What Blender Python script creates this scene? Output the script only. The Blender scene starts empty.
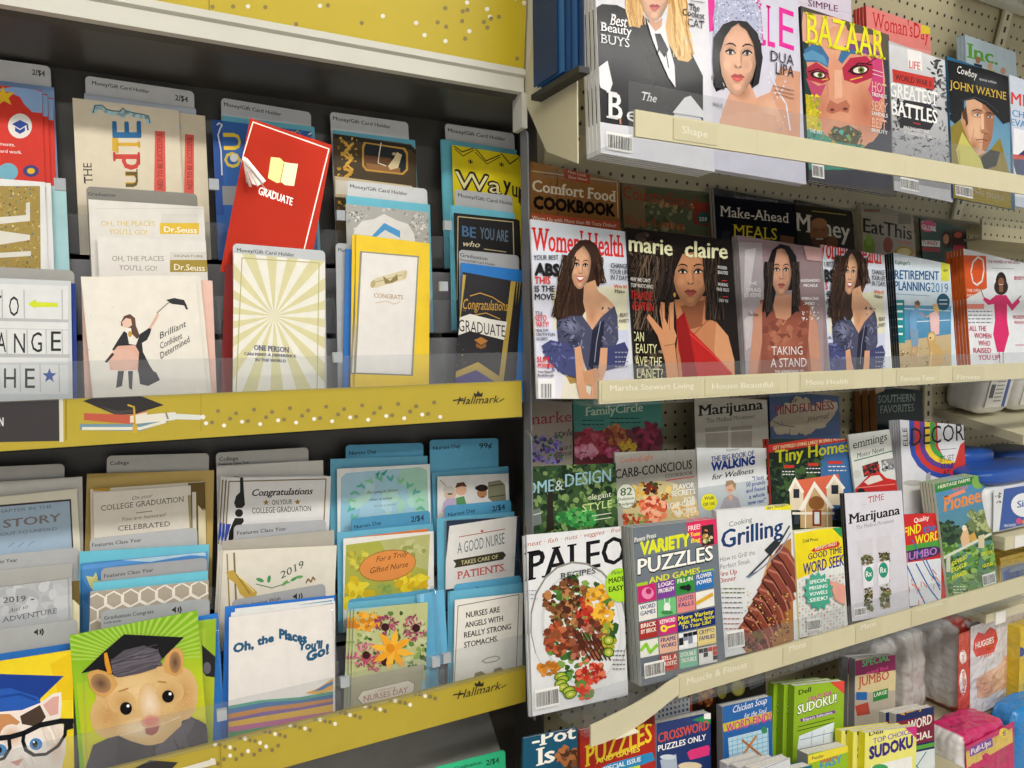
import bpy, bmesh, math, random
from mathutils import Vector, Matrix
from mathutils.geometry import tessellate_polygon
C = bpy.context.scene.collection
CZ = 1.5            # eye height of the photographer, metres
F = 738.0
def nrm(v): return v.normalized()
_X = nrm(Vector((1388, 59, -F))); _Y = Vector((-394, 34, -F)); _Y = nrm(_Y - _X*_X.dot(_Y)); _Z = _X.cross(_Y)
M = Matrix((_X, _Y, _Z))
CAM = Vector((0, 0, CZ))
def ray(x, y): return M @ Vector((x-512, 384-y, -F))
def at(x, y, Y):
    r = ray(x, y); return r*(Y/r.y) + CAM
def atX(x, y, X):
    r = ray(x, y); return r*(X/r.x) + CAM
def hx(h, k=1.0):
    h = h.lstrip('#')
    if len(h) == 3: h = ''.join(c*2 for c in h)
    o = []
    for i in (0, 2, 4):
        c = int(h[i:i+2], 16)/255
        o.append(min(1, (c/12.92 if c <= .04045 else ((c+.055)/1.055)**2.4)*k))
    return tuple(o)+(1.0,)
def dk(h, k):
    h = h.lstrip('#')
    if len(h) == 3: h = ''.join(c*2 for c in h)
    return '#'+''.join('%02x' % max(0, min(255, int(int(h[i:i+2], 16)*k))) for i in (0, 2, 4))

# ------------------------------------------------------------------ materials
MATS = {}
def mat(name, col=None, rough=.5, metal=0, spec=.5, attr=False, bump=0, bscale=20, coat=0, noise=0, nscale=30):
    if name in MATS: return MATS[name]
    m = bpy.data.materials.new(name); m.use_nodes = True; nt = m.node_tree; N = nt.nodes; L = nt.links
    b = N['Principled BSDF']; b.inputs['Roughness'].default_value = rough; b.inputs['Metallic'].default_value = metal
    b.inputs['Specular IOR Level'].default_value = spec; b.inputs['Coat Weight'].default_value = coat; b.inputs['Coat Roughness'].default_value = .08
    tc = N.new('ShaderNodeTexCoord')
    if attr:
        a = N.new('ShaderNodeAttribute'); a.attribute_name = 'Col'; src = a.outputs['Color']
    else:
        a = N.new('ShaderNodeRGB'); a.outputs[0].default_value = hx(col); src = a.outputs[0]
    if noise:
        n = N.new('ShaderNodeTexNoise'); n.inputs['Scale'].default_value = nscale; n.inputs['Detail'].default_value = 4
        L.new(tc.outputs['Object'], n.inputs['Vector'])
        r = N.new('ShaderNodeMapRange'); r.inputs['From Min'].default_value = .3; r.inputs['From Max'].default_value = .7
        r.inputs['To Min'].default_value = 1-noise; r.inputs['To Max'].default_value = 1+noise*.4
        L.new(n.outputs['Fac'], r.inputs['Value'])
        mx = N.new('ShaderNodeVectorMath'); mx.operation = 'SCALE'
        L.new(src, mx.inputs[0]); L.new(r.outputs[0], mx.inputs['Scale']); src = mx.outputs[0]
    L.new(src, b.inputs['Base Color'])
    if bump:
        n2 = N.new('ShaderNodeTexNoise'); n2.inputs['Scale'].default_value = bscale; n2.inputs['Detail'].default_value = 2
        L.new(tc.outputs['Object'], n2.inputs['Vector'])
        bp = N.new('ShaderNodeBump'); bp.inputs['Strength'].default_value = bump; bp.inputs['Distance'].default_value = .02
        L.new(n2.outputs['Fac'], bp.inputs['Height']); L.new(bp.outputs[0], b.inputs['Normal'])
        if coat: L.new(bp.outputs[0], b.inputs['Coat Normal'])
    MATS[name] = m; return m
def clear_mat():
    m = bpy.data.materials.new('clear_acrylic'); m.use_nodes = True; nt = m.node_tree; N = nt.nodes; L = nt.links
    N.remove(N['Principled BSDF']); out = N['Material Output']
    t = N.new('ShaderNodeBsdfTransparent'); t.inputs[0].default_value = (.93, .94, .95, 1)
    g = N.new('ShaderNodeBsdfGlossy'); g.inputs['Roughness'].default_value = .12; g.inputs[0].default_value = (.9, .9, .9, 1)
    d = N.new('ShaderNodeBsdfDiffuse'); d.inputs[0].default_value = (.6, .62, .64, 1)
    a = N.new('ShaderNodeMixShader'); a.inputs[0].default_value = .5; L.new(g.outputs[0], a.inputs[1]); L.new(d.outputs[0], a.inputs[2])
    n = N.new('ShaderNodeTexNoise'); n.inputs['Scale'].default_value = 6; tc = N.new('ShaderNodeTexCoord'); L.new(tc.outputs['Object'], n.inputs['Vector'])
    r = N.new('ShaderNodeMapRange'); r.inputs['To Min'].default_value = .03; r.inputs['To Max'].default_value = .11; L.new(n.outputs['Fac'], r.inputs['Value'])
    x = N.new('ShaderNodeMixShader'); L.new(r.outputs[0], x.inputs[0]); L.new(t.outputs[0], x.inputs[1]); L.new(a.outputs[0], x.inputs[2])
    L.new(x.outputs[0], out.inputs['Surface']); return m
CLEAR = clear_mat()
PAPER = mat('printed_card_stock', attr=True, rough=.55, spec=.3, noise=.05, nscale=60)
GLOSS = mat('glossy_magazine_cover', attr=True, rough=.25, spec=.14, bump=.1, bscale=5, coat=.03, noise=.06, nscale=45)
FOIL = mat('red_foil_card', attr=True, rough=.3, metal=.75, bump=.5, bscale=4)
PAGES = mat('page_edges', '#d9d6cf', rough=.8, noise=.2, nscale=300)
SIGN = mat('printed_plastic_sign', attr=True, rough=.35, spec=.4, noise=.03)
BEIGE = mat('beige_painted_metal', '#cdc6a8', rough=.45, noise=.06, nscale=12)
BEIGE_D = mat('beige_shelf_metal', '#b9b294', rough=.5, noise=.1, nscale=12)
WHITE = mat('white_painted_metal', '#cfcec4', rough=.4, noise=.05, nscale=8)
DARK = mat('charcoal_back_panel', '#4a4743', rough=.38, noise=.2, nscale=5, bump=.1, bscale=4)
BLACK = mat('black_rack_plastic', '#1f1f1e', rough=.5, noise=.2, nscale=9)
GREY = mat('grey_rack_plastic', '#76767a', rough=.4, noise=.12, nscale=9)
BAG = mat('plastic_bag_film', attr=True, rough=.25, spec=.5, bump=.6, bscale=28, coat=.3)
TUB = mat('moulded_plastic', attr=True, rough=.3, spec=.5, noise=.04)
def peg_mat():
    m = bpy.data.materials.new('perforated_pegboard'); m.use_nodes = True; nt = m.node_tree; N = nt.nodes; L = nt.links
    b = N['Principled BSDF']; b.inputs['Roughness'].default_value = .5
    tc = N.new('ShaderNodeTexCoord'); s = N.new('ShaderNodeVectorMath'); s.operation = 'SCALE'; s.inputs['Scale'].default_value = 1/.0254
    L.new(tc.outputs['Object'], s.inputs[0]); f = N.new('ShaderNodeVectorMath'); f.operation = 'FRACTION'; L.new(s.outputs[0], f.inputs[0])
    sb = N.new('ShaderNodeVectorMath'); sb.operation = 'SUBTRACT'; sb.inputs[1].default_value = (.5, .5, .5); L.new(f.outputs[0], sb.inputs[0])
    mu = N.new('ShaderNodeVectorMath'); mu.operation = 'MULTIPLY'; mu.inputs[1].default_value = (1, 0, 1); L.new(sb.outputs[0], mu.inputs[0])
    ln = N.new('ShaderNodeVectorMath'); ln.operation = 'LENGTH'; L.new(mu.outputs[0], ln.inputs[0])
    c = N.new('ShaderNodeMath'); c.operation = 'LESS_THAN'; c.inputs[1].default_value = .13; L.new(ln.outputs['Value'], c.inputs[0])
    mx = N.new('ShaderNodeMix'); mx.data_type = 'RGBA'; mx.inputs[6].default_value = hx('#b3ab8b'); mx.inputs[7].default_value = hx('#14120e')
    L.new(c.outputs[0], mx.inputs[0]); L.new(mx.outputs[2], b.inputs['Base Color']); return m
PEG = peg_mat()

# ------------------------------------------------------------------ mesh helpers
def tag(o, label=None, cat=None, group=None, kind=None):
    if label: o['label'] = label
    if cat: o['category'] = cat
    if group: o['group'] = group
    if kind: o['kind'] = kind
    return o
def empty(name, loc, label=None, cat=None, group=None):
    o = bpy.data.objects.new(name, None); o.empty_display_size = .05; C.objects.link(o); o.location = loc
    return tag(o, label, cat, group)
def link(name, verts, faces, m, parent=None, cols=None, mw=None, smooth=False):
    me = bpy.data.meshes.new(name); me.from_pydata([tuple(v) for v in verts], [], faces)
    for k in (m if isinstance(m, list) else [m]): me.materials.append(k)
    if cols is not None:
        ca = me.color_attributes.new('Col', 'FLOAT_COLOR', 'POINT')
        for i, c in enumerate(cols): ca.data[i].color = c
    if smooth:
        for p in me.polygons: p.use_smooth = True
    me.update()
    o = bpy.data.objects.new(name, me); C.objects.link(o)
    if mw is not None: o.matrix_world = mw
    if parent is not None:
        o.parent = parent; o.matrix_parent_inverse = Matrix.Identity(4)
        pm = pmat(parent)
        o.matrix_local = pm.inverted() @ (mw if mw is not None else Matrix.Identity(4))
    return o
def pmat(p):
    m = p.matrix_basis.copy()
    if p.parent: m = pmat(p.parent) @ m
    return m
def boxvf(x0, x1, y0, y1, z0, z1):
    v = [(x, y, z) for z in (z0, z1) for y in (y0, y1) for x in (x0, x1)]
    f = [(0, 2, 3, 1), (4, 5, 7, 6), (0, 1, 5, 4), (2, 6, 7, 3), (0, 4, 6, 2), (1, 3, 7, 5)]
    return v, f
def box(name, x0, x1, y0, y1, z0, z1, m, parent=None, col=None):
    v, f = boxvf(x0, x1, y0, y1, z0, z1)
    return link(name, v, f, m, parent, [hx(col)]*8 if col else None)
def multi(name, boxes, m, parent=None, col=None):
    V = []; Fc = []
    for b in boxes:
        v, f = boxvf(*b); n = len(V); V += v; Fc += [tuple(i+n for i in q) for q in f]
    return link(name, V, Fc, m, parent, [hx(col)]*len(V) if col else None)
def prism(name, pts, axis, a, b, m, parent=None, col=None):
    """polygon pts (two coordinates) extruded along axis from a to b"""
    n = len(pts)
    def mk(p, d):
        if axis == 'x': return (d, p[0], p[1])
        if axis == 'y': return (p[0], d, p[1])
        return (p[0], p[1], d)
    V = [mk(p, a) for p in pts]+[mk(p, b) for p in pts]
    Fc = [tuple(range(n))[::-1], tuple(range(n, 2*n))]+[(i, (i+1) % n, n+(i+1) % n, n+i) for i in range(n)]
    return link(name, V, Fc, m, parent, [hx(col)]*len(V) if col else None)

# ------------------------------------------------------------------ lettering
_TC = {}
def tmesh(s, st):
    k = (s, st)
    if k in _TC: return _TC[k]
    cu = bpy.data.curves.new('t', 'FONT'); cu.body = s; cu.resolution_u = 2; cu.fill_mode = 'FRONT'
    if 'i' in st: cu.shear = .3
    o = bpy.data.objects.new('t', cu); C.objects.link(o)
    dg = bpy.context.evaluated_depsgraph_get(); e = o.evaluated_get(dg); me = e.to_mesh()
    V = [(v.co.x, v.co.y) for v in me.vertices]; Fc = [tuple(p.vertices) for p in me.polygons]
    e.to_mesh_clear(); bpy.data.objects.remove(o); bpy.data.curves.remove(cu)
    H = .729
    if 's' in st and V:      # slab serifs at every stem end on the baseline, x-height and cap line
        cnt = {}
        for p in Fc:
            for i in range(len(p)):
                e_ = tuple(sorted((p[i], p[(i+1) % len(p)]))); cnt[e_] = cnt.get(e_, 0)+1
        sh = .3 if 'i' in st else 0
        add = []
        for (a, b), c in cnt.items():
            if c != 1: continue
            A, B = V[a], V[b]
            if abs(A[1]-B[1]) > .004: continue
            w = abs(A[0]-B[0]); y = A[1]
            if not (.05 < w < .24): continue
            lo = abs(y) < .06; hi = abs(y-.729) < .07 or abs(y-.547) < .06 or abs(y-.76) < .05
            if lo or hi:
                x0, x1 = min(A[0], B[0])-.07, max(A[0], B[0])+.07
                y0, y1 = (y, y+.045) if lo else (y-.045, y)
                add.append((x0, y0, x1, y1))
        for x0, y0, x1, y1 in add:
            n = len(V); V += [(x0, y0), (x1, y0), (x1, y1), (x0, y1)]; Fc.append((n, n+1, n+2, n+3))
    off = []      # heavier weights are built from shifted prints of the same letter
    if 'b' in st: off = [(-.018, 0), (.018, 0)]
    if 'h' in st: off = [(-.026, 0), (0, .012), (.026, 0), (0, -.012)]
    if 'o' in st: off = [(.055*math.cos(i*math.tau/8), .06*math.sin(i*math.tau/8)) for i in range(8)]
    if off:
        V0, F0 = V, Fc; V = []; Fc = []
        LY = []
        for k_, (dx_, dy_) in enumerate(off):
            n = len(V); V += [(x+dx_, y+dy_) for x, y in V0]; LY += [k_]*len(V0); Fc += [tuple(i+n for i in f) for f in F0]
    x0 = min(v[0] for v in V) if V else 0; x1 = max(v[0] for v in V) if V else 1
    if not off: LY = [0]*len(V)
    V = [((x-x0)/max(1e-6, x1-x0), y/H, k_*1.2e-5) for (x, y), k_ in zip(V, LY)]
    _TC[k] = (V, Fc); return _TC[k]

def clip(poly, w, h):
    """poly: list of (x,z,col); rectangle x in [-w/2,w/2], z in [0,h]"""
    def cut(P, f, inter):
        out = []
        for i in range(len(P)):
            a, b = P[i-1], P[i]; fa, fb = f(a), f(b)
            if fb >= 0:
                if fa < 0: out.append(inter(a, b, fa/(fa-fb)))
                out.append(b)
            elif fa >= 0: out.append(inter(a, b, fa/(fa-fb)))
        return out
    def it(a, b, t): return (a[0]+(b[0]-a[0])*t, a[1]+(b[1]-a[1])*t, tuple(a[2][k]+(b[2][k]-a[2][k])*t for k in range(4)))
    for f in (lambda p: p[0]+w/2, lambda p: w/2-p[0], lambda p: p[1], lambda p: h-p[1]):
        if not poly: return []
        poly = cut(poly, f, it)
    return poly

class Sheet:
    """a real flat print standing in the scene; q = its corners TL TR BR BL read off the photograph, laid on a plane through depth Y"""
    def __init__(s, q, Y, lean=5, zb=None, maxh=None):
        tl = math.tan(math.radians(lean)); s.tl = tl
        pb = ray(q[6], q[7])*(Y/ray(q[6], q[7]).y)
        s.z0 = (zb-CZ) if zb is not None else pb.z
        s.Y = Y; s.ex = Vector((1, 0, 0)); s.ez = Vector((0, tl, 1)).normalized(); s.ey = s.ez.cross(s.ex)
        P = [s.loc(q[i], q[i+1]) for i in (0, 2, 4, 6)]
        e1 = math.atan2(P[1][1]-P[0][1], P[1][0]-P[0][0]); e2 = math.atan2(P[2][1]-P[3][1], P[2][0]-P[3][0])
        f1 = math.atan2(-(P[0][0]-P[3][0]), P[0][1]-P[3][1]); f2 = math.atan2(-(P[1][0]-P[2][0]), P[1][1]-P[2][1])
        s.rot = (e1+e2+f1+f2)/4 if abs(e2-e1) < .15 else (e1+f1)/2
        s.w = (math.dist(P[0], P[1])+math.dist(P[2], P[3]))/2
        top = ((P[0][0]+P[1][0])/2, (P[0][1]+P[1][1])/2)
        s.h = (math.dist(P[0], P[3])+math.dist(P[1], P[2]))/2
        c, n = math.cos(s.rot), math.sin(s.rot)
        if zb is not None:
            s.h = (top[1]-abs(n)*s.w/2)/c
            if maxh: s.h = min(s.h, maxh)
        s.org = (top[0]+n*s.h, top[1]-c*s.h)
        base = Vector((0, Y, s.z0)) + s.ex*s.org[0] + s.ez*s.org[1] + CAM
        R = Matrix((s.ex, s.ey, s.ez)).transposed().to_4x4() @ Matrix.Rotation(-s.rot, 4, 'Y')
        s.mw = Matrix.Translation(base) @ R
        s.c, s.n = c, n; s.V = []; s.F = []; s.K = []; s.L = 0
    def loc(s, x, y):
        r = ray(x, y); t = (s.Y-s.tl*s.z0)/(r.y-s.tl*r.z); p = r*t
        d = p-Vector((0, s.Y, s.z0)); return (d.dot(s.ex), d.dot(s.ez))
    def P(s, x, y):
        a = s.loc(x, y); dx, dz = a[0]-s.org[0], a[1]-s.org[1]
        return (dx*s.c+dz*s.n, -dx*s.n+dz*s.c)
    def U(s, u, v): return ((u-.5)*s.w, (1-v)*s.h)
    def put(s, pts, cols, lift=None):
        pl = clip([(p[0], p[1], c) for p, c in zip(pts, cols)], s.w, s.h)
        if len(pl) < 3: return
        n = len(s.V); y = -(s.L+ (lift or 0))
        for p in pl: s.V.append((p[0], y, p[1])); s.K.append(p[2])
        s.F.append(tuple(range(n, n+len(pl))))
    def poly(s, pts, col, col2=None):
        if isinstance(col, str): col = hx(col)
        s.L += 1.6e-5
        if col2:
            c2 = hx(col2); zs = [p[1] for p in pts]; a, b = max(zs), min(zs)
            cols = [tuple(col[k]+(c2[k]-col[k])*((a-p[1])/max(1e-9, a-b)) for k in range(4)) for p in pts]
        else: cols = [col]*len(pts)
        # concave shapes are triangulated before clipping
        if len(pts) > 4:
            for t in tessellate_polygon([[Vector((p[0], p[1], 0)) for p in pts]]): s.put([pts[i] for i in t], [cols[i] for i in t])
        else: s.put(pts, cols)
    def text(s, O, A, Up, txt, col, st):
        if isinstance(col, str): col = hx(col)
        V, Fc = tmesh(txt, st); s.L += 1.6e-5; n = len(s.V); w2 = s.w/2+1e-4
        Q = [(O[0]+(A[0]-O[0])*x+(Up[0]-O[0])*y, O[1]+(A[1]-O[1])*x+(Up[1]-O[1])*y, k_) for x, y, k_ in V]
        inside = all(-w2 <= p[0] <= w2 and -1e-4 <= p[1] <= s.h+1e-4 for p in Q)
        if inside:
            for p in Q: s.V.append((p[0], -s.L-p[2], p[1])); s.K.append(col)
            for f in Fc: s.F.append(tuple(i+n for i in f))
        else:
            for f in Fc: s.put([Q[i] for i in f], [col]*len(f), Q[f[0]][2])
        s.L += max((p[2] for p in Q), default=0)
    def art(s, A):
        for e in A:
            if isinstance(e, list): s.art(e); continue
            k = e[0]; T = s.U if k.isupper() else s.P; k = k.lower()
            if k == 'p':
                pts = [T(e[1][i], e[1][i+1]) for i in range(0, len(e[1]), 2)]
                s.poly(pts, e[2], e[3] if len(e) > 3 else None)
            elif k == 'g':   # soft round patch: centre colour fading to the rim colour
                cx, cy, rx, ry, c1, c2 = e[1:7]; rot = math.radians(e[7]) if len(e) > 7 else 0; N = 16; s.L += 1.6e-5
                pts = []
                for i in range(N):
                    a = i*math.tau/N; ux, uy = rx*math.cos(a), ry*math.sin(a)
                    pts.append(T(cx+ux*math.cos(rot)-uy*math.sin(rot), cy+ux*math.sin(rot)+uy*math.cos(rot)))
                c1, c2 = hx(c1), hx(c2); mid = T(cx, cy)
                for i in range(N): s.put([mid, pts[i], pts[(i+1) % N]], [c1, c2, c2])
            elif k == 'q':   # four-or-more sided patch with a colour for each corner
                s.L += 1.6e-5; s.put([T(e[1][i], e[1][i+1]) for i in range(0, len(e[1]), 2)], [hx(c) for c in e[2]])
            elif k == 's':   # hair strands between two points: x0,y0,x1,y1,n,spread,cols,seed,wave
                x0, y0, x1, y1, n, sp, cols, seed, wv = e[1:10]; R = random.Random(seed); s.L += 1.6e-5
                d = math.hypot(x1-x0, y1-y0); nx, ny = -(y1-y0)/d, (x1-x0)/d
                for i in range(n):
                    o1 = R.uniform(-sp, sp); o2 = o1*R.uniform(.7, 1.5); ph = R.uniform(0, 6); tw = R.uniform(.25, .6); col = hx(R.choice(cols)); prev = None; s.L += 1e-6
                    for k_ in range(9):
                        t = k_/8; oo_ = o1+(o2-o1)*t+wv*math.sin(t*7+ph); px_, py_ = x0+(x1-x0)*t+nx*oo_, y0+(y1-y0)*t+ny*oo_
                        cur = (T(px_-nx*tw, py_-ny*tw), T(px_+nx*tw, py_+ny*tw))
                        if prev: s.put([prev[0], prev[1], cur[1], cur[0]], [col]*4)
                        prev = cur
            elif k == 'r':
                x0, y0, x1, y1 = e[1:5]; pts = [T(x0, y0), T(x1, y0), T(x1, y1), T(x0, y1)]
                s.poly(pts, e[5], e[6] if len(e) > 6 else None)
            elif k == 'e':
                cx, cy, rx, ry, col = e[1:6]; rot = math.radians(e[6]) if len(e) > 6 else 0; N = 20
                pts = []
                for i in range(N):
                    a = i*math.tau/N; ux, uy = rx*math.cos(a), ry*math.sin(a)
                    pts.append(T(cx+ux*math.cos(rot)-uy*math.sin(rot), cy+ux*math.sin(rot)+uy*math.cos(rot)))
                s.poly(pts, col)
            elif k == 'l':
                pts = [T(e[1][i], e[1][i+1]) for i in range(0, len(e[1]), 2)]
                q = s.P(512, 400); q2 = s.P(513, 400); w = e[2]*abs(q2[0]-q[0])/2 if e[0] == 'l' else e[2]*s.w/2
                s.L += 1.6e-5; col = hx(e[3])
                for a, b in zip(pts, pts[1:]):
                    d = math.dist(a, b)
                    if d < 1e-7: continue
                    nx, nz = -(b[1]-a[1])/d*w, (b[0]-a[0])/d*w; ex, ez = (b[0]-a[0])/d*w*.4, (b[1]-a[1])/d*w*.4
                    s.put([(a[0]+nx-ex, a[1]+nz-ez), (b[0]+nx+ex, b[1]+nz+ez), (b[0]-nx+ex, b[1]-nz+ez), (a[0]-nx-ex, a[1]-nz-ez)], [col]*4)
            elif k == 't':
                # 't', text, x0,y0, x1,y1, height, colour, style [, up vector]
                txt, x0, y0, x1, y1, h, col = e[1:8]; st = e[8] if len(e) > 8 else 'n'
                ux, uy = (e[9], e[10]) if len(e) > 10 else (0, -1)
                s.text(T(x0, y0), T(x1, y1), T(x0+ux*h, y0+uy*h), txt, col, st)
            elif k == 'b':   # scattered blobs in a box: x0,y0,x1,y1,n,r0,r1,cols,seed[,squash]
                x0, y0, x1, y1, n, r0, r1, cols, seed = e[1:10]; sq = e[10] if len(e) > 10 else 1
                s.blobs(T, lambda R: (R.uniform(x0, x1), R.uniform(y0, y1)), n, r0, r1, cols, seed, sq)
            elif k == 'c':   # scattered blobs in an ellipse
                cx, cy, rx, ry, n, r0, r1, cols, seed = e[1:10]; sq = e[10] if len(e) > 10 else 1
                def g(R, cx=cx, cy=cy, rx=rx, ry=ry):
                    a = R.uniform(0, math.tau); d = math.sqrt(R.random()); return (cx+rx*d*math.cos(a), cy+ry*d*math.sin(a))
                s.blobs(T, g, n, r0, r1, cols, seed, sq)
    def blobs(s, T, g, n, r0, r1, cols, seed, sq):
        R = random.Random(seed); s.L += 1.6e-5; st = 1.5e-4/max(n, 60)
        for i in range(n):
            x, y = g(R); r = R.uniform(r0, r1); q = R.uniform(.5, 1)*sq; ro = R.uniform(0, 3.14); pts = []
            for k in range(8):
                a = k*math.tau/8; rr = r*R.uniform(.75, 1.2); ux, uy = rr*math.cos(a), rr*q*math.sin(a)
                pts.append(T(x+ux*math.cos(ro)-uy*math.sin(ro), y+ux*math.sin(ro)+uy*math.cos(ro)))
            s.L += st; s.put(pts, [hx(R.choice(cols))]*8)
    def bar(s, u0, v0, u1, v1, seed=1):
        R = random.Random(seed); s.poly([s.U(u0, v0), s.U(u1, v0), s.U(u1, v1), s.U(u0, v1)], '#f2f1ee'); x = u0+.01; s.L += 1.6e-5
        a, b = v0+(v1-v0)*.15, v1-(v1-v0)*.12
        while x < u1-.012:
            w = R.choice((.003, .005, .008)); s.put([s.U(x, a), s.U(x+w, a), s.U(x+w, b), s.U(x, b)], [hx('#1b1b1b')]*4); x += w+R.choice((.003, .005))
    def build(s, name, base, m, th, side='#e4e2dc', spine=None, parent=None, inset=0, corner=0, pages=None):
        w, h = s.w, s.h
        if corner:   # tab divider with rounded top corners
            r = corner; pts = [(-w/2, 0), (w/2, 0)]
            for i in range(6): a = i*math.pi/10; pts.append((w/2-r+r*math.cos(a), h-r+r*math.sin(a)))
            for i in range(6): a = math.pi/2+i*math.pi/10; pts.append((-w/2+r+r*math.cos(a), h-r+r*math.sin(a)))
            n = len(pts); V = [(p[0], 0, p[1]) for p in pts]+[(p[0], th, p[1]) for p in pts]
            Fc = [tuple(range(n)), tuple(range(n, 2*n))[::-1]]+[(i, n+i, n+(i+1) % n, (i+1) % n) for i in range(n)]
            K = [hx(base)]*n+[hx(side)]*n
        else:
            V = [(x, y, z) for z in (0, h) for y in (0, th) for x in (-w/2, w/2)]
            Fc = [(0, 2, 3, 1), (4, 5, 7, 6), (0, 1, 5, 4), (2, 6, 7, 3), (0, 4, 6, 2), (1, 3, 7, 5)]
            V2 = []; F2 = []; K = []
            for i, f in enumerate(Fc):
                n = len(V2); V2 += [V[j] for j in f]; F2.append((n, n+1, n+2, n+3))
                c = base if i == 2 else (spine if (i == 4 and spine) else (dk(base, .92) if i == 3 else side)); K += [hx(c)]*4
            V, Fc = V2, F2
        n = len(V)
        V = V+s.V; K = K+s.K; Fc = Fc+[tuple(i+n for i in f) for f in s.F]
        return link(name, V, Fc, m, parent, K, s.mw)

def copy_tree(o, parent=None):
    c = o.copy(); C.objects.link(c)
    if parent is not None: c.parent = parent
    for ch in [x for x in bpy.data.objects if x.parent == o]: copy_tree(ch, c)
    return c
def card(label, q, Y, base, A=(), name='greeting_card', cat='greeting card', n=0, dx=0, dz=0, th=.0015, m=None, lean=5, zb=None, short=None, side='#e6e3da', spine=None, maxh=None, group=None, bar=None, gap=.0012, corner=0, cgroup=None):
    s = Sheet(q, Y, lean, zb, maxh); s.art(list(A))
    if bar: s.bar(*bar)
    o = s.build(name, base, m or PAPER, th, side, spine, corner=corner)
    grp = group or (('copies of the '+short) if (n and short) else None)
    tag(o, label, cat, grp)
    for i in range(n):
        c = copy_tree(o); k = i+1
        off = s.ex*(dx*k)+s.ey*((th+gap)*k)+s.ez*(dz*k)
        c.matrix_world = Matrix.Translation(off) @ s.mw
        tag(c, 'further copy of the '+short+', tucked behind the front one', cat, grp)
    return s, o
def mag(label, q, Y, base, A=(), th=.005, n=0, dx=-.002, dz=0, lean=8, zb=None, short=None, spine=None, name='magazine', cat='magazine', bar=None, group=None, m=None, maxh=None, topc='#d8d5cd'):
    """cover and spine are the root mesh; the pages are a block inside it"""
    s = Sheet(q, Y, lean, zb, maxh); s.art(list(A))
    if bar: s.bar(*bar)
    w, h = s.w, s.h; sp = spine or dk(base, .9)
    o = empty(name, (0, 0, 0)); o.matrix_world = s.mw; o.empty_display_size = .02
    o.matrix_basis = s.mw
    s.build('front_cover', base, m or GLOSS, .0007, dk(base, .85), sp, parent=o)
    V = []; Fc = []
    for (x0, x1, y0, y1) in ((-w/2-.0006, -w/2, 0, th), (-w/2, w/2, th-.0007, th)):
        v, f = boxvf(x0, x1, y0, y1, 0, h); k = len(V); V += v; Fc += [tuple(i+k for i in q_) for q_ in f]
    link('spine_and_back_cover', V, Fc, m or GLOSS, o, [hx(sp)]*len(V), s.mw)
    v, f = boxvf(-w/2+.0002, w/2-.0015, .0008, th-.0008, .001, h-.0012)
    link('page_block', v, f, PAGES, o, None, s.mw)
    grp = group or (('copies of the '+short) if (n and short) else None)
    tag(o, label, cat, grp)
    for i in range(n):
        c = copy_tree(o); k = i+1
        c.matrix_world = Matrix.Translation(s.ex*(dx*k)+s.ey*((th+.001)*k)+s.ez*(dz*k)) @ s.mw
        tag(c, 'further copy of the '+short+', stacked behind the front one', cat, grp)
    return s, o
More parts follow.
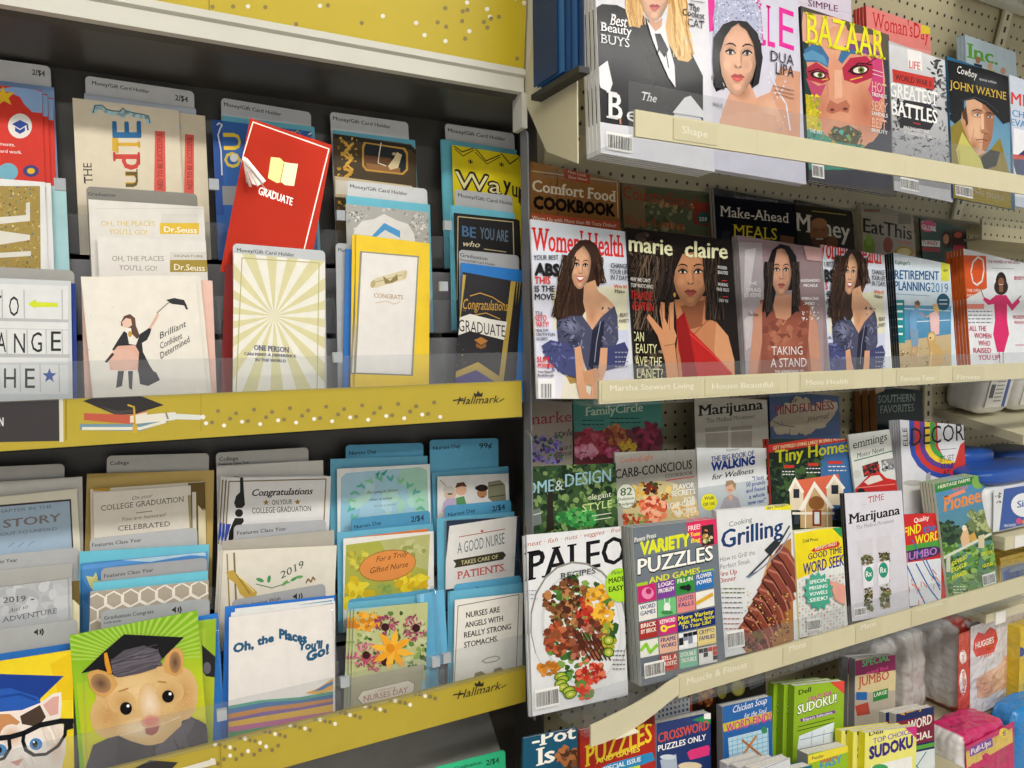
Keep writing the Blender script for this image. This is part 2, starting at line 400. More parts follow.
def face(cx, cy, w, h, sk, hair=None, lip='#b0453f', rot=0, smile=False, brow='#2a1d18', eye='#3a2a20'):
    """a printed portrait: w,h half sizes of the face, shaded with soft patches as in a photograph"""
    R = math.radians(rot); c, n = math.cos(R), math.sin(R)
    def p(u, v): x, y = u*w, v*h; return (cx+x*c-y*n, cy+x*n+y*c)
    def E(u, v, a, b, col, r=0): x, y = p(u, v); return ('e', x, y, a*w, b*h, col, rot+r)
    def G(u, v, a, b, c1, c2, r=0): x, y = p(u, v); return ('g', x, y, a*w, b*h, c1, c2, rot+r)
    def Pg(l, col):
        o = []
        for i in range(0, len(l), 2): o += list(p(l[i], l[i+1]))
        return ('p', o, col)
    rim = [-.95, -.35, -.82, -.8, -.4, -1.06, 0, -1.12, .4, -1.06, .82, -.8, .95, -.35, .93, .1, .78, .52, .5, .86, .2, 1.03, 0, 1.06, -.2, 1.03, -.5, .86, -.78, .52, -.93, .1]
    o = [('g', *p(0, 0), .1, .1, sk, sk)]
    lit, edge, dark = dk(sk, 1.07), dk(sk, .86), dk(sk, .7)
    m = len(rim)//2; P_ = [p(rim[2*i], rim[2*i+1]) for i in range(m)]; ce = p(-.12, -.1)
    for i in range(m):
        a, b = P_[i], P_[(i+1) % m]; ca = dark if a[0] > cx+.3*w else edge; cb = dark if b[0] > cx+.3*w else edge
        ma = (ce[0]+(a[0]-ce[0])*.62, ce[1]+(a[1]-ce[1])*.62); mb = (ce[0]+(b[0]-ce[0])*.62, ce[1]+(b[1]-ce[1])*.62)
        o.append(('q', [*ce, *ma, *mb], [lit, sk, sk])); o.append(('q', [*ma, *a, *b, *mb], [sk, ca, cb, sk]))
    o += [G(.44, .22, .26, .2, dk(sk, .93), sk), G(-.48, .2, .26, .2, dk(sk, 1.1), sk), G(0, .82, .22, .12, dk(sk, 1.06), sk), G(0, .7, .3, .06, dk(sk, .8), sk)]
    for s in (-1, 1):
        o += [G(.42*s, -.2, .33, .17, dk(sk, .68), sk), Pg([.2*s, -.12, .32*s, -.2, .46*s, -.21, .62*s, -.14, .46*s, -.08, .32*s, -.08], '#e8e0da'), E(.42*s, -.145, .085, .065, eye), E(.42*s, -.145, .04, .035, '#0c0a0a'),
            ('l', [*p(.17*s, -.12), *p(.3*s, -.2), *p(.46*s, -.22), *p(.66*s, -.15)], max(.45, .06*h), '#1a1210'), ('l', [*p(.24*s, -.1), *p(.42*s, -.07), *p(.58*s, -.11)], max(.3, .02*h), dk(sk, .5)),
            Pg([.15*s, -.34, .3*s, -.41, .5*s, -.42, .76*s, -.33, .5*s, -.37, .3*s, -.36, .17*s, -.3], brow)]
    o += [('q', [*p(.04, -.2), *p(.16, -.2), *p(.2, .2), *p(.06, .2)], [dk(sk, .95), dk(sk, .82), dk(sk, .78), sk]), ('q', [*p(-.07, -.15), *p(.04, -.15), *p(.07, .16), *p(-.09, .16)], [dk(sk, 1.1)]*4), G(0, .24, .23, .09, dk(sk, .66), dk(sk, .95)), G(0, .19, .13, .08, dk(sk, 1.1), sk), E(-.11, .265, .05, .02, dk(sk, .4)), E(.11, .265, .05, .02, dk(sk, .4))]
    if smile:
        o += [Pg([-.4, .42, -.2, .4, 0, .42, .2, .4, .42, .42, .28, .62, 0, .72, -.26, .62], lip), Pg([-.33, .45, 0, .47, .35, .45, .2, .57, 0, .62, -.2, .57], '#f4f0ea'), ('l', [*p(-.5, .3), *p(-.46, .5)], .4, dk(sk, .7)), ('l', [*p(.5, .3), *p(.48, .5)], .4, dk(sk, .6))]
    else:
        o += [Pg([-.36, .54, -.14, .46, 0, .49, .14, .46, .36, .54, 0, .57], dk(lip, .82)), Pg([-.36, .54, 0, .56, .36, .54, .18, .66, 0, .69, -.18, .66], lip), G(-.02, .61, .16, .035, dk(lip, 1.25), lip), ('l', [*p(-.34, .54), *p(0, .56), *p(.34, .54)], .4, dk(lip, .45))]
    return o
def lines(x0, y0, x1, y1, n, h, col, seed=1, dy=None):
    """rows of body copy too small to read"""
    R = random.Random(seed); o = []
    for i in range(n):
        t = i/max(1, n-1); ya = y0+(y1-y0)*t; x = x0; 
        while x < x1:
            w = R.uniform(.05, .16)*(x1-x0)+1; o.append(('r', x, ya, min(x1, x+w), ya+h, col)); x += w+1
    return o
# ================================================================== GREETING CARDS, UPPER SHELF
U1, U2, U3 = 1.02, 1.07, 1.12                   # depth of the three pockets
ZU1, ZU2, ZU3 = CZ-.09, CZ+.02, CZ+.125          # what they stand on
G = '#b9b9bb'; CY = '#6fc4da'; BL = '#2f7fd0'; TB = '#5aa9cf'; CR = '#ece2cd'; GD = '#a58a3c'; K_ = '#25211e'
def tab(label, q, Y, txt, price=None, col=G, zb=None, small=None, sound=None, dark='#4a4a4c', tx=None):
    x0, y0, x1, y1 = q[0:4]; sl = (y1-y0)/(x1-x0); X0 = max(x0, 0)
    def yy(x, d): return y0+sl*(x-x0)+d
    A = []
    if txt:
        a = (tx if tx is not None else X0+3); wdt = len(txt)*2.75*(.95 if len(txt) > 14 else 1)
        A.append(('t', txt, a, yy(a, 8.3), a+wdt, yy(a+wdt, 8.3), 3.9, dark, 'b'))
    if small:
        a = (tx if tx is not None else X0+3); wdt = len(small)*1.6
        A.append(('t', small, a, yy(a, 12.4), a+wdt, yy(a+wdt, 12.4), 2.4, dark, 'b'))
    if price: A.append(('t', price, x1-19, yy(x1-19, 11), x1-6, yy(x1-6, 11), 5.6, dark, 'hs'))
    if sound:
        a = sound; A += [('p', [a, yy(a, 7), a+2, yy(a, 6), a+4, yy(a, 4), a+4, yy(a, 11), a+2, yy(a, 9), a, yy(a, 8.5)], K_),
                         ('l', [a+6, yy(a, 5.5), a+6.8, yy(a, 7.5), a+6, yy(a, 9.5)], .9, K_), ('l', [a+8, yy(a, 4.3), a+9.2, yy(a, 7.5), a+8, yy(a, 10.7)], .9, K_)]
    s = Sheet(q, Y, 5, zb); s.art(A)
    o = s.build('tab_divider', col, PAPER, .001, dk(col, .9), corner=.006)
    return tag(o, label, 'tab divider')
def env(label, q, Y, col, zb=None, n=0, dx=.002, short=None, dz=-.001):
    return card(label, q, Y, col, (), 'envelope', 'envelope', n=n, dx=dx, dz=dz, th=.001, zb=zb, side=dk(col, .85), short=short)

# --- top pocket row
card('bright red card with yellow star and white circled blue cap badge', (-45,78, 42,92, 46,178, -40,172), U3, '#d9311f', [
    ('p', [-10,90, 20,86, 42,92, 42,113, 32,112, 24,104, 20,97, 8,92], '#8fb2de'),
    ('p', [3,86, 6,93, 15,92, 8.5,98, 11.5,105, 4,101, -3,106, -2,98, -8,93, 0,93], '#f3c51b'), ('e', 20,126, 12,12.5, '#ece9e4', 0),
    ('p', [12,124, 20,120, 28,124, 20,129], '#24459a'), ('p', [15,127, 20,130, 25,127, 25,131, 20,134, 15,131], '#24459a'), ('l', [27,124, 28,130], 1, '#24459a'),
    ('t', 'achievements.', -18,144, 15,146.5, 3.6, '#f5e9e2', 'b'), ('t', 'All your hard work.', -22,151, 22,154, 3.6, '#f5e9e2', 'b'),
    ('e', 8,172, 10,9, '#79b9cf'), ('e', 31,171, 8,6, '#3d3a7c'), ('e', 31,171, 4,3, '#e3b927')], n=2, dx=.006, dz=-.003, zb=ZU3, short='red star card', side='#c22c1d')
env('light blue envelope behind the red star card', (-50,76, 54,86, 56,160, -48,150), U3+.012, '#93b6e6', ZU3)
tab('grey tab marked 2/$4 behind the red star card', (-60,52, 51,66, 53,140, -55,130), U3+.016, None, '2/$4', '#eceef1', ZU3)
qa = [('t', 'THE', 92.5,184, 91.5,163, 9, '#2c2320', 's', -1, 0),
    ('t', 'u', 138,187, 137.5,169, 20, '#e0b12b', 'bs', -1, 0), ('t', 'u', 138,187, 137.5,169, 20, '#6b5a2a', 'ls', -1, 0),
    ('t', 'd', 140,170, 139.5,152, 28, '#d5463c', 'hs', -1, 0),
    ('t', 'T', 140,153, 139.5,136, 29, '#dcae2f', 'hs', -1, 0), ('t', 'E', 141,138, 140.5,121, 30, '#2873ad', 'hs', -1, 0),
    ('l', [94,112, 96,107, 101,107, 106,111, 112,113, 119,113, 123,116, 125,112, 128,112, 134,115, 141,116, 147,117, 149,123], 3.4, '#b6dbe4'), ('l', [93,113, 95,105.5, 102,105.3, 107,109.5, 113,111, 120,111.3, 123,108, 126,111, 134,113, 141,114, 148.5,116, 150,123], .7, '#54636b'),
    ('p', [155,131, 165,131.5, 166,200, 154,200], '#de5a4c'), ('t', 'NED TO BE SUCCESSFUL', 163,189, 162,133, 5.6, '#6b2420', 'n', -1, 0)]
s, o = card('cream card with sideways lettering in blue, yellow and red', (73,95, 178,113, 183,200, 76,200), U3, '#e4d8c0', qa, zb=ZU3, side='#d9ccb2', n=0)
card('cream card with a sideways red strip, peeking out at the right of the lettered card', (150,108, 205,117, 207,200, 152,200), U3+.005, '#e0d3ba', [('p', [185,134, 194,135, 194,200, 184,200], '#de5a4c'), ('t', 'NED TO BE SUCCESSFUL', 192.5,189, 192,137, 5.3, '#6b2420', 'n', -1, 0), ('l', [178,123,180,128], 2, '#b6dbe4')], zb=ZU3, side='#d9ccb2')
env('pale blue envelope behind the cream sideways lettered card', (84,94, 196,108, 197,180, 85,170), U3+.012, '#c5cfdc', ZU3)
tab('grey tab reading Money/Gift Card Holder above the cream lettered card', (85,75, 194,92, 196,160, 87,150), U3+.015, 'Money/Gift Card Holder', '2/$4', '#eceef0', ZU3, tx=92)
card('blue card with sideways yellow letters behind the red foil card', (212,118, 312,133, 314,210, 214,210), U3, '#2e66b4', [
    ('p', [212,118, 222,119, 224,215, 213,215], '#2553a0'), ('t', 'U', 241,150, 240,133, 18, '#f0d03c', 'h', -1, 0), ('t', 'O', 241,168, 240,152, 17, '#e9cf49', 'h', -1, 0),
    ('e', 234,158, 4,4, '#e8e8ea'), ('l', [217,125, 219,123, 222,125, 220,129, 218,135, 221,150, 222,175], 1, '#dde8ef'), ('p', [222,186, 240,186, 242,205, 223,205], '#9b9ea1'),
    ('b', 282,128, 312,145, 22, .6, 1.6, ['#d9c04a', '#e9e9ea', '#6db8d8'], 3)], zb=ZU3, side='#24529a')
env('cyan envelope standing behind the blue sideways card', (222,114, 314,128, 316,205, 224,205), U3+.010, CY, ZU3, n=1, dx=.001, short='cyan envelope of the blue card')
tab('grey tab reading Money/Gift Card Holder above the blue card', (221,97, 311,113, 312,180, 222,170), U3+.015, 'Money/Gift Card Holder', None, '#e9ecef', ZU3)
fo = [('l', [253,122, 329,149, 304,250], .9, '#f2d6c8'), ('l', [253,122, 224,220, 214,262], .8, '#f2d6c8'), ('l', [248,122, 217,262], .8, '#f6e3d8'),
    ('p', [271,157, 280,158, 284,162, 289,163, 298,164, 294,186, 285,185, 281,182, 277,183, 268,178], '#ead98a'), ('p', [284,162, 289,163, 298,164, 294,186, 285,185, 281,182], '#e6dcae'), ('l', [284,163, 280,183], .8, '#a5823c'),
    ('t', 'for the', 263,190, 277,195, 4, '#e8b7a4', 'i'), ('t', 'GRADUATE', 258,194, 292,205.5, 8, '#f6ece4', 'h', .18, -.98),
    ('p', [243,160, 247,158, 266,181, 258,186, 252,184], '#e6ded8'), ('l', [244,160, 257,185], .7, '#9a7f78'), ('l', [245,160, 262,183], .7, '#b09a90'), ('e', 244,159, 2.3,2.3, '#d9cfcb')]
s, o = card('shiny red foil card tilted to the right with a silver tassel and open book', (250,117, 332,146, 300,286, 213,274), 1.062, '#9a210c', fo, m=FOIL, lean=6, th=.002, side='#b22a18')
env('red foil card envelope edge hidden behind the white sunburst card', (226,264, 300,272, 298,396, 221,392), U1+.02, '#8e1f1c', ZU1)
card('dark card with gold scrollwork and a candle jar photograph', (333,133, 412,145, 412,240, 333,240), U3, '#4a3a22', [
    ('p', [334,134, 412,146, 412,150, 334,138], '#241d15'), ('b', 338,138, 358,212, 80, .7, 2, ['#c9962f', '#e0ae3c', '#8a651f'], 5), ('l', [344,142, 350,148, 343,154, 351,160, 344,168, 352,172, 344,178], 2.2, '#dca63a'), ('l', [352,144, 345,151, 353,158, 346,164, 353,170], 1.5, '#e9b94a'),
    ('p', [364,142, 405,148, 408,153, 408,170, 403,175, 366,171, 362,166, 362,146], '#c89a3e'), ('p', [366,143.5, 403,149.5, 406,154, 406,169, 402,173, 367,169, 364,165, 364,148], '#172024'),
    ('p', [364,155, 390,158, 402,173, 367,169, 364,165], '#6d4729'), ('p', [366,163, 400,168, 400,173, 367,169], '#9a6b3d'), ('l', [381,143, 379,155, 378,163, 386,166], .9, '#e8e2cc'), ('p', [397,152, 402,155, 398,168, 390,170, 388,166, 394,158], '#e2cfa4'), ('e', 394,154, 2,1.5, '#c9b187'),
    ('p', [334,176, 412,186, 412,200, 334,197], '#dcc9a2'), ('p', [336,180, 380,184, 380,196, 336,194], '#efe8d8')], n=2, dx=.004, dz=-.002, zb=ZU3, short='dark gold scrollwork card', side='#8a6a30')
env('cyan envelope behind the dark scrollwork card', (333,130, 415,140, 416,220, 334,220), U3+.010, CY, ZU3)
tab('grey tab reading Money/Gift Card Holder above the dark scrollwork card', (330,111, 408,123, 409,190, 331,190), U3+.015, 'Money/Gift Card Holder', None, '#e9ecef', ZU3)
card('bright yellow card with outlined curtain swags and tall thin letters', (453,144, 518,156, 520,240, 451,240), U3, '#f0dc1c', [
    ('l', [454,146, 462,152, 474,148], 1, K_), ('l', [455,149, 463,156, 474,150], .8, K_), ('l', [475,148, 486,161, 500,155], 1, K_), ('l', [475,152, 487,164, 500,157], .8, K_), ('l', [501,153, 510,164, 518,158], 1, K_), ('l', [454,143, 518,153], 1.2, K_),
    ('t', '*', 468,166, 473,167, 7, K_, 'h'), ('t', '*', 499,169, 504,170, 7, K_, 'h'), ('t', 'Wa', 454,188, 502,195, 19, K_, 'o'), ('t', 'Wa', 454.8,187, 501,194, 17, '#f5ebb0', 'n'),
    ('t', 'y', 503,191, 511,193, 17, K_, 'h'), ('t', 'up', 512,196, 524,199, 17, K_, 'bs')], n=2, dx=.004, dz=-.002, zb=ZU3, short='yellow swag card', side='#d8c51c')
env('cyan envelope behind the yellow swag card', (442,139, 516,150, 518,240, 441,240), U3+.010, CY, ZU3, n=1, dx=-.001, short='cyan envelope of the yellow card')
tab('grey tab reading Money/Gift Card Holder above the yellow swag card', (445,123, 514,134, 515,210, 446,210), U3+.015, 'Money/Gift Card Holder', None, '#e6e9ec', ZU3)

# --- middle pocket row
card('white bordered card with a gold glitter panel and tall white letters', (-60,174, 45,182, 47,290, -58,290), U2, '#e4e4e4', [
    ('p', [-60,186, 40,186, 41,300, -60,300], '#a48c45'), ('b', -5,186, 40,268, 260, .4, 1.3, ['#8a7434', '#c2a95a', '#6f5c2c', '#d9c88a', '#4f6c86'], 7),
    ('p', [-20,219, 26,215, 26,203, 30,202, 30,221, -20,226], '#dedbd2'), ('p', [-20,228, 30,235, 30,240, -20,248], '#dedbd2'), ('p', [-20,254, 31,251, 31,256, -20,259], '#dedbd2')], zb=ZU2, n=1, dx=.006, short='gold glitter panel card')
env('pale cyan envelope beside the gold glitter card', (-40,180, 66,186, 68,290, -38,290), U2+.012, '#a9d2d8', ZU2)
dq = [('r', 95,208, 203,209, '#d9d5cc'), ('t', 'OH, THE PLACES', 101,226, 155,226, 5.5, '#d9c77f', 'b'), ('t', "YOU'LL GO!", 109,234, 147,235, 5.5, '#d9c77f', 'b'), ('r', 161,214, 198,234, '#d9d6cf'), ('r', 160,223, 199,234, '#e2bd35'), ('t', 'Dr.Seuss', 164,232, 197,233, 6, '#f6f1df', 'h'), ('r', 205,222, 210,240, '#d9b92a')]
card('wide white card with gold lettering and yellow name label', (88,200, 204,206, 207,300, 92,300), U2, '#e2dfd9', dq, zb=ZU2, side='#d6d2c8')
card('wide white card with grey lettering, in front of the gold lettered one', (97,238, 206,240, 208,310, 100,310), U2-.007, '#e6e3de', [('t', 'OH, THE PLACES', 112,261, 164,261, 5.5, '#a6a196', 'b'), ('t', "YOU'LL GO!", 119,270, 157,271, 5.5, '#a6a196', 'b'), ('r', 170,252, 207,260, '#dad7d0'), ('t', 'SIGNATURE', 174,257, 203,257.6, 2.6, '#8d887c', 'b'), ('r', 170,260, 207,272, '#a78f35'), ('t', 'Dr.Seuss', 174,270, 205,271, 6.5, '#efe8cf', 'h')], zb=ZU2, side='#d6d2c8')
tab('grey tab reading Graduation Signature above the wide white cards', (86,187, 197,193, 199,260, 88,260), U2+.013, 'Graduation', None, '#8b8880', ZU2, tx=88)
card('silver patterned card with a white plaque and folded blue peak', (346,203, 428,213, 430,300, 347,300), U2, '#b4b3ae', [
    ('b', 346,206, 430,246, 60, .8, 2.4, ['#cfceca', '#9a9994', '#dcdbd7'], 8), ('c', 355,213, 9,9, 26, .5, 1.4, ['#6e6d69', '#e8e7e3'], 9), ('c', 418,222, 9,9, 26, .5, 1.4, ['#6e6d69', '#e8e7e3'], 10),
    ('p', [352,250, 354,230, 362,221, 374,219, 384,214, 396,220, 408,224, 414,234, 416,250], '#e6e5e1'), ('p', [371,237, 384,223, 400,231, 400,238, 385,230, 375,238], '#4b9fd8')], zb=ZU2, n=0)
env('cyan envelope behind the silver plaque card', (346,195, 430,205, 431,300, 347,300), U2+.008, CY, ZU2)
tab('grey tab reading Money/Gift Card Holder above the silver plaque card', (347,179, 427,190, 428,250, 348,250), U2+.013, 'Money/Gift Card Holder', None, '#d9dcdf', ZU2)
card('black framed card lettered BE who YOU ARE', (455,213, 516,219, 519,300, 454,300), U2, '#1d1d1f', [
    ('l', [458,216.5, 513,222, 515,300], .9, '#c9b98a'), ('l', [458,216.5, 457,300], .9, '#c9b98a'), ('t', 'BE', 462,236, 476,238, 11, '#4a7096', 'h'), ('t', 'YOU ARE', 480,238.5, 508,242, 12, '#5f7488', 'h'), ('t', 'who', 463,246, 480,247.5, 6, '#d9cfae', 'bi'), ('l', [484,249, 506,252], .8, '#c9b98a')], n=2, dx=.004, zb=ZU2, short='black framed card', side='#3a3a3c')
env('cyan envelope behind the black framed card', (452,204, 514,214, 516,300, 451,300), U2+.008, CY, ZU2, n=1, dx=-.002, short='cyan envelope of the black framed card')
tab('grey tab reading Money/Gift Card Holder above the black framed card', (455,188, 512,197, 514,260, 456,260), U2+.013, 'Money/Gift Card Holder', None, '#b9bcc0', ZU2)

# --- front pocket row
def ltr(t, x0, y0, x1, y1, h=21): return ('t', t, x0, y0, x1, y1, h, '#262626', 'n')
lb = [('p', [-80,281, 68,286, 68,394, -80,394], '#dddfe0'), ('l', [-60,318, 68,321], 2, '#b9bbbe'), ('l', [-60,355, 69,356], 2.4, '#b9bbbe'), ('l', [-60,327, 68,330], .7, '#c9cbcd'), ('l', [-60,364, 69,364], .7, '#c9cbcd'),
    ltr('O', 9,316, 19,316), ltr('T', -10,315, 2,315), ('p', [28,304, 36,299, 36,302, 58,303, 58,307, 36,307, 36,309], '#d0dc2a'), ltr('A', -3,352, 6,352), ltr('N', 14,353, 25,353), ltr('G', 31,352, 42,352), ltr('E', 51,351, 61,351), ltr('H', 4,388, 16,388), ltr('E', 25,388, 35,388), ltr('T', -14,388, -2,388),
    ('p', [49.5,368, 51.3,373, 56.5,373.5, 52.3,376.8, 54,382, 49.5,379, 45,382, 46.6,376.8, 42.5,373.5, 47.7,373], '#2c4f9e')]
for x in (6.5, 27, 46, 62): lb.append(('l', [x,330, x+.5,355], .7, '#babcbf'))
for x in (-1, 20, 40, 59): lb.append(('l', [x,364, x+.5,392], .7, '#babcbf'))
for x in (2, 24, 62): lb.append(('l', [x,290, x+.5,319], .7, '#babcbf'))
card('white light-box style card with black letters, a yellow arrow and a blue star', (-75,275, 71,281, 74,396, -72,396), U1, '#ccd0d4', lb, zb=ZU1, side='#20409a', th=.004)
env('royal blue envelope edge behind the light-box card', (-60,278, 75,283, 79,396, -60,396), U1+.008, '#23449c', ZU1)
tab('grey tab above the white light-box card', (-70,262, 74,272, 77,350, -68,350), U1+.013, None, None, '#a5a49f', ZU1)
br = [('b', 84,285, 200,390, 45, .3, .7, ['#cfcabf', '#e0b9a0', '#bdb7aa'], 12),
    ('p', [121,322, 124,316, 130,314, 135,318, 136,326, 140,336, 137,339, 131,333, 127,326, 121,326], '#5d4034'), ('p', [122,322, 126,318, 131,319, 132,325, 128,328, 123,327], '#e6c3ae'),
    ('p', [126,328, 131,328, 133,341, 128,341], '#efe9e2'), ('p', [124,331, 127,333, 129,344, 136,345, 140,334, 149,328, 153,323, 150,334, 147,340, 142,343, 143,352, 150,366, 158,378, 146,384, 138,372, 136,350, 124,350, 118,352, 112,350, 118,340], '#252429'),
    ('p', [118,346, 135,345, 139,352, 138,370, 110,370, 109,356], '#dfae9c'), ('e', 123,360, 15,11, '#e2b7a6'), ('p', [118,371, 124,371, 122,386, 116,388, 117,380], '#3a3740'), ('p', [128,371, 133,371, 132,390, 129,388], '#47434c'), ('p', [138,368, 156,372, 160,380, 148,386, 140,384], '#33313a'),
    ('l', [150,328, 155,320, 158,314], 1.6, '#e0b9a2'), ('l', [157,313, 168,303, 174,302], .7, '#8a8276'), ('p', [166,300, 174,298, 184,300, 187,306, 181,305, 172,304], '#26262a'), ('l', [184,303, 187,309], 1.4, '#26262a'),
    ('l', [113,354, 106,362], 1.6, '#3a3138'), ('e', 130,334, 2,3, '#c99a2d'),
    ('t', 'Brilliant', 160,339, 187,326, 6.5, '#2b2b2b', 'i', -.3, -.95), ('t', 'Confident', 161,349, 183,338, 6.5, '#2b2b2b', 'i', -.3, -.95), ('t', 'Determined', 161,359, 191,341, 6.5, '#2b2b2b', 'i', -.4, -.92)]
card('white card with a fashion sketch of a graduate tossing her cap', (80,279, 196,273, 209,398, 97,400), U1, '#e9e4da', br, zb=ZU1, side='#b3944a', n=1, dx=.006, short='graduate sketch card')
env('pale pink envelope behind the graduate sketch card', (79,276, 214,281, 218,398, 90,398), U1+.007, '#eac2b4', ZU1)
rays = []
for i in range(18):
    a0 = i*math.tau/18+.05; a1 = a0+math.tau/36; R_ = 120
    rays.append(('p', [274,316, 274+R_*math.cos(a0), 316+R_*math.sin(a0), 274+R_*math.cos(a1), 316+R_*math.sin(a1)], '#d9d3a4'))
op = rays+[('l', [242,258, 319,263, 317,392], .7, '#b9b27c'), ('l', [242,258, 236,392], .7, '#b9b27c'),
    ('t', 'ONE PERSON', 254,350, 289,352.5, 5.5, '#24306e', 'hs'), ('t', 'CAN MAKE A DIFFERENCE', 244,355, 296,357.5, 2.9, '#24306e', 'hs'), ('t', 'IN THE WORLD', 255,361, 286,362.4, 2.9, '#24306e', 'hs')]
card('cream sunburst card lettered ONE PERSON in dark blue', (236,254, 323,260, 322,400, 225,404), U1, '#ebe9df', op, zb=ZU1, side='#cfc9a8')
tab('grey tab reading Money/Gift Card Holder above the sunburst card', (233,243, 325,251, 325,330, 232,330), U1+.006, 'Money/Gift Card Holder', None, '#c6cace', ZU1, tx=237)
cg = [('p', [360,251, 419,256, 413,376, 354,374], '#8e8a7c'), ('p', [362,252.5, 417.5,257.5, 411,374.5, 356,372.5], '#e6e3e0'),
    ('p', [372,281, 376,278, 404,270, 407,272, 406,279, 403,280, 375,288, 371,286], '#d8cca8'), ('e', 373,284, 2.4,4, '#b8a878', 15), ('e', 405,274.5, 2,4.4, '#cdbf97', 15), ('p', [383,276, 390,281, 397,274, 398,280, 392,283, 385,284], '#8a7a4a'), ('l', [376,282, 402,275], .5, '#998a5c'),
    ('t', 'CONGRATS', 374,297.5, 403,299.5, 4.6, '#b9906a', 'bs'), ('l', [376,303, 386,301, 394,304, 400,302], .7, '#d3b9a2')]
card('tall yellow card with a white panel, a rolled diploma and CONGRATS', (357,238, 429,240, 420,390, 343,392), U1, '#ecc92b', cg, zb=ZU1, side='#d3b020', n=1, dx=-.005, short='yellow diploma card')
env('strong blue envelope behind the yellow diploma card', (348,250, 400,254, 398,390, 335,390), U1+.008, '#2a70bd', ZU1)
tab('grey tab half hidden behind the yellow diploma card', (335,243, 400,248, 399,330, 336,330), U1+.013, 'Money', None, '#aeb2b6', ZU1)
gd = [('p', [460,274, 466,275, 452,384, 446,384], '#b59a45'), ('p', [511,280, 516,280, 503,386, 498,386], '#b59a45'), ('b', 446,276, 466,384, 90, .4, .9, ['#d9c070', '#7d6a2a'], 14),
    ('t', 'Congratulations', 463,309, 508,311, 11, '#c79a3c', 'i'), ('l', [470,296, 480,293, 492,297, 505,305], .8, '#c79a3c'), ('l', [468,316, 486,313, 500,319], .8, '#c79a3c'),
    ('p', [458,318, 470,314, 490,319, 507,322, 504,340, 488,336, 470,331, 456,336], '#e9e6df'), ('t', 'GRADUATE', 458.5,331, 505,337, 12.5, '#1d1b1c', 'n'), ('p', [474,340, 481,337, 488,341, 481,345], '#b07733'), ('p', [476,343, 481,346, 486,343, 486,347, 481,349, 476,347], '#8a5a24'),
    ('p', [448,384, 450,374, 478,362, 502,378, 500,386, 476,371], '#b59a45'), ('p', [448,388, 450,380, 476,370, 500,385, 500,390], '#4b3f80')]
card('dark navy card with gold glitter edges and a white GRADUATE banner', (464,274, 516,280, 504,388, 446,387), U1, '#211f24', gd, zb=ZU1, side='#3a3270', n=2, dx=.006, short='navy GRADUATE card')
env('bright blue envelope behind the navy GRADUATE card', (461,262, 525,271, 523,390, 458,390), U1+.009, '#2b7dce', ZU1, n=1, dx=.001, short='blue envelope of the GRADUATE card')
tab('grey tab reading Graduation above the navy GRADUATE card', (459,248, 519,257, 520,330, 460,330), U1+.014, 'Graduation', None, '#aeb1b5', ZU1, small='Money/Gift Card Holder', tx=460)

# ================================================================== GREETING CARDS, LOWER SHELF
LA, LB, LC, LD = 1.125, 1.09, 1.055, 1.022
ZA, ZB, ZC, ZD = CZ-.37, CZ-.44, CZ-.49, CZ-.545
card('off-white card with a blue panel reading STORY', (-70,504, 78,489, 82,560, -60,575), LA, '#e7e2cd', [
    ('p', [-60,510, 71,499, 74,560, -55,575], '#3d3438'), ('p', [-60,512, 69.5,501, 72.5,560, -55,575], '#a8bfd4'),
    ('t', 'CHAPTER IN THE', -8,514, 52,508, 3.6, '#7d8a98', 'b', 0, -1), ('t', 'STORY', 3,528, 61,521, 8.5, '#857c7c', 'h'), ('t', 'ABOUT TO UNFOLD', -8,537, 57,530, 3.4, '#7d8a98', 'b'), ('l', [8,547, 14,543], .6, '#7fa0c4'), ('l', [18,547, 24,542], .6, '#7fa0c4'), ('l', [28,546, 34,541], .6, '#7fa0c4')], zb=ZA, side='#d9d2bc')
env('light grey envelope behind the STORY card', (-60,485, 83,477, 85,560, -55,570), LA+.008, '#d6d3cc', ZA)
tab('blank grey tab above the STORY card', (-60,470, 65,463, 67,540, -55,540), LA+.013, None, None, '#c8c6c1', ZA)
card('cream college graduation card framed by brown and gold', (94,494, 190,484, 195,565, 96,570), LA, '#ebe3d6', [
    ('t', 'On your', 132,500, 153,497, 4, '#6d5f4c', 'i'), ('t', 'COLLEGE GRADUATION', 101,511, 184,501.5, 5.8, '#4d4338', 's'), ('l', [136,513, 152,511], .6, '#8a7c66'), ('t', 'You are honored', 122,521, 166,516, 3.8, '#7a6b55', 'i'), ('t', 'CELEBRATED', 118,531, 170,526, 5.4, '#4d4338', 's'), ('l', [190,496, 192,530], 3, '#a4976e')], zb=ZA, side='#d9cfb9')
card('cream and brown layered card behind the college graduation card', (90,490, 203,481, 207,565, 95,570), LA+.005, '#efe6cf', [('p', [188,483, 204,482, 206,570, 190,570], '#6c5620'), ('p', [192,492, 196,492, 197,570, 193,570], '#e8e2d2'), ('p', [198,505, 206,514, 207,570, 199,570], '#eee3bf'), ('r', 93,486, 110,491, '#d8a92a')], zb=ZA, side='#cabf9d', n=1, dx=.003, short='layered cream and brown card')
env('gold envelope behind the college graduation card', (87,474, 214,470, 216,560, 89,560), LA+.014, '#c9ab62', ZA)
tab('grey tab reading College above the gold envelope', (107,457, 209,452, 210,530, 108,530), LA+.018, 'College', None, '#d2d1cc', ZA, tx=110)
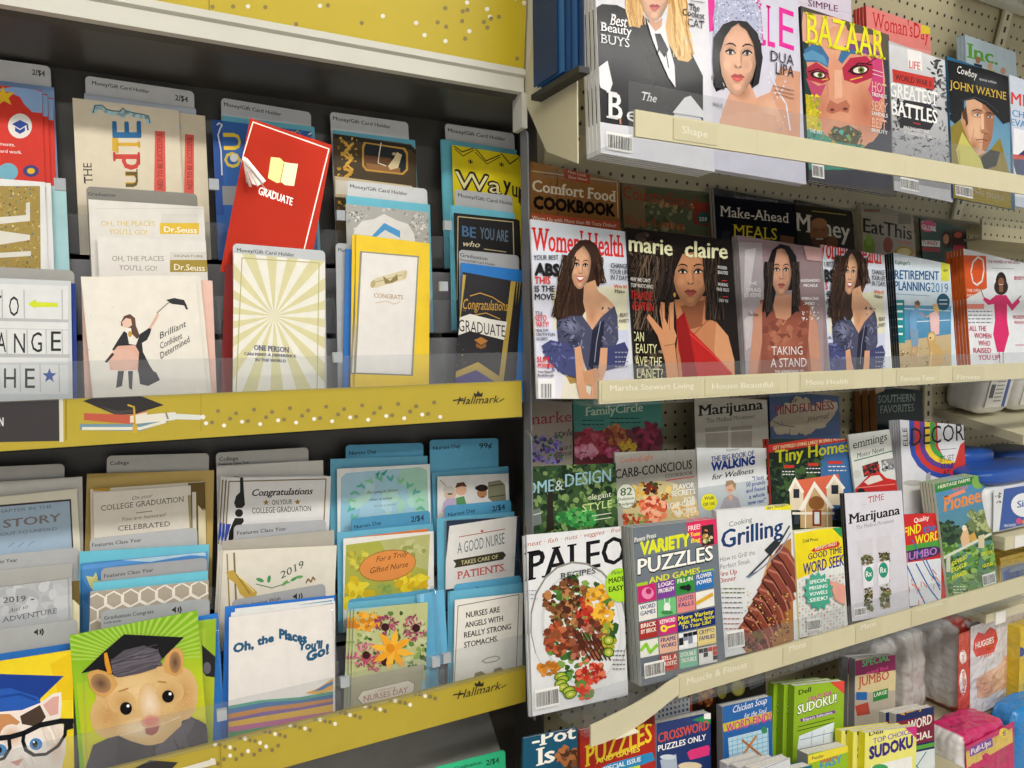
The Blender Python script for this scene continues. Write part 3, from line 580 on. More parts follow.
card('white card reading Congratulations on your college graduation with a black tassel', (227,480, 331,474, 327,560, 222,565), LA, '#e7e5e4', [
    ('l', [229,481.5, 326,479, 323,540], .9, '#7b6a3c'), ('l', [229,481.5, 225,545], .9, '#7b6a3c'),
    ('p', [240,477, 243,477, 244,493, 245,505, 242,508, 236,508, 234,503, 236,496, 240,492], '#1b1b1b'), ('e', 239,513, 4,4, '#1b1b1b'), ('p', [235,518, 243,518, 244,521, 238,530, 232,541, 228,545, 229,532, 233,522], '#1b1b1b'), ('p', [226,524, 231,524, 226,541, 224,541], '#2c4aa8'),
    ('t', 'Congratulations', 252,496, 313,494, 7, '#1f1c1b', 'his'), ('p', [266,499.5, 267,501.3, 269,501.5, 267.3,503, 268,505, 266,504, 264,505, 264.8,503, 263,501.5, 265.2,501.3], '#9c7732'), ('p', [297.5,499, 298.5,500.8, 300.5,501, 298.8,502.5, 299.5,504.5, 297.5,503.5, 295.5,504.5, 296.3,502.5, 294.5,501, 296.7,500.8], '#9c7732'), ('t', 'ON YOUR', 272,505, 292,504, 5.4, '#333', 'n'), ('t', 'COLLEGE GRADUATION', 252,513.5, 311,511, 6, '#333', 'n')], zb=ZA, side='#dad7d2', n=2, dx=-.004, short='white tassel card', dz=.001)
env('grey envelope behind the white tassel card', (217,466, 323,460, 325,550, 218,560), LA+.012, '#d6d3cd', ZA)
tab('grey tab reading College Features Class Year above the tassel card', (216,453, 308,447, 310,520, 217,530), LA+.017, 'College', None, '#d4d2cd', ZA, small='Features Class Year')
card('white card with a watercolour blue-green panel ringed by leaves', (338,471, 429,462, 432,540, 337,545), LA, '#e9ecea', [
    ('p', [341,478, 346,473, 420,467, 427,470, 430,545, 340,548], '#a8cfe2'), ('p', [400,469, 420,467, 427,470, 430,545, 395,548], '#a9d8c4'), ('p', [341,500, 360,505, 358,545, 340,548], '#94c7df'), ('c', 385,505, 30,24, 16, 5, 10, ['#b8dbe6', '#b2dcd2', '#a3d0e0'], 17),
    [[('e', 384+35*math.cos(t/3.3)+(i % 2)*3, 506+28*math.sin(t/3.3), 1.3, 3.6, ['#6fbf9d', '#5fb3a8', '#8ccf9b'][t % 3], 20*t+60*i)] for t in range(6, 22) for i in (0, 1)] ,
    ('p', [375,474, 380,471, 378,478], '#3f9f95'), ('p', [380,474, 388,469, 384,476], '#3f9f95'), ('t', 'For people know', 367,494, 398,491, 3, '#5f8391', 'i'), ('t', 'what it takes', 369,501, 392,499, 3, '#5f8391', 'i'), ('t', 'to be a nurse', 374,507, 396,505, 2.6, '#7f9fab', 'i')], zb=ZA, side='#d5d9d8')
env('sky blue envelope behind the watercolour leaves card', (331,461, 427,454, 430,545, 332,545), LA+.008, '#67b0ce', ZA)
tab('blue tab reading Nurses Day above the watercolour leaves card', (346,447, 423,441, 425,520, 347,520), LA+.013, 'Nurses Day', None, '#62b2da', ZA, dark='#1d3c52')
card('white nurses card with a cartoon family and a barrel', (438,478, 508,472, 511,545, 439,545), LA, '#e8e7e4', [
    ('e', 450,494, 6,6, '#e3c4a4'), ('e', 449,490, 6,4, '#cfcac2'), ('e', 461,490, 5.5,5.5, '#e8b998'), ('p', [455,488, 457,483, 464,482, 467,487, 462,486], '#5a3320'), ('p', [443,503, 447,498, 456,498, 458,512, 442,512], '#c7b5d4'), ('p', [456,498, 464,496, 468,510, 457,510], '#5d9b62'), ('l', [448,494, 452,494], 1.2, '#35302b'),
    ('e', 482,493, 5,5, '#b9845c'), ('e', 482,488, 6,3.5, '#2d1e18'), ('e', 477,488, 2,2, '#2d1e18'), ('l', [481,497, 484,497], .8, '#8a2f2a'), ('p', [488,482, 500,480, 505,485, 506,500, 494,503, 488,498], '#8a8a6e'), ('l', [489,486, 503,484], 1, '#55563f'), ('l', [490,497, 505,495], 1, '#55563f'), ('l', [446,486, 440,480], .8, '#b9a890')], zb=ZA)
env('sky blue envelope behind the cartoon family card', (432,474, 508,465, 510,550, 433,550), LA+.008, '#67b0ce', ZA)
tab('blue tab marked 99 cents reading Nurses Day', (430,442, 498,436, 500,520, 431,520), LA+.013, 'Nurses Day', '99¢', '#66b6dc', ZA, dark='#173247')

tab('grey tab reading Features Class Year left of the blue star card', (-50,560, 79,547, 81,620, -45,630), LB+.013, 'Features Class Year', None, '#b4b6b8', ZB, tx=-32)
env('pale grey envelope under the left class year tab', (-50,575, 73,563, 74,640, -45,650), LB+.008, '#b8b7b3', ZB)
card('blue card with yellow star shapes showing only its upper edge', (82,566, 208,550, 209,640, 84,650), LB, '#4f8fd0', [('p', [82,566, 208,550, 208,554, 82,570], '#5f9fe0'), ('p', [120,560, 205,551, 206,556, 190,555, 150,562], '#bcd9ea'), ('p', [86,576, 93,577, 96,572, 98,580, 106,582, 98,586, 94,592, 90,586], '#dcd98a'), ('p', [82,578, 90,590, 88,604, 83,600], '#3b7cc0')], zb=ZB, n=1, dx=-.002, short='blue star card', side='#3f7ab8')
env('cyan envelope behind the blue star card', (80,553, 209,543, 210,640, 81,640), LB+.006, CY, ZB, n=1, dx=0, short='cyan envelope of the blue star card')
tab('grey tab reading Features Class Year above the blue star card', (90,539, 197,527, 198,600, 91,600), LB+.013, 'Features Class Year', None, '#b6b8bb', ZB, tx=92)
bc = [('l', [227,554, 230,620], 1, '#a5873c'), ('l', [234,553, 236,600], 1.3, '#8a7040'), ('p', [226,572, 233,570, 238,577, 246,582, 257,592, 256,597, 245,598, 240,594, 236,584, 228,578], '#c9a74a'), ('l', [236,574, 250,594], .7, '#8d7228'), ('l', [238,574, 254,592], .7, '#f0dd9a'),
    ('t', '2019', 281,579, 304,567, 7.5, '#2d4a3a', 's', -.1, -1), ('e', 260,580, 4,1.9, '#4d9a5c', 20), ('e', 269,579, 1.8,3.8, '#4d9a5c', 10), ('l', [256,584, 272,588, 290,582], .7, '#5d8a52'), ('e', 285,583, 4,1.5, '#6cab63', -40), ('e', 294,579, 4,1.5, '#4d9a5c', -30), ('e', 299,577, 4,1.5, '#6cab63', -10), ('l', [306,583, 308,579, 311,582, 313,577, 315,580], 1.1, '#8a6a34')]
card('cream 2019 card with green leaves and a gold tassel', (223,552, 337,544, 334,620, 220,625), LB, '#e6e0d2', bc, zb=ZB, side='#c9b98a', n=2, dx=-.003, short='cream 2019 leaf card')
env('grey-beige envelope behind the cream 2019 card', (222,541, 334,530, 335,620, 223,620), LB+.01, '#b3aea4', ZB)
tab('grey tab reading Features Class Year above the cream 2019 card', (234,527, 326,518, 327,590, 235,590), LB+.015, 'Features Class Year', None, '#b0b2b7', ZB, tx=237)
card('white bordered card of yellow flowers with an orange oval', (343,542, 434,528, 431,596, 341,609), LB, '#e9e6df', [
    ('p', [346,545, 430,534, 427,592, 344,605], '#aeb04a'), ('p', [380,541, 430,534, 428,570, 390,560], '#b9b878'), ('c', 356,595, 14,14, 30, 3, 7, ['#e8cd28', '#f0da3a', '#d8b820'], 21), ('c', 412,582, 15,9, 26, 3, 6, ['#e8cd28', '#f0da3a', '#dcb41c'], 22), ('c', 358,560, 10,10, 24, 2, 4, ['#d9ce4c', '#a5a03a', '#c5bb3c'], 23), ('c', 385,590, 9,5, 14, 2, 4, ['#93ad5a', '#7f9f4a'], 24), ('c', 415,548, 12,8, 12, 3, 5, ['#c4c48a', '#98a050'], 25),
    ('e', 387.5,565.5, 29,15.5, '#a87a3c', -10), ('e', 387.5,565.5, 28,14.5, '#e29048', -10), ('t', 'For a Truly', 376,562, 408,555.5, 5.5, '#5a2c12', 'i'), ('t', 'Gifted Nurse', 370,573.5, 408,566.5, 6, '#5a2c12', 'i')], zb=ZB)
card('card with an orange top edge behind the yellow flower card', (345,540, 428,527, 430,590, 347,600), LB+.003, '#d9793a', [], zb=ZB)
env('sky blue envelope behind the yellow flower card', (337,535, 433,521, 434,600, 338,610), LB+.007, '#67b0ce', ZB)
tab('blue tab marked 2 for 4 dollars above the yellow flower card', (351,521, 430,508, 431,580, 352,590), LB+.012, 'Nurses Day', '2/$4', '#4b93bb', ZB, dark='#173247')
card('navy bordered card reading A good nurse takes care of patients', (447,524, 519,513, 516,580, 441,592), LB, '#25344a', [
    ('p', [449.5,526, 517,515.5, 514,580, 443,590], '#ebe8e4'), ('l', [459,537, 505,529], .7, '#b55c50'), ('e', 482,531, 1.4,1.2, '#c8473d'), ('t', 'A GOOD NURSE', 457.5,554, 504.5,543.5, 12, '#67737c', 'n'), ('p', [453,560, 503,551.5, 506,555, 503,559.5, 454,568, 456,564], '#3d3a28'), ('t', 'TAKES CARE OF', 461,565, 498,558.5, 4.4, '#e3d6a4', 'b'), ('t', 'PATIENTS.', 457,579.5, 506,570.5, 8.2, '#d2645a', 'bs')], zb=ZB, side='#dedbd6')
env('sky blue envelope behind the good nurse card', (437,521, 514,509, 516,590, 438,595), LB+.006, '#67b0ce', ZB)
tab('blue tab reading Nurses Day above the good nurse card', (445,509, 511,497, 512,570, 446,575), LB+.012, 'Nurses Day', '2/$4', '#4f98c0', ZB, dark='#173247')

card('grey marbled card lettered 2019 and ADVENTURE', (-50,592, 68,580, 72,650, -45,665), LC, '#b4b7bb', [
    ('c', 30,600, 50,16, 40, 4, 9, ['#bcbfc4', '#aaadb2', '#c6c8cb'], 31), ('t', '2019', 3,603, 26,601, 6, '#555a60', 'bs'), ('l', [31,599.5, 34,599.2], .9, '#555a60'), ('t', 'And so', 9,613, 28,608, 4.6, '#5d6268', 'i'), ('t', 'ADVENTURE', 2,622.5, 57,613, 5.4, '#565b62', 's')], zb=ZC, side='#8b7838', n=1, dx=.004, short='grey marbled 2019 card')
card('dark gold trimmed card at the right of the grey 2019 card', (20,587, 80,580, 82,660, 24,665), LC+.006, '#e8dfba', [('p', [66,580, 81,579, 82,608, 74,600, 68,598], '#6a5a2b'), ('p', [67,586, 72,586, 73,660, 68,660], '#dcd8d2'), ('r', 48,580, 68,584, '#c9a640')], zb=ZC)
hexa = []
for i in range(7):
    for j in range(3):
        cx, cy = 97+i*17+(j % 2)*8.5, 602+j*13-i*2.1-(j % 2)*1; P_ = []
        for k in range(7): a = k*math.tau/6+math.pi/6; P_ += [cx+9*math.cos(a), cy+8.5*math.sin(a)]
        hexa.append(('l', P_, 1, '#efe9df'))
card('taupe card with a white honeycomb pattern', (90,594, 209,579, 208,650, 90,660), LC, '#b0a494', hexa, zb=ZC, side='#e2dccf', n=1, dx=0, dz=0, short='taupe honeycomb card')
env('cyan envelope behind the taupe honeycomb card', (93,584, 208,569, 209,650, 94,660), LC+.010, CY, ZC)
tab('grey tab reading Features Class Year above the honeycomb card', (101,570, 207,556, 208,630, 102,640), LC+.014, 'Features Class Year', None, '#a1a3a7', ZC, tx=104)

cat_ = [('p', [-60,668, 73,652, 85,775, -45,790], '#edd22a'), ('p', [50,664, 73,652, 80,700, 60,700], '#e8c41e'), ('p', [-60,672, 64,676, 41,698, 38,704, 20,700, -60,715], '#1f3f8f'), ('p', [-60,695, 10,688, 38,697, 41,703, 32,712, -60,716], '#2a5bb4'), ('l', [0,697, 20,694, 36,700], 1.6, '#1f4796'),
    ('p', [-50,716, 22,710, 40,703, 52,694, 61,692, 62,704, 60,722, 66,740, 62,768, 50,780, -50,790], '#eee3da'), ('p', [43,705, 53,697, 59,696, 58,714, 50,716], '#dca9a0'), ('p', [20,716, 40,705, 46,717, 38,727, 22,724], '#4a3a30'), ('p', [-20,714, 10,714, 20,722, 6,736, -20,730], '#c98d5c'), ('g', 30,750, 26,20, '#f5eee8', '#eee3da'), ('g', 56,744, 10,26, '#d9b9a0', '#eee3da'), ('g', 12,736, 12,12, '#d8a880', '#eee3da'), ('s', 46,724, 54,744, 22, 6, ['#f6f0ea','#dfcfc2','#e8dcd2'], 33, .5), ('s', 20,756, 26,768, 20, 12, ['#f6f0ea','#dfcfc2','#e8dcd2'], 34, .3),
    ('e', 36,744, 8,6, '#f0f2f4', -20), ('e', 36,744, 6.5,6, '#4f86c0'), ('e', 35,744, 2.6,3.6, '#141824'), ('e', 34,742, 1,1, '#fff'), ('e', 0,750, 7,6, '#4f86c0'), ('e', -1,750, 3,3.6, '#141824'), ('p', [10,762, 24,758, 18,766], '#d99a92'),
    ('l', [66,722, 65,735, 58,746, 46,754, 34,755, 26,750, 23,741, 24,733], 2, '#16181c'), ('l', [73,721, 60,721, 40,725, 24,733, 10,737, -20,740], 3.4, '#16181c'), ('l', [9,738, 10,748, 4,758, -8,762], 2, '#16181c'), ('l', [68,721, 69,728], 5, '#16181c')]
card('yellow photo card of a kitten wearing glasses and a blue graduation cap', (-60,668, 73,652, 85,775, -45,790), LD-.004, '#e9c927', cat_, zb=None, side='#d9b720', m=GLOSS)
env('royal blue envelope behind the kitten card', (-50,664, 70,641, 74,760, -45,775), LD+.008, '#2b74c8', ZD)
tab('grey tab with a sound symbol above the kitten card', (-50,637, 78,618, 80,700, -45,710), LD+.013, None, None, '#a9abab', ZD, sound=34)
ham = []
for i in range(30):
    a = math.pi+i*math.pi/30; ham.append(('p', [138,660, 138+90*math.cos(a), 660+60*math.sin(a), 138+90*math.cos(a+.045), 660+60*math.sin(a+.045)], '#aacb55'))
ham = [('p', [70,636, 197,610, 204,662, 76,686], '#7cb526', '#9cc22a'), ('p', [76,684, 204,652, 213,745, 85,770], '#a6c42c', '#e0d02c')]+ham+[
    ('p', [85,770, 93,745, 108,738, 130,735, 160,733, 190,716, 206,724, 213,760, 213,790, 85,800], '#4b4650'), ('p', [110,737, 118,734, 150,744, 155,748, 158,790, 120,790, 112,750], '#3c3842'), ('l', [154,746, 155,775], 1.4, '#26232a'), ('p', [158,747, 168,737, 190,717, 196,720, 180,745, 160,768], '#5c5662'),
    ('e', 146,698, 51,36, '#d9b47c', -6), ('e', 118,714, 25,24, '#d9b47c'), ('e', 176,692, 22,27, '#d9b47c'), ('e', 150,726, 32,19, '#d9b47c', -8), ('g', 136,690, 34,20, '#e6c894', '#d9b47c', -8), ('g', 108,716, 18,22, '#c8985c', '#d9b47c'), ('g', 184,694, 14,26, '#c8985c', '#d9b47c'), ('g', 142,728, 26,13, '#efdcbc', '#d9b47c', -6), ('g', 150,704, 12,22, '#eedcc8', '#d9b47c', -6), ('g', 122,702, 14,12, '#c99c62', '#d9b47c'), ('g', 170,692, 14,12, '#c99c62', '#d9b47c'), ('b', 97,700, 112,726, 60, .5, 1.3, ['#d9ae70','#c4955a','#e2bd86'], 301, .25), ('b', 182,680, 194,706, 60, .5, 1.3, ['#d9ae70','#c4955a','#e2bd86'], 302, .25), ('b', 112,690, 180,738, 200, .5, 1.3, ['#e6cb9c','#cfa66a','#dcb984','#c99c60'], 303, .25),
    ('c', 146,698, 44,30, 160, .5, 1.2, ['#e4c490', '#d2a86c', '#dfbd88'], 35, .3),
    ('p', [87,674, 93,669, 104,670, 114,677, 118,684, 112,692, 104,698, 96,694, 90,686], '#d2a05c'), ('g', 101,683, 11,9, '#5f4438', '#a88058', 40), ('p', [165,672, 163,662, 168,651, 176,647, 182,650, 184,660, 182,672, 176,676], '#d2a05c'), ('g', 175,662, 6,11, '#5f4438', '#a88058'),
    ('p', [81,673, 102,653, 124,634, 184,637, 168,653, 160,661, 140,668, 118,677, 108,672, 98,669], '#1a1a1d'), ('p', [111,660, 124,650, 144,645, 158,651, 162,658, 156,668, 140,673, 120,677, 112,672], '#55505a'), ('g', 140,656, 18,8, '#77717c', '#55505a', -15), ('s', 112,668, 160,656, 24, 8, ['#46414b', '#67616c'], 36, 1), ('p', [104,653, 107,652, 111,668, 112,673, 108,674, 105,664], '#d9932b'),
    ('e', 126,708, 6,6.4, '#0f0d10'), ('e', 168,696, 6,6.2, '#0f0d10'), ('e', 128,705.5, 1.5,1.5, '#fff'), ('e', 170,693.5, 1.5,1.5, '#fff'), ('l', [119,691, 128,688], 1, '#b58746'), ('l', [158,681, 166,682], 1, '#b58746'),
    ('g', 151,721, 10,6.5, '#cc7568', '#d9a888', -8), ('p', [144,720, 150,716, 158,718, 155,723, 150,725, 146,724], '#d48478'), ('p', [145,728, 152,727, 160,725, 157,732, 152,735, 146,733], '#a65f58'), ('l', [120,735, 142,729], .4, '#f4e9da'), ('l', [180,716, 162,724], .4, '#f4e9da'), ('p', [85,800, 85,772, 93,745, 108,738, 118,735, 132,741, 150,746, 155,749, 166,739, 188,719, 198,719, 206,724, 213,760, 213,800], '#453f4a'), ('p', [118,735, 132,741, 150,746, 155,749, 157,800, 130,800, 116,760], '#3a3640'), ('p', [155,749, 166,739, 188,719, 196,720, 182,745, 162,770], '#5a5460'), ('s', 180,735, 200,780, 14, 8, ['#56505c','#38333d'], 306, 1)]
card('green photo card of a hamster in a black mortarboard and gown', (70,636, 197,610, 213,745, 85,772), LD-.006, '#8cbb28', ham, side='#7aa824', m=GLOSS, th=.002)
card('green graduation card peeking out right of the hamster card, black cap corner showing', (120,628, 217,620, 219,750, 125,760), LD+.004, '#98bb2a', [('p', [195,630, 205,628, 206,700, 197,700], '#a9c63a'), ('p', [202,645, 228,668, 228,676, 210,682, 203,672], '#1d1c1f'), ('e', 207,668, 4,6, '#6b6572'), ('p', [205,676, 219,678, 219,760, 200,760], '#b9c32c')], zb=ZD)
env('royal blue envelope behind the hamster card', (110,634, 218,612, 222,750, 115,760), LD+.010, '#2b7fd6', ZD)
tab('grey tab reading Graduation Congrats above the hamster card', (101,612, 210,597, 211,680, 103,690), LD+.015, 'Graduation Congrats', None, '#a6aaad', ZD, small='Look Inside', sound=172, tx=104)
def hill(pts, col): return ('p', pts, col)
oh = [('t', 'Oh,', 233,653, 254,648, 9, '#20587c', 'o'), ('t', 'the', 257,645.5, 274,641, 8, '#20587c', 'o'), ('t', 'Places', 279,638, 307,643, 9.5, '#20587c', 'o'), ('t', "You'll", 298,650, 322,648, 8, '#20587c', 'o', .1, -1), ('t', 'Go!', 306,662, 329,653, 10, '#20587c', 'o'),
    hill([228,706, 260,700, 300,697, 333,691, 333,745, 228,745], '#4fa08a'), hill([228,709, 265,702, 300,700, 333,694, 333,745, 228,745], '#3a6ea8'), hill([228,714, 265,707, 300,703, 333,698, 333,745, 228,745], '#c9863e'), hill([228,719, 262,712, 300,707, 333,701, 333,745, 228,745], '#7d5a9a'), hill([228,722, 262,716, 300,710, 333,704, 333,745, 228,745], '#e2b33a'), hill([228,727, 262,722, 300,716, 333,711, 333,745, 228,745], '#c46a9c'), hill([228,732, 255,728, 300,722, 333,716, 333,745, 228,745], '#5d9a6a'),
    hill([305,693, 318,688, 333,678, 333,690, 318,694], '#e0a83a'), hill([312,692, 326,684, 333,681, 333,684, 322,690], '#3a6ea8')]
card('white storybook card with blue title lettering over striped coloured hills', (228,618, 336,603, 333,716, 228,738), LD-.003, '#e6e1dd', oh, zb=ZD, side='#cfcac4')
for i, (x0, y0, x1, y1, l_) in enumerate(((232,614, 335,600, 'middle one of three'), (236,610, 334,597, 'rearmost of three'))):
    card('white card with a blue swoosh, %s stacked storybook cards' % l_, (x0-1,y0, x1,y1, x1-1,y1+90, x0-2,y0+90), LD+.001+.003*i, '#e3e4e4', [('p', [x0+3,y0+4, x1-30,y0-6, x1-2,y1+3, x1-2,y1+6, x0+30,y0+4], '#3c93bb')], zb=ZD, group='storybook cards in their pocket')
env('royal blue envelope behind the storybook card', (225,608, 335,594, 336,710, 226,720), LD+.009, '#2b78d4', ZD, n=1, dx=.001, short='royal blue envelope of the storybook card')
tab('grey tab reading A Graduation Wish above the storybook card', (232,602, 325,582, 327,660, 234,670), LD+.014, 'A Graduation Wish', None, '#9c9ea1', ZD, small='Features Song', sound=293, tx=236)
fl = [('p', [350,612, 430,599, 425,680, 349,690], '#b9bd88'), ('b', 352,612, 428,668, 150, 1, 3.4, ['#5f7f3c', '#8aa25a', '#3f5a2c', '#c3c79a'], 41),
    ('c', 366,621, 14,9, 40, 2, 4, ['#e09a30', '#e8ac3c', '#c97f24'], 42), ('c', 414,628, 12,12, 60, 1.4, 3.6, ['#a04a6c', '#8a3a58', '#b9637f'], 43, .4), ('c', 385,624, 12,10, 46, 1.4, 3.6, ['#96405f', '#b0586f', '#7a2f4a'], 44, .4), ('c', 366,655, 13,12, 50, 1.6, 4, ['#c0567c', '#a84568', '#d07892'], 45, .35), ('c', 376,662, 16,9, 40, 1.6, 3.6, ['#b34f66', '#c96a58'], 46, .4)]
for (cx, cy) in ((416,628), (385,627), (366,655), (385,662)): fl.append(('e', cx, cy, 4, 4, '#3c1c1e'))
for k in range(8):
    a = k*math.tau/8+.2; fl.append(('p', [392+3*math.cos(a+1.2), 650+3*math.sin(a+1.2), 392+14*math.cos(a+.25), 650+14*math.sin(a+.25), 392+23*math.cos(a), 650+21*math.sin(a), 392+14*math.cos(a-.25), 650+14*math.sin(a-.25), 392+3*math.cos(a-1.2), 650+3*math.sin(a-1.2)], '#eba32c' if k % 2 else '#f0b43c'))
fl += [('e', 390,648, 4.5,4.5, '#d88a1c'), ('p', [350,678, 424,664, 420,700, 349,712], '#a8a389'), ('p', [357,698, 362,691, 408,680, 414,683, 414,690, 409,695, 362,704], '#dcd3c2'), ('l', [357,698, 362,691, 408,680, 414,683, 414,690, 409,695, 362,704, 357,698], .7, '#8f8772'), ('t', 'Celebrating', 375,692, 396,688, 3, '#b8816a', 'i'), ('t', 'NURSES DAY', 363,701.5, 408,692, 6, '#a4644f', 's')]
card('flower photograph card reading NURSES DAY inside a clear box', (352,612, 430,599, 419,702, 348,713), LD-.004, '#8fb9c4', fl, zb=ZD, m=GLOSS, n=2, dx=-.004, short='flower NURSES DAY card', side='#4c9ab8')
card('blue envelope slanting out to the right of the flower card', (420,595, 441,590, 440,650, 421,684), LD+.010, '#66b1d8', [('p', [420,595, 424,594, 421,684, 419,684], '#8fc9e4')], 'envelope', 'envelope', th=.001)
env('cyan envelope behind the flower card', (347,605, 432,592, 428,700, 346,710), LD+.012, '#6cb4cc', ZD)
tab('blue tab reading Nurses Day lying above the clear boxed card', (348,602, 438,586, 438,650, 349,660), LD+.017, 'Nurses Day', None, '#559fc0', ZD, dark='#24485c')
card('white card reading Nurses are angels with really strong stomachs', (455,603, 523,590, 519,678, 450,690), LD-.003, '#e6e2da', [
    ('l', [458,606, 519,594.5, 516,677], .7, '#6f6a60'), ('l', [458,606, 454,690], .7, '#6f6a60'), ('t', 'NURSES ARE', 466,618, 500,612, 6, '#2b2724', 'h'), ('t', 'ANGELS WITH', 465,628, 503,621, 6, '#2b2724', 'h'), ('t', 'REALLY STRONG', 464,638, 511,629, 6, '#2b2724', 'h'), ('t', 'STOMACHS.', 464,648, 498,641, 6, '#2b2724', 'h'),
    ('l', [482,661, 487,658, 496,656, 500,658, 496,661, 486,663, 482,661], 1, '#a89c84'), ('p', [473,680, 475,673, 481,671, 486,674, 486,684, 474,688], '#8f8262'), ('p', [492,678, 494,669, 500,667, 505,671, 505,681, 493,684], '#8f8262')], zb=ZD)
env('sky blue envelope behind the angels card', (450,594, 522,580, 522,680, 448,690), LD+.006, '#67b0ce', ZD, n=1, dx=-.002, short='sky blue envelope of the angels card')
tab('blue tab reading Nurses Day above the angels card', (454,587, 521,573, 522,650, 455,660), LD+.013, 'Nurses Day', None, '#5aa6cc', ZD, dark='#173247')
tab('green tab at the very bottom of the card rack', (434,767, 505,750, 508,800, 436,815), 1.0, 'Graduation', '2/$4', '#37c48c', None, dark='#104a34', tx=454)
# ================================================================== MAGAZINES
def T(t, x0, y0, x1, y1, h, c, st='n', *u): return ('t', t, x0, y0, x1, y1, h, c, st)+u
def L(pts, w, c): return ('l', pts, w, c)
def Pg(pts, c, c2=None): return ('p', pts, c, c2) if c2 else ('p', pts, c)
def El(*a): return ('e',)+a
SK = '#d8a583'
# ---------------- top shelf
ZT = CZ+.2585; TY = .86
vg = [Pg([589,12, 602,4, 617,5, 640,16, 652,24, 690,50, 703,76, 703,122, 690,100, 676,110, 672,120, 640,128, 628,126, 612,124, 590,120], '#0f1118'), Pg([589,25, 603,20, 616,40, 610,90, 589,96], '#151823'), Pg([640,12, 652,24, 664,34, 673,56, 674,88, 672,86, 660,60, 652,40, 640,22], '#10111a'),
    Pg([622,-20, 645,-20, 645,8, 640,28, 632,26, 630,10], '#d3a462'), Pg([668,-20, 684,-20, 686,40, 692,58, 688,62, 678,60, 664,36, 668,10], '#d9b071'), L([672,-5, 676,30, 684,58], 1.4, '#c08d4a'), L([680,-10, 682,25, 690,56], 1, '#e8c88c'),
    ('s', 630,-15, 636,26, 26, 7, ['#e8c88c','#b98540','#dcae68'], 200, 1.2), ('s', 676,-12, 684,56, 36, 8, ['#e8c88c','#b98540','#dcae68','#f0d8a4'], 201, 1.6), Pg([636,-40, 646,-52, 664,-52, 674,-38, 676,-10, 670,4, 640,4, 634,-10], '#c8974e'), ('g', 622,60, 26,30, '#1d202c', '#0f1118'), ('g', 604,60, 12,20, '#1c202c', '#151823', 10), *face(655, -9, 16, 29, '#e0b296', lip='#c9686a', rot=3, brow='#8a6434', eye='#3f6a8a'), Pg([637,-30, 644,-44, 655,-48, 648,-36, 641,-20, 639,-2, 636,-10], '#d9b071'), Pg([655,-48, 668,-42, 674,-26, 674,-4, 670,-16, 664,-34], '#d0a25c'), Pg([648,18, 655,23, 662,18, 660,34, 655,32, 650,30], '#cf9c80'),
    Pg([646,20, 655,32, 664,24, 667,40, 674,66, 675,88, 668,78, 660,60, 652,40], '#e4e3e8'), Pg([654,34, 660,34, 668,50, 664,58, 658,50], '#1a1c26'), L([660,38, 657,54], 1.6, '#1a1c26'), L([664,44, 668,68], 1.4, '#1a1c26'),
    T('Best', 609,25, 627,28, 12, '#f0f0f2', 'bsi'), T('Beauty', 600,31, 631,36, 9.5, '#f0f0f2', 'bs'), T('BUYS', 600,43, 629,48, 9.5, '#e6e6ea', 's'),
    Pg([595,70, 607,61, 612,84, 609,93, 600,88], '#e9e9ee'), Pg([684,98, 690,96, 703,112, 703,118, 672,113], '#dedee2'), L([619,112, 620,124], 2, '#c88a70'),
    T('B', 606,118, 622,121, 29, '#f0f0f2', 'bs'), T('eauty', 626,121, 682,128, 16, '#eeeef0', 's'), T('The', 641,100, 656,103, 9, '#eeeef0', 'si'), T('The', 688,10, 699,12, 7, '#333', 'bs'), T('Coolest', 682,15, 704,20, 7, '#333', 'bs'), T('CAT', 687,26, 704,29, 8, '#333', 's'), ('l', [690,1, 704,3], .7, '#777')]
mag('fashion magazine with a blonde woman in a black suit reading Best Beauty Buys', (594,-62, 706,-41, 703,163, 588,147), TY, '#dcdce4', vg, n=3, dx=-.0015, zb=ZT, short='black suit fashion magazine', spine='#e9e9e9', lean=5, th=.0065, bar=(.04, .9, .26, .98, 3))
el = [Pg([703,0, 800,20, 800,160, 703,150], '#cfcfe4', '#d8d3dd'), Pg([705,-10, 714,-10, 716,30, 706,33], '#e0259a'), Pg([756,0, 760,0, 764,46, 759,45], '#e0259a'), T('E', 779,46, 794,51, 42, '#e0259a', 'ls'), T('LL', 757,43, 775,48, 44, '#e0259a', 'ls'),
    Pg([713,14, 722,0, 738,-6, 752,0, 760,18, 762,60, 758,82, 752,88, 724,88, 716,92, 713,84, 716,60], '#17151b'), Pg([713,18, 716,0, 730,-12, 750,-8, 760,12, 760,34, 750,26, 738,22, 726,26, 718,36, 714,38], '#b7bcd6'), ('b', 715,-6, 759,30, 200, .5, 1.5, ['#dfe3f4', '#8f96bb', '#c8cde4', '#7d84ac'], 51),
    Pg([733,84, 750,84, 756,98, 775,90, 790,80, 800,84, 800,160, 720,150, 722,112], '#d9a386'), ('g', 742,92, 10,10, '#a8714f', '#d9a386'), ('g', 772,112, 18,16, '#e6b89c', '#d9a386'), Pg([720,118, 740,112, 760,112, 776,116, 776,150, 718,148], '#dba98e'),
    Pg([781,66, 790,70, 800,72, 800,160, 778,110, 770,92, 775,80], '#d39c80'), L([770,72, 778,92, 786,104, 790,130], 2.4, '#dfe1ec'), ('b', 768,70, 790,130, 30, .5, 1.3, ['#c8cbe0', '#eceef8', '#9ba0c2'], 52), L([717,45, 715,70, 724,86], 1.6, '#d4d8ea'), L([759,45, 762,70, 754,84], 1.6, '#d4d8ea')]
el += face(738, 58, 20, 35, '#e0ae92', lip='#d0605c', rot=3, brow='#2a1a16')
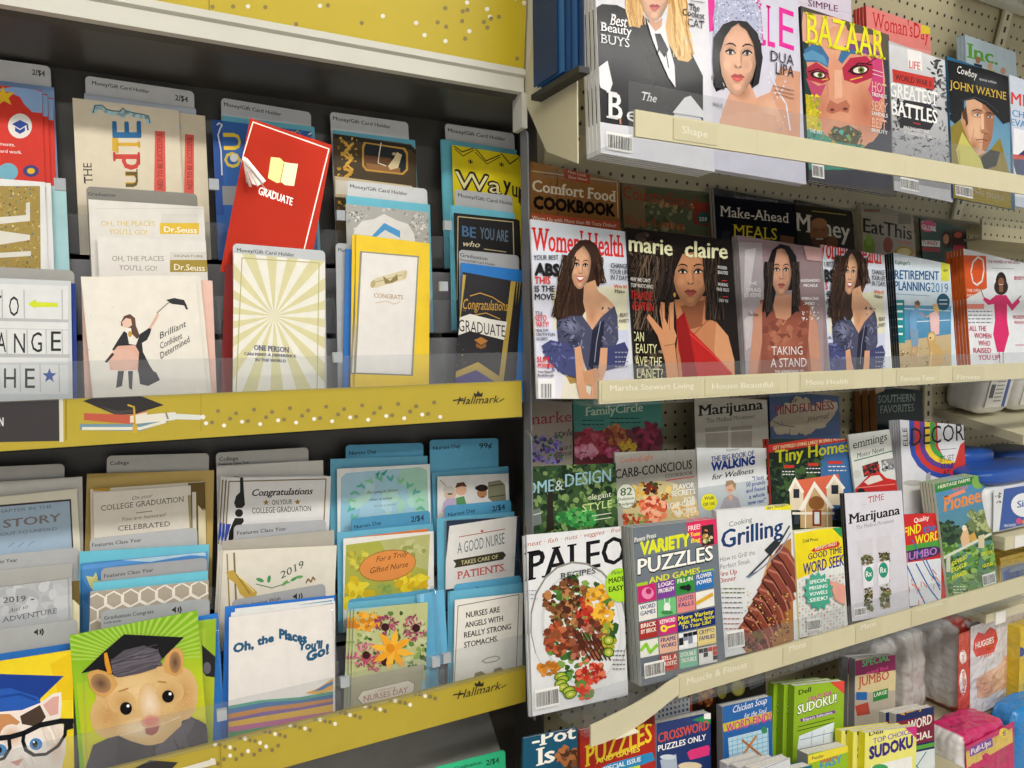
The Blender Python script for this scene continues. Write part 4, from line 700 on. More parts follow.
el += [Pg([713,40, 714,18, 718,2, 730,-12, 750,-8, 760,12, 762,44, 757,38, 752,28, 744,24, 732,24, 723,28, 718,38], '#b3b8d4'), ('b', 715,-6, 760,22, 260, .4, 1.3, ['#dfe3f4', '#8f96bb', '#c8cde4', '#7d84ac'], 251), ('b', 714,22, 721,40, 40, .4, 1.2, ['#dfe3f4', '#8f96bb', '#c8cde4'], 252), ('b', 755,24, 762,44, 40, .4, 1.2, ['#dfe3f4', '#8f96bb', '#c8cde4'], 253), Pg([713,38, 722,25, 732,21, 740,22, 731,28, 724,38, 719,54, 719,74, 724,90, 714,88, 712,60], '#141218'), Pg([736,21, 746,22, 757,34, 762,58, 758,84, 751,89, 756,66, 753,44, 746,30, 740,26], '#141218'), T('DUA', 770,61, 793,66, 11, '#333340', 'l'), T('LIPA', 775,74, 793,78, 12, '#333340', 'l'), T('THE', 706,80, 713,81, 5, '#555', 'l'), T('NEW WAVE', 703,105, 722,109, 5, '#555', 'l'), L([772,86, 793,91], .7, '#6b5a50'), L([773,90, 793,95], .7, '#6b5a50'), L([775,94, 793,99], .7, '#6b5a50')]
mag('fashion magazine with a dark-haired woman in a sparkling headpiece', (703,-30, 797,-12, 800,180, 704,162), TY+.004, '#cfcfe0', el, zb=ZT, spine='#d8d6e2', lean=5, th=.006, n=1, dx=-.001, short='sparkling headpiece magazine')
mag('pale pink magazine standing behind the headpiece cover, top reading SIMPLE', (770,-30, 851,-8, 852,120, 772,100), .935, '#d9cfe0', [T('SIMPLE', 808,6, 838,12, 7, '#6b3a5c', 'b'), El(776, 3, 9, 4, '#e8cfa0'), L([798,2, 850,13], .5, '#b9a9c0')], zb=CZ+.33, lean=5, th=.004, maxh=.27)
bz = [Pg([801,10, 889,30, 891,190, 802,180], '#3c3f4a'), Pg([801,10, 889,30, 889,60, 803,60], '#5d5648'), Pg([803,12, 840,18, 846,26, 852,44, 800,46], '#d9a58f'), Pg([801,40, 812,46, 810,120, 801,124], '#203c3a'), Pg([818,28, 880,36, 885,80, 884,120, 872,140, 850,160, 826,140, 812,96, 806,60, 810,40], '#d8987a'),
    ('g', 866,110, 18,34, '#b56a52', '#d8987a'), ('g', 822,108, 12,26, '#c07a60', '#d8987a'), ('g', 838,44, 16,18, '#e8b498', '#d8987a'), ('g', 842,140, 22,18, '#c88068', '#d8987a'),
    Pg([804,50, 812,44, 822,47, 829,58, 828,68, 818,62, 806,62], '#3c6f9c'), Pg([803,54, 812,50, 824,56, 828,66, 816,60, 805,60], '#5b93b8'), Pg([838,60, 842,48, 852,42, 866,46, 872,52, 864,54, 850,54, 842,64], '#3c6f9c'), Pg([850,40, 870,42, 880,55, 870,56, 858,50, 846,50], '#7a4a86'),
    Pg([806,68, 816,62, 828,70, 830,80, 822,84, 808,80], '#b03048'), Pg([842,68, 850,58, 866,56, 876,66, 872,78, 856,84, 844,80], '#b42c4a'), Pg([870,56, 882,60, 884,96, 876,104, 868,90, 874,72], '#c8447a'), Pg([806,78, 818,86, 826,84, 820,98, 812,96], '#b84a6a'), El(818,75, 8,4, '#3c1a22', 8), El(859,70, 10,5.5, '#4a1420', -6), El(819,75, 5.5,2.5, '#e5dcd2', 8), El(860,70, 7,3.2, '#e5dcd2', -6), El(820,75, 2.6,2.6, '#5d7030'), El(861,70, 3.2,3.2, '#6b7a34'), El(820,75, 1.1,1.1, '#111'), El(861,70, 1.4,1.4, '#111'), L([808,72, 818,69, 828,74], 1.3, '#2a1016'), L([848,72, 858,63, 872,65], 1.5, '#2a1016'), L([866,64, 876,58], 1, '#2a1016'), L([850,80, 862,77], 1.2, '#d9c23a'), L([822,80, 828,79], 1, '#d9c23a'),
    Pg([827,106, 830,100, 837,104, 846,100, 850,106, 848,113, 840,111, 832,114, 826,111], '#b56f58'), El(832,110, 2.4,1.5, '#6d3a30'), El(845,109, 2.6,1.5, '#6d3a30'), Pg([834,70, 842,70, 842,98, 834,99], '#e3ae92'), L([826,76, 828,96], 1, '#b97a60'),
    Pg([828,134, 834,126, 840,128, 848,125, 862,133, 856,146, 842,150, 832,144], '#4f4a34'), L([829,135, 845,134, 861,134], 1, '#26221a'), ('b', 828,128, 862,150, 60, .6, 1.4, ['#6a6238', '#39603c', '#8a7a44'], 53), Pg([801,93, 812,96, 822,132, 818,150, 801,150], '#c9b92c'), ('b', 801,95, 820,140, 60, 1, 3, ['#e0d030', '#b5a826', '#8aa03a'], 54), Pg([801,128, 820,132, 836,142, 862,146, 868,170, 801,170], '#3f8f7c'), ('b', 802,128, 864,165, 60, 1, 3, ['#5aa89a', '#2c6f60', '#7a9a50', '#b8a040'], 55),
    T('BAZAAR', 805,43, 885,60, 33, '#e6e02c', 'bs'), T('HOT', 871,91, 886,94, 10, '#e8b9a8', 's'), T('TRENDS', 871,96, 886,99, 4, '#eee', 'b'), T('SEXY', 871,110, 887,113, 10, '#e8b9a8', 's'), T('SANDALS', 871,115, 887,118, 4, '#eee', 'b'), T('BEST', 871,127, 886,130, 10, '#e8b9a8', 's'), T('BEAUTY', 871,132, 887,135, 4, '#eee', 'b'), L([872,70, 882,73], .7, '#eee'), L([872,74, 882,77], .7, '#eee'), T('THE ART', 809,132, 822,135, 4, '#eee', 'b')]
mag('fashion magazine with a close-up face in rainbow eye makeup under yellow title letters', (801,10, 889,31, 891,192, 803,182), TY, '#4a4440', bz, zb=ZT, spine='#262628', lean=5, th=.006, n=1, dx=-.001, short='rainbow makeup magazine', bar=(.03, .9, .16, .98, 5))
bt = [Pg([889,44, 947,58, 950,190, 890,180], '#d6d7db', '#8b8c92'), ('b', 892,120, 948,165, 150, .8, 2.6, ['#3a3a3e', '#74757a', '#b0b1b5', '#26262a'], 56, .4), ('b', 928,60, 947,110, 50, 1.5, 4, ['#55565b', '#7d7e84', '#3c3c40'], 57, .6), Pg([894,110, 904,100, 930,104, 938,116, 930,130, 900,128], '#2e2e32'), ('b', 893,96, 905,140, 30, 1, 3, ['#2e2e32', '#6a6a6e'], 57, .6),
    Pg([907,49, 921,52, 922,71, 908,68], '#eceaea'), T('LIFE', 909,68, 920,70, 8, '#c8413a', 'b'), Pg([892,69, 934,78, 934,90, 893,82], '#c23a34'), T('WORLD WAR II', 895,80, 931,87, 6.5, '#26262a', 'b'), T('GREATEST', 889,96, 938,106, 15, '#f1f1f1', 'hs'), T('BATTLES', 890,114, 937,124, 15, '#f1f1f1', 'hs'), L([913,123, 920,124.4], 1.2, '#c23a34'), T('AMAZING VICTORIES', 903,129, 929,134, 3.6, '#e6e6e8', 'b'), T('THAT CHANGED HISTORY', 899,133, 932,139, 3.6, '#e6e6e8', 'b')]
mag('grey history magazine reading World War II Greatest Battles', (889,44, 947,58, 950,204, 891,192), TY-.002, '#b9babf', bt, zb=ZT, lean=5, th=.004, bar=(.1, .9, .4, .98, 6))
wy = [Pg([947,60, 1009,75, 1011,200, 950,190], '#3d7ba2', '#7fa9c0'), Pg([960,98, 948,118, 955,124, 964,116, 964,98], '#17191d'), Pg([960,98, 948,118, 955,124, 964,116, 964,98], '#17191d'), Pg([966,100, 974,96, 988,104, 995,112, 992,138, 986,152, 978,156, 970,152, 964,134], '#d4a585'), Pg([982,102, 995,112, 992,138, 986,152, 982,150, 984,128], '#a36e50'), Pg([962,112, 968,114, 970,152, 958,145], '#c49070'),
    ('g', 976,128, 9,14, '#e2b894', '#d4a585'), ('g', 974,146, 7,9, '#a8704e', '#d4a585'), ('g', 978,113, 8,5, '#8a5a42', '#c89676'), ('g', 989,115, 5,5, '#6d4230', '#a36e50'), L([972,111, 977,109.6, 982,111], 1.5, '#33221a'), L([986,113, 990,112.6, 994,114.5], 1.5, '#33221a'), Pg([973,115, 977,113.4, 981,115.4, 977,116.6], '#e0d6cc'), El(977.4,115, 1.2,1.2, '#23303c'), Pg([987,117, 990,115.6, 993,117.4, 990,118.4], '#d8ccc0'), El(990,117, 1.1,1.1, '#23303c'), Pg([982,114, 985,115, 986,128, 989,132, 984,134, 980,131], '#b07c5a'), Pg([981,114, 983.4,114, 984,129, 981,130], '#e6bc9a'), L([981,132.5, 987,134], .9, '#5c3424'), L([976,140, 982,139.4, 988,141], 1.1, '#6d3228'), L([977,142, 986,143], .9, '#b9705c'), L([974,128, 972,140], .8, '#9a6448'), L([988,134, 990,141], .7, '#7a4a34'), Pg([962,112, 966,106, 968,124, 964,128], '#4a3424'), El(963,124, 2.6,5, '#c08c68'), Pg([947,60, 1009,75, 1010,122, 1003,124, 996,116, 985,105, 974,99, 964,101, 957,110, 948,114], '#15171b'), ('g', 985,84, 24,12, '#33373e', '#15171b', 14), L([962,101, 974,97, 986,102, 998,112], 1.1, '#3c4048'),
    Pg([949,128, 960,120, 968,140, 978,156, 988,152, 1000,138, 1010,176, 1011,210, 950,200], '#8a7a2c'), Pg([962,132, 968,142, 978,156, 986,168, 980,190, 962,180, 956,150], '#c5be62'), Pg([980,158, 990,150, 1000,152, 996,166, 984,170], '#23201a'), L([958,150, 962,180], 1, '#6d6226'), L([1000,146, 1006,180], 1.2, '#6d6226'),
    T('Cowboy', 957,73, 977,79, 8, '#eeeee8', 'is'), T('special edition', 979,80, 996,84, 2.6, '#ddd'), T('JOHN WAYNE', 949.5,88, 1006,100, 8.5, '#d8b53c', 's'), T('THE DUKE', 970,193, 1004,201, 5, '#999', 's')]
mag('cowboy magazine with a man in a wide black hat and yellow shirt', (947,59, 1008,74, 1011,208, 950,199), TY-.006, '#2a5f80', wy, zb=ZT, lean=5, th=.004, bar=(.03, .9, .3, .98, 7))
mag('white magazine with red title letters cut off by the right edge of the picture', (1009,78, 1062,90, 1064,214, 1012,206), TY-.004, '#c4cede', [T('MEN', 1011,104, 1040,110, 13, '#d23a34', 'b'), T('CHRIS', 1012,116, 1036,121, 7, '#3f86c0', 'b'), T('EVANS', 1011,125, 1036,130, 7, '#3f86c0', 'b'), Pg([1014,128, 1040,134, 1040,200, 1012,196], '#e8e8ee'), Pg([1012,160, 1024,150, 1030,155, 1030,180, 1018,180], '#2a3b66'), Pg([1011,154, 1030,156, 1030,160, 1011,159], '#c8402c')], zb=ZT, lean=5, th=.004)
wd = [T("Woman'sDay", 872,28, 929,41, 17, '#c8252c', 's'), ('r', 921,24, 931,34, '#dcc23a'), Pg([872,40, 935,52, 935,70, 872,60], '#e39a94')]
mag("pink magazine reading Woman's Day standing behind the front row", (866,9, 930,24, 932,150, 868,135), .945, '#e0847f', wd, zb=CZ+.33, lean=4, th=.005, n=3, dx=-.002, short='pink Womans Day magazine', spine='#b8403c')
mag('light magazine reading Inc in green letters above three small portraits', (965,37, 1016,50, 1017,150, 967,140), .95, '#b9cbd6', [T('Inc.', 967,57, 998,65, 15, '#62a83c', 'hs'), El(978,60, 2.6,3.6, '#a4745a'), El(990,66, 2.6,3.6, '#d2ab90'), El(1003,71, 2.6,3.6, '#c49a80'), Pg([974,63, 982,65, 983,90, 973,88], '#2f3c4a'), Pg([986,69, 995,71, 996,92, 985,90], '#b8b03c'), Pg([999,74, 1007,76, 1008,95, 998,92], '#7b3c3c')], zb=CZ+.33, lean=4, th=.005, n=2, dx=-.002, short='green lettered Inc magazine')
for i in range(5):       # dark blue leaflets hung side-on against the end bracket
    x = .5605-.0028*i; y0, y1 = .835+.012*i, .925+.006*i
    o = box('leaflet', x-.0018, x, y0, y1, CZ+.365+.002*i, CZ+.62, GLOSS, None, ['#1c3d6c', '#2a5c94', '#1f477a', '#33689f', '#1a3762'][i])
    tag(o, 'dark blue leaflet hanging side-on outside the end bracket of the top shelf', 'leaflet', 'blue leaflets beside the top shelf end bracket')
# ---------------- middle shelf, front row
ZM = CZ-.0865; MY = .955
def wh(dx, sc=1.0, full=True):
    """the laughing cover, shifted and narrowed for the second copy"""
    def X(x): return dx+(x-530)*sc
    def tr(e):
        e = list(e)
        if e[0] in 'pl': e[1] = [X(v) if i % 2 == 0 else v+(8 if dx > 600 else 0)*(1-(v-230)/180) for i, v in enumerate(e[1])]
        elif e[0] == 't': e[2] = X(e[2]); e[4] = X(e[4]); k = (8 if dx > 600 else 0); e[3] += k*(1-(e[3]-230)/180); e[5] += k*(1-(e[5]-230)/180)
        elif e[0] == 'e': e[1] = X(e[1]); e[3] *= sc; e[2] += (8 if dx > 600 else 0)*(1-(e[2]-230)/180)
        elif e[0] in 'rbs': e[1] = X(e[1]); e[3] = X(e[3])
        elif e[0] == 'q': e[1] = [X(v) if i % 2 == 0 else v+(8 if dx > 600 else 0)*(1-(v-230)/180) for i, v in enumerate(e[1])]
        elif e[0] == 'g': e[1] = X(e[1]); e[3] *= sc; e[2] += (8 if dx > 600 else 0)*(1-(e[2]-230)/180)
        return tuple(e)
    A = [('p', [530,222, 627,228, 630,405, 534,405], '#dbe3ee', '#d8d4ea'), ('p', [552,290, 627,285, 628,340, 554,350], '#e3e0c4'), ('p', [540,330, 628,330, 629,405, 537,405], '#cdd2ea', '#e6e2ea'), ('p', [565,370, 600,366, 606,405, 560,405], '#e2dccb'), ('p', [566,376, 590,372, 594,380, 570,384], '#a8884a'),
        T("Women'sHealth", 531.5,250, 624,257, 24, '#d8302c', 'hs'),
        ('p', [574,246, 580,240, 590,240, 597,246, 602,258, 603,276, 598,286, 590,290, 584,296, 586,310, 580,320, 572,322, 560,334, 556,318, 554,306, 559,288, 563,270, 568,254], '#3b271f'), ('p', [596,256, 603,264, 603,278, 598,288, 594,276], '#553424'), L([566,262, 560,290, 558,318], 1.6, '#5a3c2e'), L([572,258, 568,290, 566,322], 1.4, '#5a3c2e'), L([578,252, 574,280, 576,312], 1.2, '#4e3226'),
        ('p', [584,284, 595,280, 598,291, 606,297, 613,304, 617,318, 606,326, 596,336, 588,322, 583,302], '#d9a684'), ('g', 606,308, 8,8, '#e8bd9c', '#d9a684'), ('g', 592,316, 6,12, '#c08a66', '#d9a684'),
        ]
    A += face(580.5, 268, 10.5, 20, '#dca987', lip='#c8524e', rot=4, smile=True, brow='#2f1e18')
    A += [('p', [562,268, 568,256, 576,247, 586,243, 576,252, 571,262, 571,280, 573,300, 562,306], '#3b271f'), ('p', [582,244, 592,246, 597,256, 599,272, 597,282, 592,262, 588,252], '#3b271f'), El(591,286, 1.2,2, '#d8b060'),
        ('p', [556,322, 562,318, 570,316, 582,316, 592,330, 600,318, 614,306, 617,316, 618,340, 614,348, 604,350, 600,372, 588,374, 580,352, 570,350, 558,344], '#4a4c66'), ('p', [592,330, 604,320, 602,348, 596,374, 588,366], '#25263a'), ('g', 570,326, 12,9, '#8286a6', '#4a4c66', 20), ('g', 574,342, 9,7, '#2c2d44', '#4a4c66'), ('b', 558,318, 584,348, 46, 1, 3.4, ['#5e607c', '#3a3b54', '#7a7c9a', '#2c2d44'], 60, .5), ('b', 602,308, 617,344, 30, 1, 3, ['#5e607c', '#3a3b54', '#7a7c9a'], 61, .5), L([600,322, 596,342, 594,362], .8, '#9a9cb4'),
        ('p', [541,346, 550,340, 566,344, 576,352, 580,366, 576,378, 562,374, 548,362], '#454a78'), ('b', 543,344, 574,372, 26, 1.5, 4, ['#545a8c', '#3a3f68', '#6a70a4'], 62, .5), ('p', [600,350, 624,342, 628,350, 624,366, 600,372], '#3d4270'),
        ('p', [574,348, 580,346, 584,368, 586,392, 596,402, 590,405, 580,402, 576,384], '#d3a07e'), ('p', [600,348, 607,348, 606,368, 600,386, 596,402, 588,405, 592,384, 598,368], '#d3a07e'), ('p', [582,372, 596,368, 600,376, 592,386, 584,384], '#c8946f'),
        T('YOUR BEST', 533,260, 558,260, 5, '#222', 'b'), T('ABS', 534,275, 559,276, 12, '#1e1e20', 'o'), T('THIS', 534,284, 550,284, 7.5, '#d8302c', 'h'), T('IS THE', 534,292, 554,292, 6.5, '#222', 'h'), T('MOVE', 534,300, 554,300, 6.5, '#222', 'h'), T("IT'S A", 534,315, 542,315, 3.6, '#333', 'b'), T('KETO', 534,321, 546,321, 6, '#d8302c', 'h'), T('PARTY!', 534,327, 548,327, 5.4, '#d8302c', 'h'), T('HEALTHY', 535,332, 548,332, 3.2, '#333', 'b'), T('TRUTH FUN', 535,336, 554,336, 3.2, '#333', 'b'), T('RECIPES', 535,340.5, 547,340.5, 3.2, '#333', 'b'),
        T('CHANGE', 610,268, 627,269, 5, '#222', 'b'), T('YOUR LIFE', 609,274, 628,275, 5, '#222', 'b'), T('IN 7 DAYS', 610,280, 628,281, 5, '#222', 'b'), T("Win It!", 613,288, 626,288.6, 3.6, '#d8302c', 'b'), T('Make', 614,293, 624,293.5, 3.6, '#333', 'b'), T('SLIM', 536,362, 548,362, 5.5, '#d8302c', 'h'), T('MORNING', 537,368, 553,368, 5, '#d8302c', 'h'), T('Your Natural', 537,373, 552,373, 2.6, '#333', 'b'), T('Breakthrough', 537,376.5, 553,376.5, 2.6, '#333', 'b'), T('BEAT', 619,317, 627,317, 4, '#333', 'b'), T('ANXIETY', 618,323, 628,323, 4, '#333', 'b')]+lines(614, 352, 627, 366, 4, 1.2, '#9a9cb0', 3)+[('r', 536,379, 554,401, '#efeff2')]
    o = []
    for i in range(9): o.append(('r', 540+i*1.25+(i % 3)*.2, 384, 540.6+i*1.25+(i % 2)*.3, 398, '#222'))
    A += [('s', 568,256, 558,318, 50, 5, ['#2a1a14','#5e4232','#45301f','#38251c'], 220, 2.2), ('s', 598,258, 600,284, 16, 3, ['#2a1a14','#5e4232'], 221, 1)]
    return [tr(e) for e in A+o]
mag("women's health magazine with a laughing woman, at the left end of the middle shelf", (530,222, 627,229, 630,404, 534,405), MY, '#dfe4ec', wh(530), zb=ZM-.004, spine='#e4e4ea', th=.004)
mc = [Pg([627,232, 732,236, 735,390, 630,395], '#1b1412'), ('c', 645,280, 18,46, 160, 1.5, 5, ['#3d2f26', '#5a4a3c', '#271b16', '#14100e'], 65), ('c', 656,300, 14,40, 60, 1.5, 4, ['#1c1412', '#2d211b'], 66), ('b', 630,350, 668,378, 50, 1.5, 4, ['#4a3c30', '#8a7a66', '#2d241c'], 64), Pg([702,250, 716,260, 722,290, 720,320, 706,330, 696,300], '#1a1311'),
    Pg([674,300, 706,296, 706,318, 716,322, 728,336, 734,360, 735,390, 680,390, 676,350, 678,330], '#bb7c55'), Pg([680,306, 704,300, 702,326, 688,330], '#8a5236'), L([684,328, 694,334, 708,320], .7, '#6d3f28'), Pg([716,322, 728,336, 734,360, 735,390, 722,390, 714,350], '#cf956c'),
    Pg([676,320, 684,312, 690,330, 712,352, 731,372, 733,392, 690,392, 678,350], '#b3221f'), Pg([676,320, 684,312, 690,336, 700,392, 684,392], '#8c1717'), L([690,334, 712,354, 732,374], 1.2, '#d8443c')]
mc += []
mc += face(690, 276, 18.5, 29, '#c08660', lip='#a04a40', brow='#241612')
mc += [Pg([672,248, 690,243, 702,246, 706,256, 694,252, 682,254, 674,272, 671,300, 668,282], '#1a1210'), Pg([702,252, 708,262, 709,290, 706,300, 704,280], '#1a1210'), El(674,295, 1.2,2.4, '#c9a450'), ('s', 650,256, 640,330, 60, 16, ['#4a3a2e','#6d5a48','#2c201a','#14100e'], 210, 3), ('s', 668,250, 664,300, 40, 6, ['#2c201a','#3c2c22','#14100e'], 211, 1.6), ('s', 710,256, 712,320, 40, 7, ['#2c201a','#4a382a','#14100e'], 212, 2),
    Pg([660,346, 657,336, 646,318, 648,314, 655,322, 662,330, 659,312, 660,302, 664,303, 664,318, 667,325, 669,303, 673,302, 673,328, 676,336, 674,344, 678,378, 668,392, 664,360], '#c98e66'), L([660,304, 662,322], .8, '#8d5638'), L([669,330, 668,306], .8, '#8d5638'), L([664,346, 674,344], .8, '#8d5638'),
    T('marie', 628,251, 672,256, 17, '#e3e1b8', 'h'), T('claire', 684,257, 727,259, 17, '#e3e1b8', 'h'), T("WHY WE CAN'T", 629,281, 650,283, 4, '#e8e6df', 'b'), T('STOP WATCHING', 629,287, 652,289, 4, '#e8e6df', 'b'), T('THANDIE', 630,299, 652,301, 9, '#c8302a', 'b'), T('NEWTON', 630,310, 653,311.5, 9, '#c8302a', 'b'), T('MODERN', 717,269, 726,270, 3.4, '#ddd', 'b'), T('BEAUTIES', 717,274, 727,275, 3.4, '#ddd', 'b'), L([721,281, 726,281], 1, '#c8302a'), T('WAKING', 717,286, 727,287, 3.4, '#ddd', 'b'), T('FREE ISLES', 716,291, 728,292, 3.4, '#ddd', 'b'), L([722,297, 727,297], 1, '#c8302a'), T('DAY IN', 718,302, 727,303, 3.4, '#ddd', 'b'),
    T('CAN', 631,341, 643,341.6, 10, '#e0deaa', 'n'), T('BEAUTY', 631,353, 656,353.8, 10, '#e0deaa', 'n'), T('SAVE THE', 631,366, 661,366.5, 10, '#e0deaa', 'n'), T('PLANET?', 632,378, 662,378, 10, '#e0deaa', 'n')]
mag('fashion magazine reading marie claire with a woman in a red one-shoulder dress', (627,232, 731,236, 736,390, 630,396), MY-.004, '#1b1412', mc, zb=ZM, spine='#2a2220', n=1, dx=.004, short='red dress marie claire cover', th=.006)
tk = [Pg([738,240, 822,244, 824,390, 742,390], '#8b7478', '#a8969a'), Pg([738,242, 762,243, 764,300, 756,380, 741,380], '#a39aa0'), Pg([745,250, 756,248, 750,290, 744,300], '#c4bec2'), Pg([744,320, 752,310, 754,345, 746,350], '#bdb4b8'), Pg([756,330, 766,302, 776,298, 798,298, 810,306, 817,340, 822,376, 808,380, 756,378], '#9a6350'), Pg([760,300, 775,298, 798,298, 808,304, 810,330, 806,362, 812,380, 760,380, 762,340], '#8a4c3c'), ('g', 784,345, 22,28, '#a8644e', '#8a4c3c'), Pg([771,296, 792,294, 796,312, 786,320, 776,318], '#c48e72'), L([774,306, 783,325, 794,306], .8, '#c29a6a'), ('b', 764,322, 806,362, 34, 2, 5, ['#9a5a46', '#7d4436', '#a86a54'], 71), Pg([754,312, 762,302, 762,342, 756,380, 748,380], '#be8a72'), Pg([810,308, 817,324, 822,376, 812,378, 808,340], '#c08c74'),
    Pg([768,262, 772,250, 780,244, 789,246, 796,256, 798,276, 796,300, 798,310, 791,316, 792,290, 776,292, 772,310, 766,318, 764,290], '#18141a')]
tk += face(781, 273, 11, 22, '#c8957a', lip='#a85c54', brow='#1c1412')
tk += [Pg([768,268, 771,256, 777,247, 774,262, 771,300, 766,312, 765,290], '#18141a'), Pg([781,244, 792,250, 797,266, 796,300, 799,312, 793,310, 792,276, 788,256], '#18141a'), ('s', 768,262, 767,312, 24, 3, ['#2c2420','#453830','#14100e'], 213, 1), ('s', 795,262, 796,306, 24, 3, ['#2c2420','#453830','#14100e'], 214, 1), T('TAKING', 771,355, 802,354.6, 9, '#e6e0e0', 'l'), T('A STAND', 770,367.5, 806,366.6, 9.5, '#e6e0e0', 'l'), T('THE AWAKENING OF', 774,373, 803,372.6, 3, '#ddd', 'b'), T('THE', 748,285, 756,285, 3.5, '#eee', 'l'), T('DRAG', 746,292, 760,292, 4, '#eee', 'l'), T('QUEENS', 744,297, 760,297, 4, '#eee', 'l'), T('ALESSANDRO', 800,282, 819,282, 3, '#fff', 'b'), T('MICHELE', 803,287, 817,287, 3, '#fff', 'b'), T('EMBRACING', 801,300, 818,300, 3, '#fff', 'b'), T('WEIRD', 804,305, 814,305, 3, '#fff', 'b'), T('Do Ask.', 748,316, 758,316, 3, '#333', 'b'), ('b', 801,304, 818,320, 30, .4, 1, ['#ddd', '#eee'], 72), Pg([803,246, 822,247, 823,262, 806,260], '#c9a0a0')]
mag('muted grey-pink magazine reading Taking a Stand with a long-haired woman', (738,240, 821,244, 824,392, 742,392), MY-.002, '#8f7c80', tk, zb=ZM, spine='#b0a8a8', n=2, dx=-.001, short='Taking a Stand magazine', th=.004)
mag("narrower women's health magazine with the laughing woman, beside the retirement cover", (822,248, 884,252, 889,392, 826,392), MY+.002, '#dfe4ec', wh(812.5, .735), zb=ZM, spine='#e4e4ea', th=.004, bar=None)
rt = [Pg([893,257, 950,260, 952,390, 896,390], '#e3ecf4', '#9cc4e0'), Pg([894,305, 951,306, 951,340, 895,342], '#5f9ec6', '#4a86b0'), L([894,308, 950,311], 1.2, '#c9dfec'), L([910,322, 950,320], 1, '#dfe9ef'), Pg([894,342, 951,334, 952,392, 895,392], '#c9b48c', '#a8926a'), ('b', 896,345, 951,372, 60, .6, 2, ['#b59f76', '#8a7854', '#dcc9a4', '#5d5240'], 74, .4),
    T("Kiplinger's", 895,264, 910,265, 4, '#2c6a4a', 'b'), T('RETIREMENT', 894.5,279, 939,280, 9.5, '#1c5f96', 'h'), T('PLANNING', 894.5,290, 930,291.5, 9.5, '#1c5f96', 'h'), T('2019', 931,292, 948,293, 10, '#3a82b4', 'l'), L([896,294, 930,296], .8, '#7fa0b8'), ('r', 941,261, 949,281, '#dfe043'), T('NEW', 943,272, 947.5,272, 3, '#333', 'b'), El(943,302, 6.5,8.5, '#1c5470'), L([939,300, 947,300], 1, '#dbe9f0'), L([939,304, 947,304], 1, '#dbe9f0'),
    Pg([894,300, 904,300, 905,343, 895,343], '#1f8a94')]+[('r', 896,303+i*7.5, 902.5,305+i*7.5, '#d6eef0') for i in range(5)]+[
    El(917,305, 2.6,3.4, '#c48e6c'), Pg([914.5,302, 918,300, 920,303, 919,306, 914.5,304], '#6b5a4c'), Pg([911,311, 916,308, 921,311, 924,316, 924,319, 917,318, 916,330, 910,330, 909,320], '#6fa0cc'), Pg([909,329, 918,329, 918,346, 912,347], '#7a9ab8'), L([912,346, 911,362], 2, '#c49474'), L([917,346, 915,364], 2, '#c49474'), L([920,313, 925,317], 1.6, '#c48e6c'),
    El(935,308, 2.4,3.4, '#e0b492'), Pg([932,305, 937,303, 939,312, 937,318, 934,310], '#d9b878'), Pg([929,314, 935,311, 939,316, 939,334, 931,336], '#e8c0c0'), L([931,315, 926,317], 1.4, '#e0b492'), L([935,336, 934,350], 1.6, '#e0b492'),
    Pg([928,333, 933,331, 936,336, 935,343, 942,350, 944,362, 934,366, 928,366, 930,350, 927,340], '#c8a468'), El(931,337, 3,3.6, '#e0c48c'), L([942,352, 949,350], 1.2, '#c8a468'), L([931,352, 930,368], 2.2, '#dcc090'), El(930,338, 1,.8, '#222')]
mag('retirement planning magazine with a couple and a golden dog on the beach', (893,257, 950,260, 952,392, 896,392), MY-.004, '#d5e4ef', rt, zb=ZM, spine='#2f3033', n=3, dx=-.0005, short='retirement planning magazine', th=.004)
oo = [Pg([964,255, 1026,258, 1026,300, 965,300], '#e9edf2'), Pg([963,255, 986,256, 987,288, 964,300], '#e0571e'), L([978,257, 973,262, 971,272, 973,282, 977,285, 982,281, 984,270, 983,260, 978,257], 2.6, '#f1efe9'), T('THE OPRAH', 967,292, 983,292, 3.2, '#f3e6da', 'b'), T('MAGAZINE', 967,297, 983,297, 3.2, '#f3e6da', 'b'), T('THE WOMEN OF INFLUENCE', 988,263, 1020,264, 3, '#a04060', 'b'), L([992,268, 1014,269], .7, '#888'),
    El(1001,282, 5.5,10, '#2c1c18'), El(1001,287, 7,8, '#2c1c18'), El(1001,282, 3,4.4, '#8a5a40'), L([999,284.5, 1003,284.5], .9, '#e9d8d0'), Pg([999,286, 1003,286, 1003,292, 999,292], '#8a5a40'), Pg([984,297, 990,300, 996,295, 1006,295, 1012,304, 1018,298, 1020,302, 1012,311, 1007,304, 1007,320, 1009,334, 1004,352, 997,352, 993,334, 995,320, 994,304, 988,305, 983,300], '#d8246a'), L([984,298, 980,288], 1.8, '#8a5a40'), L([1018,299, 1021,296], 1.8, '#8a5a40'), L([999,352, 1000,366], 1.6, '#8a5a40'), L([1003,352, 1003,366], 1.6, '#8a5a40'), ('r', 967,304, 984,309, '#e88a7a')]
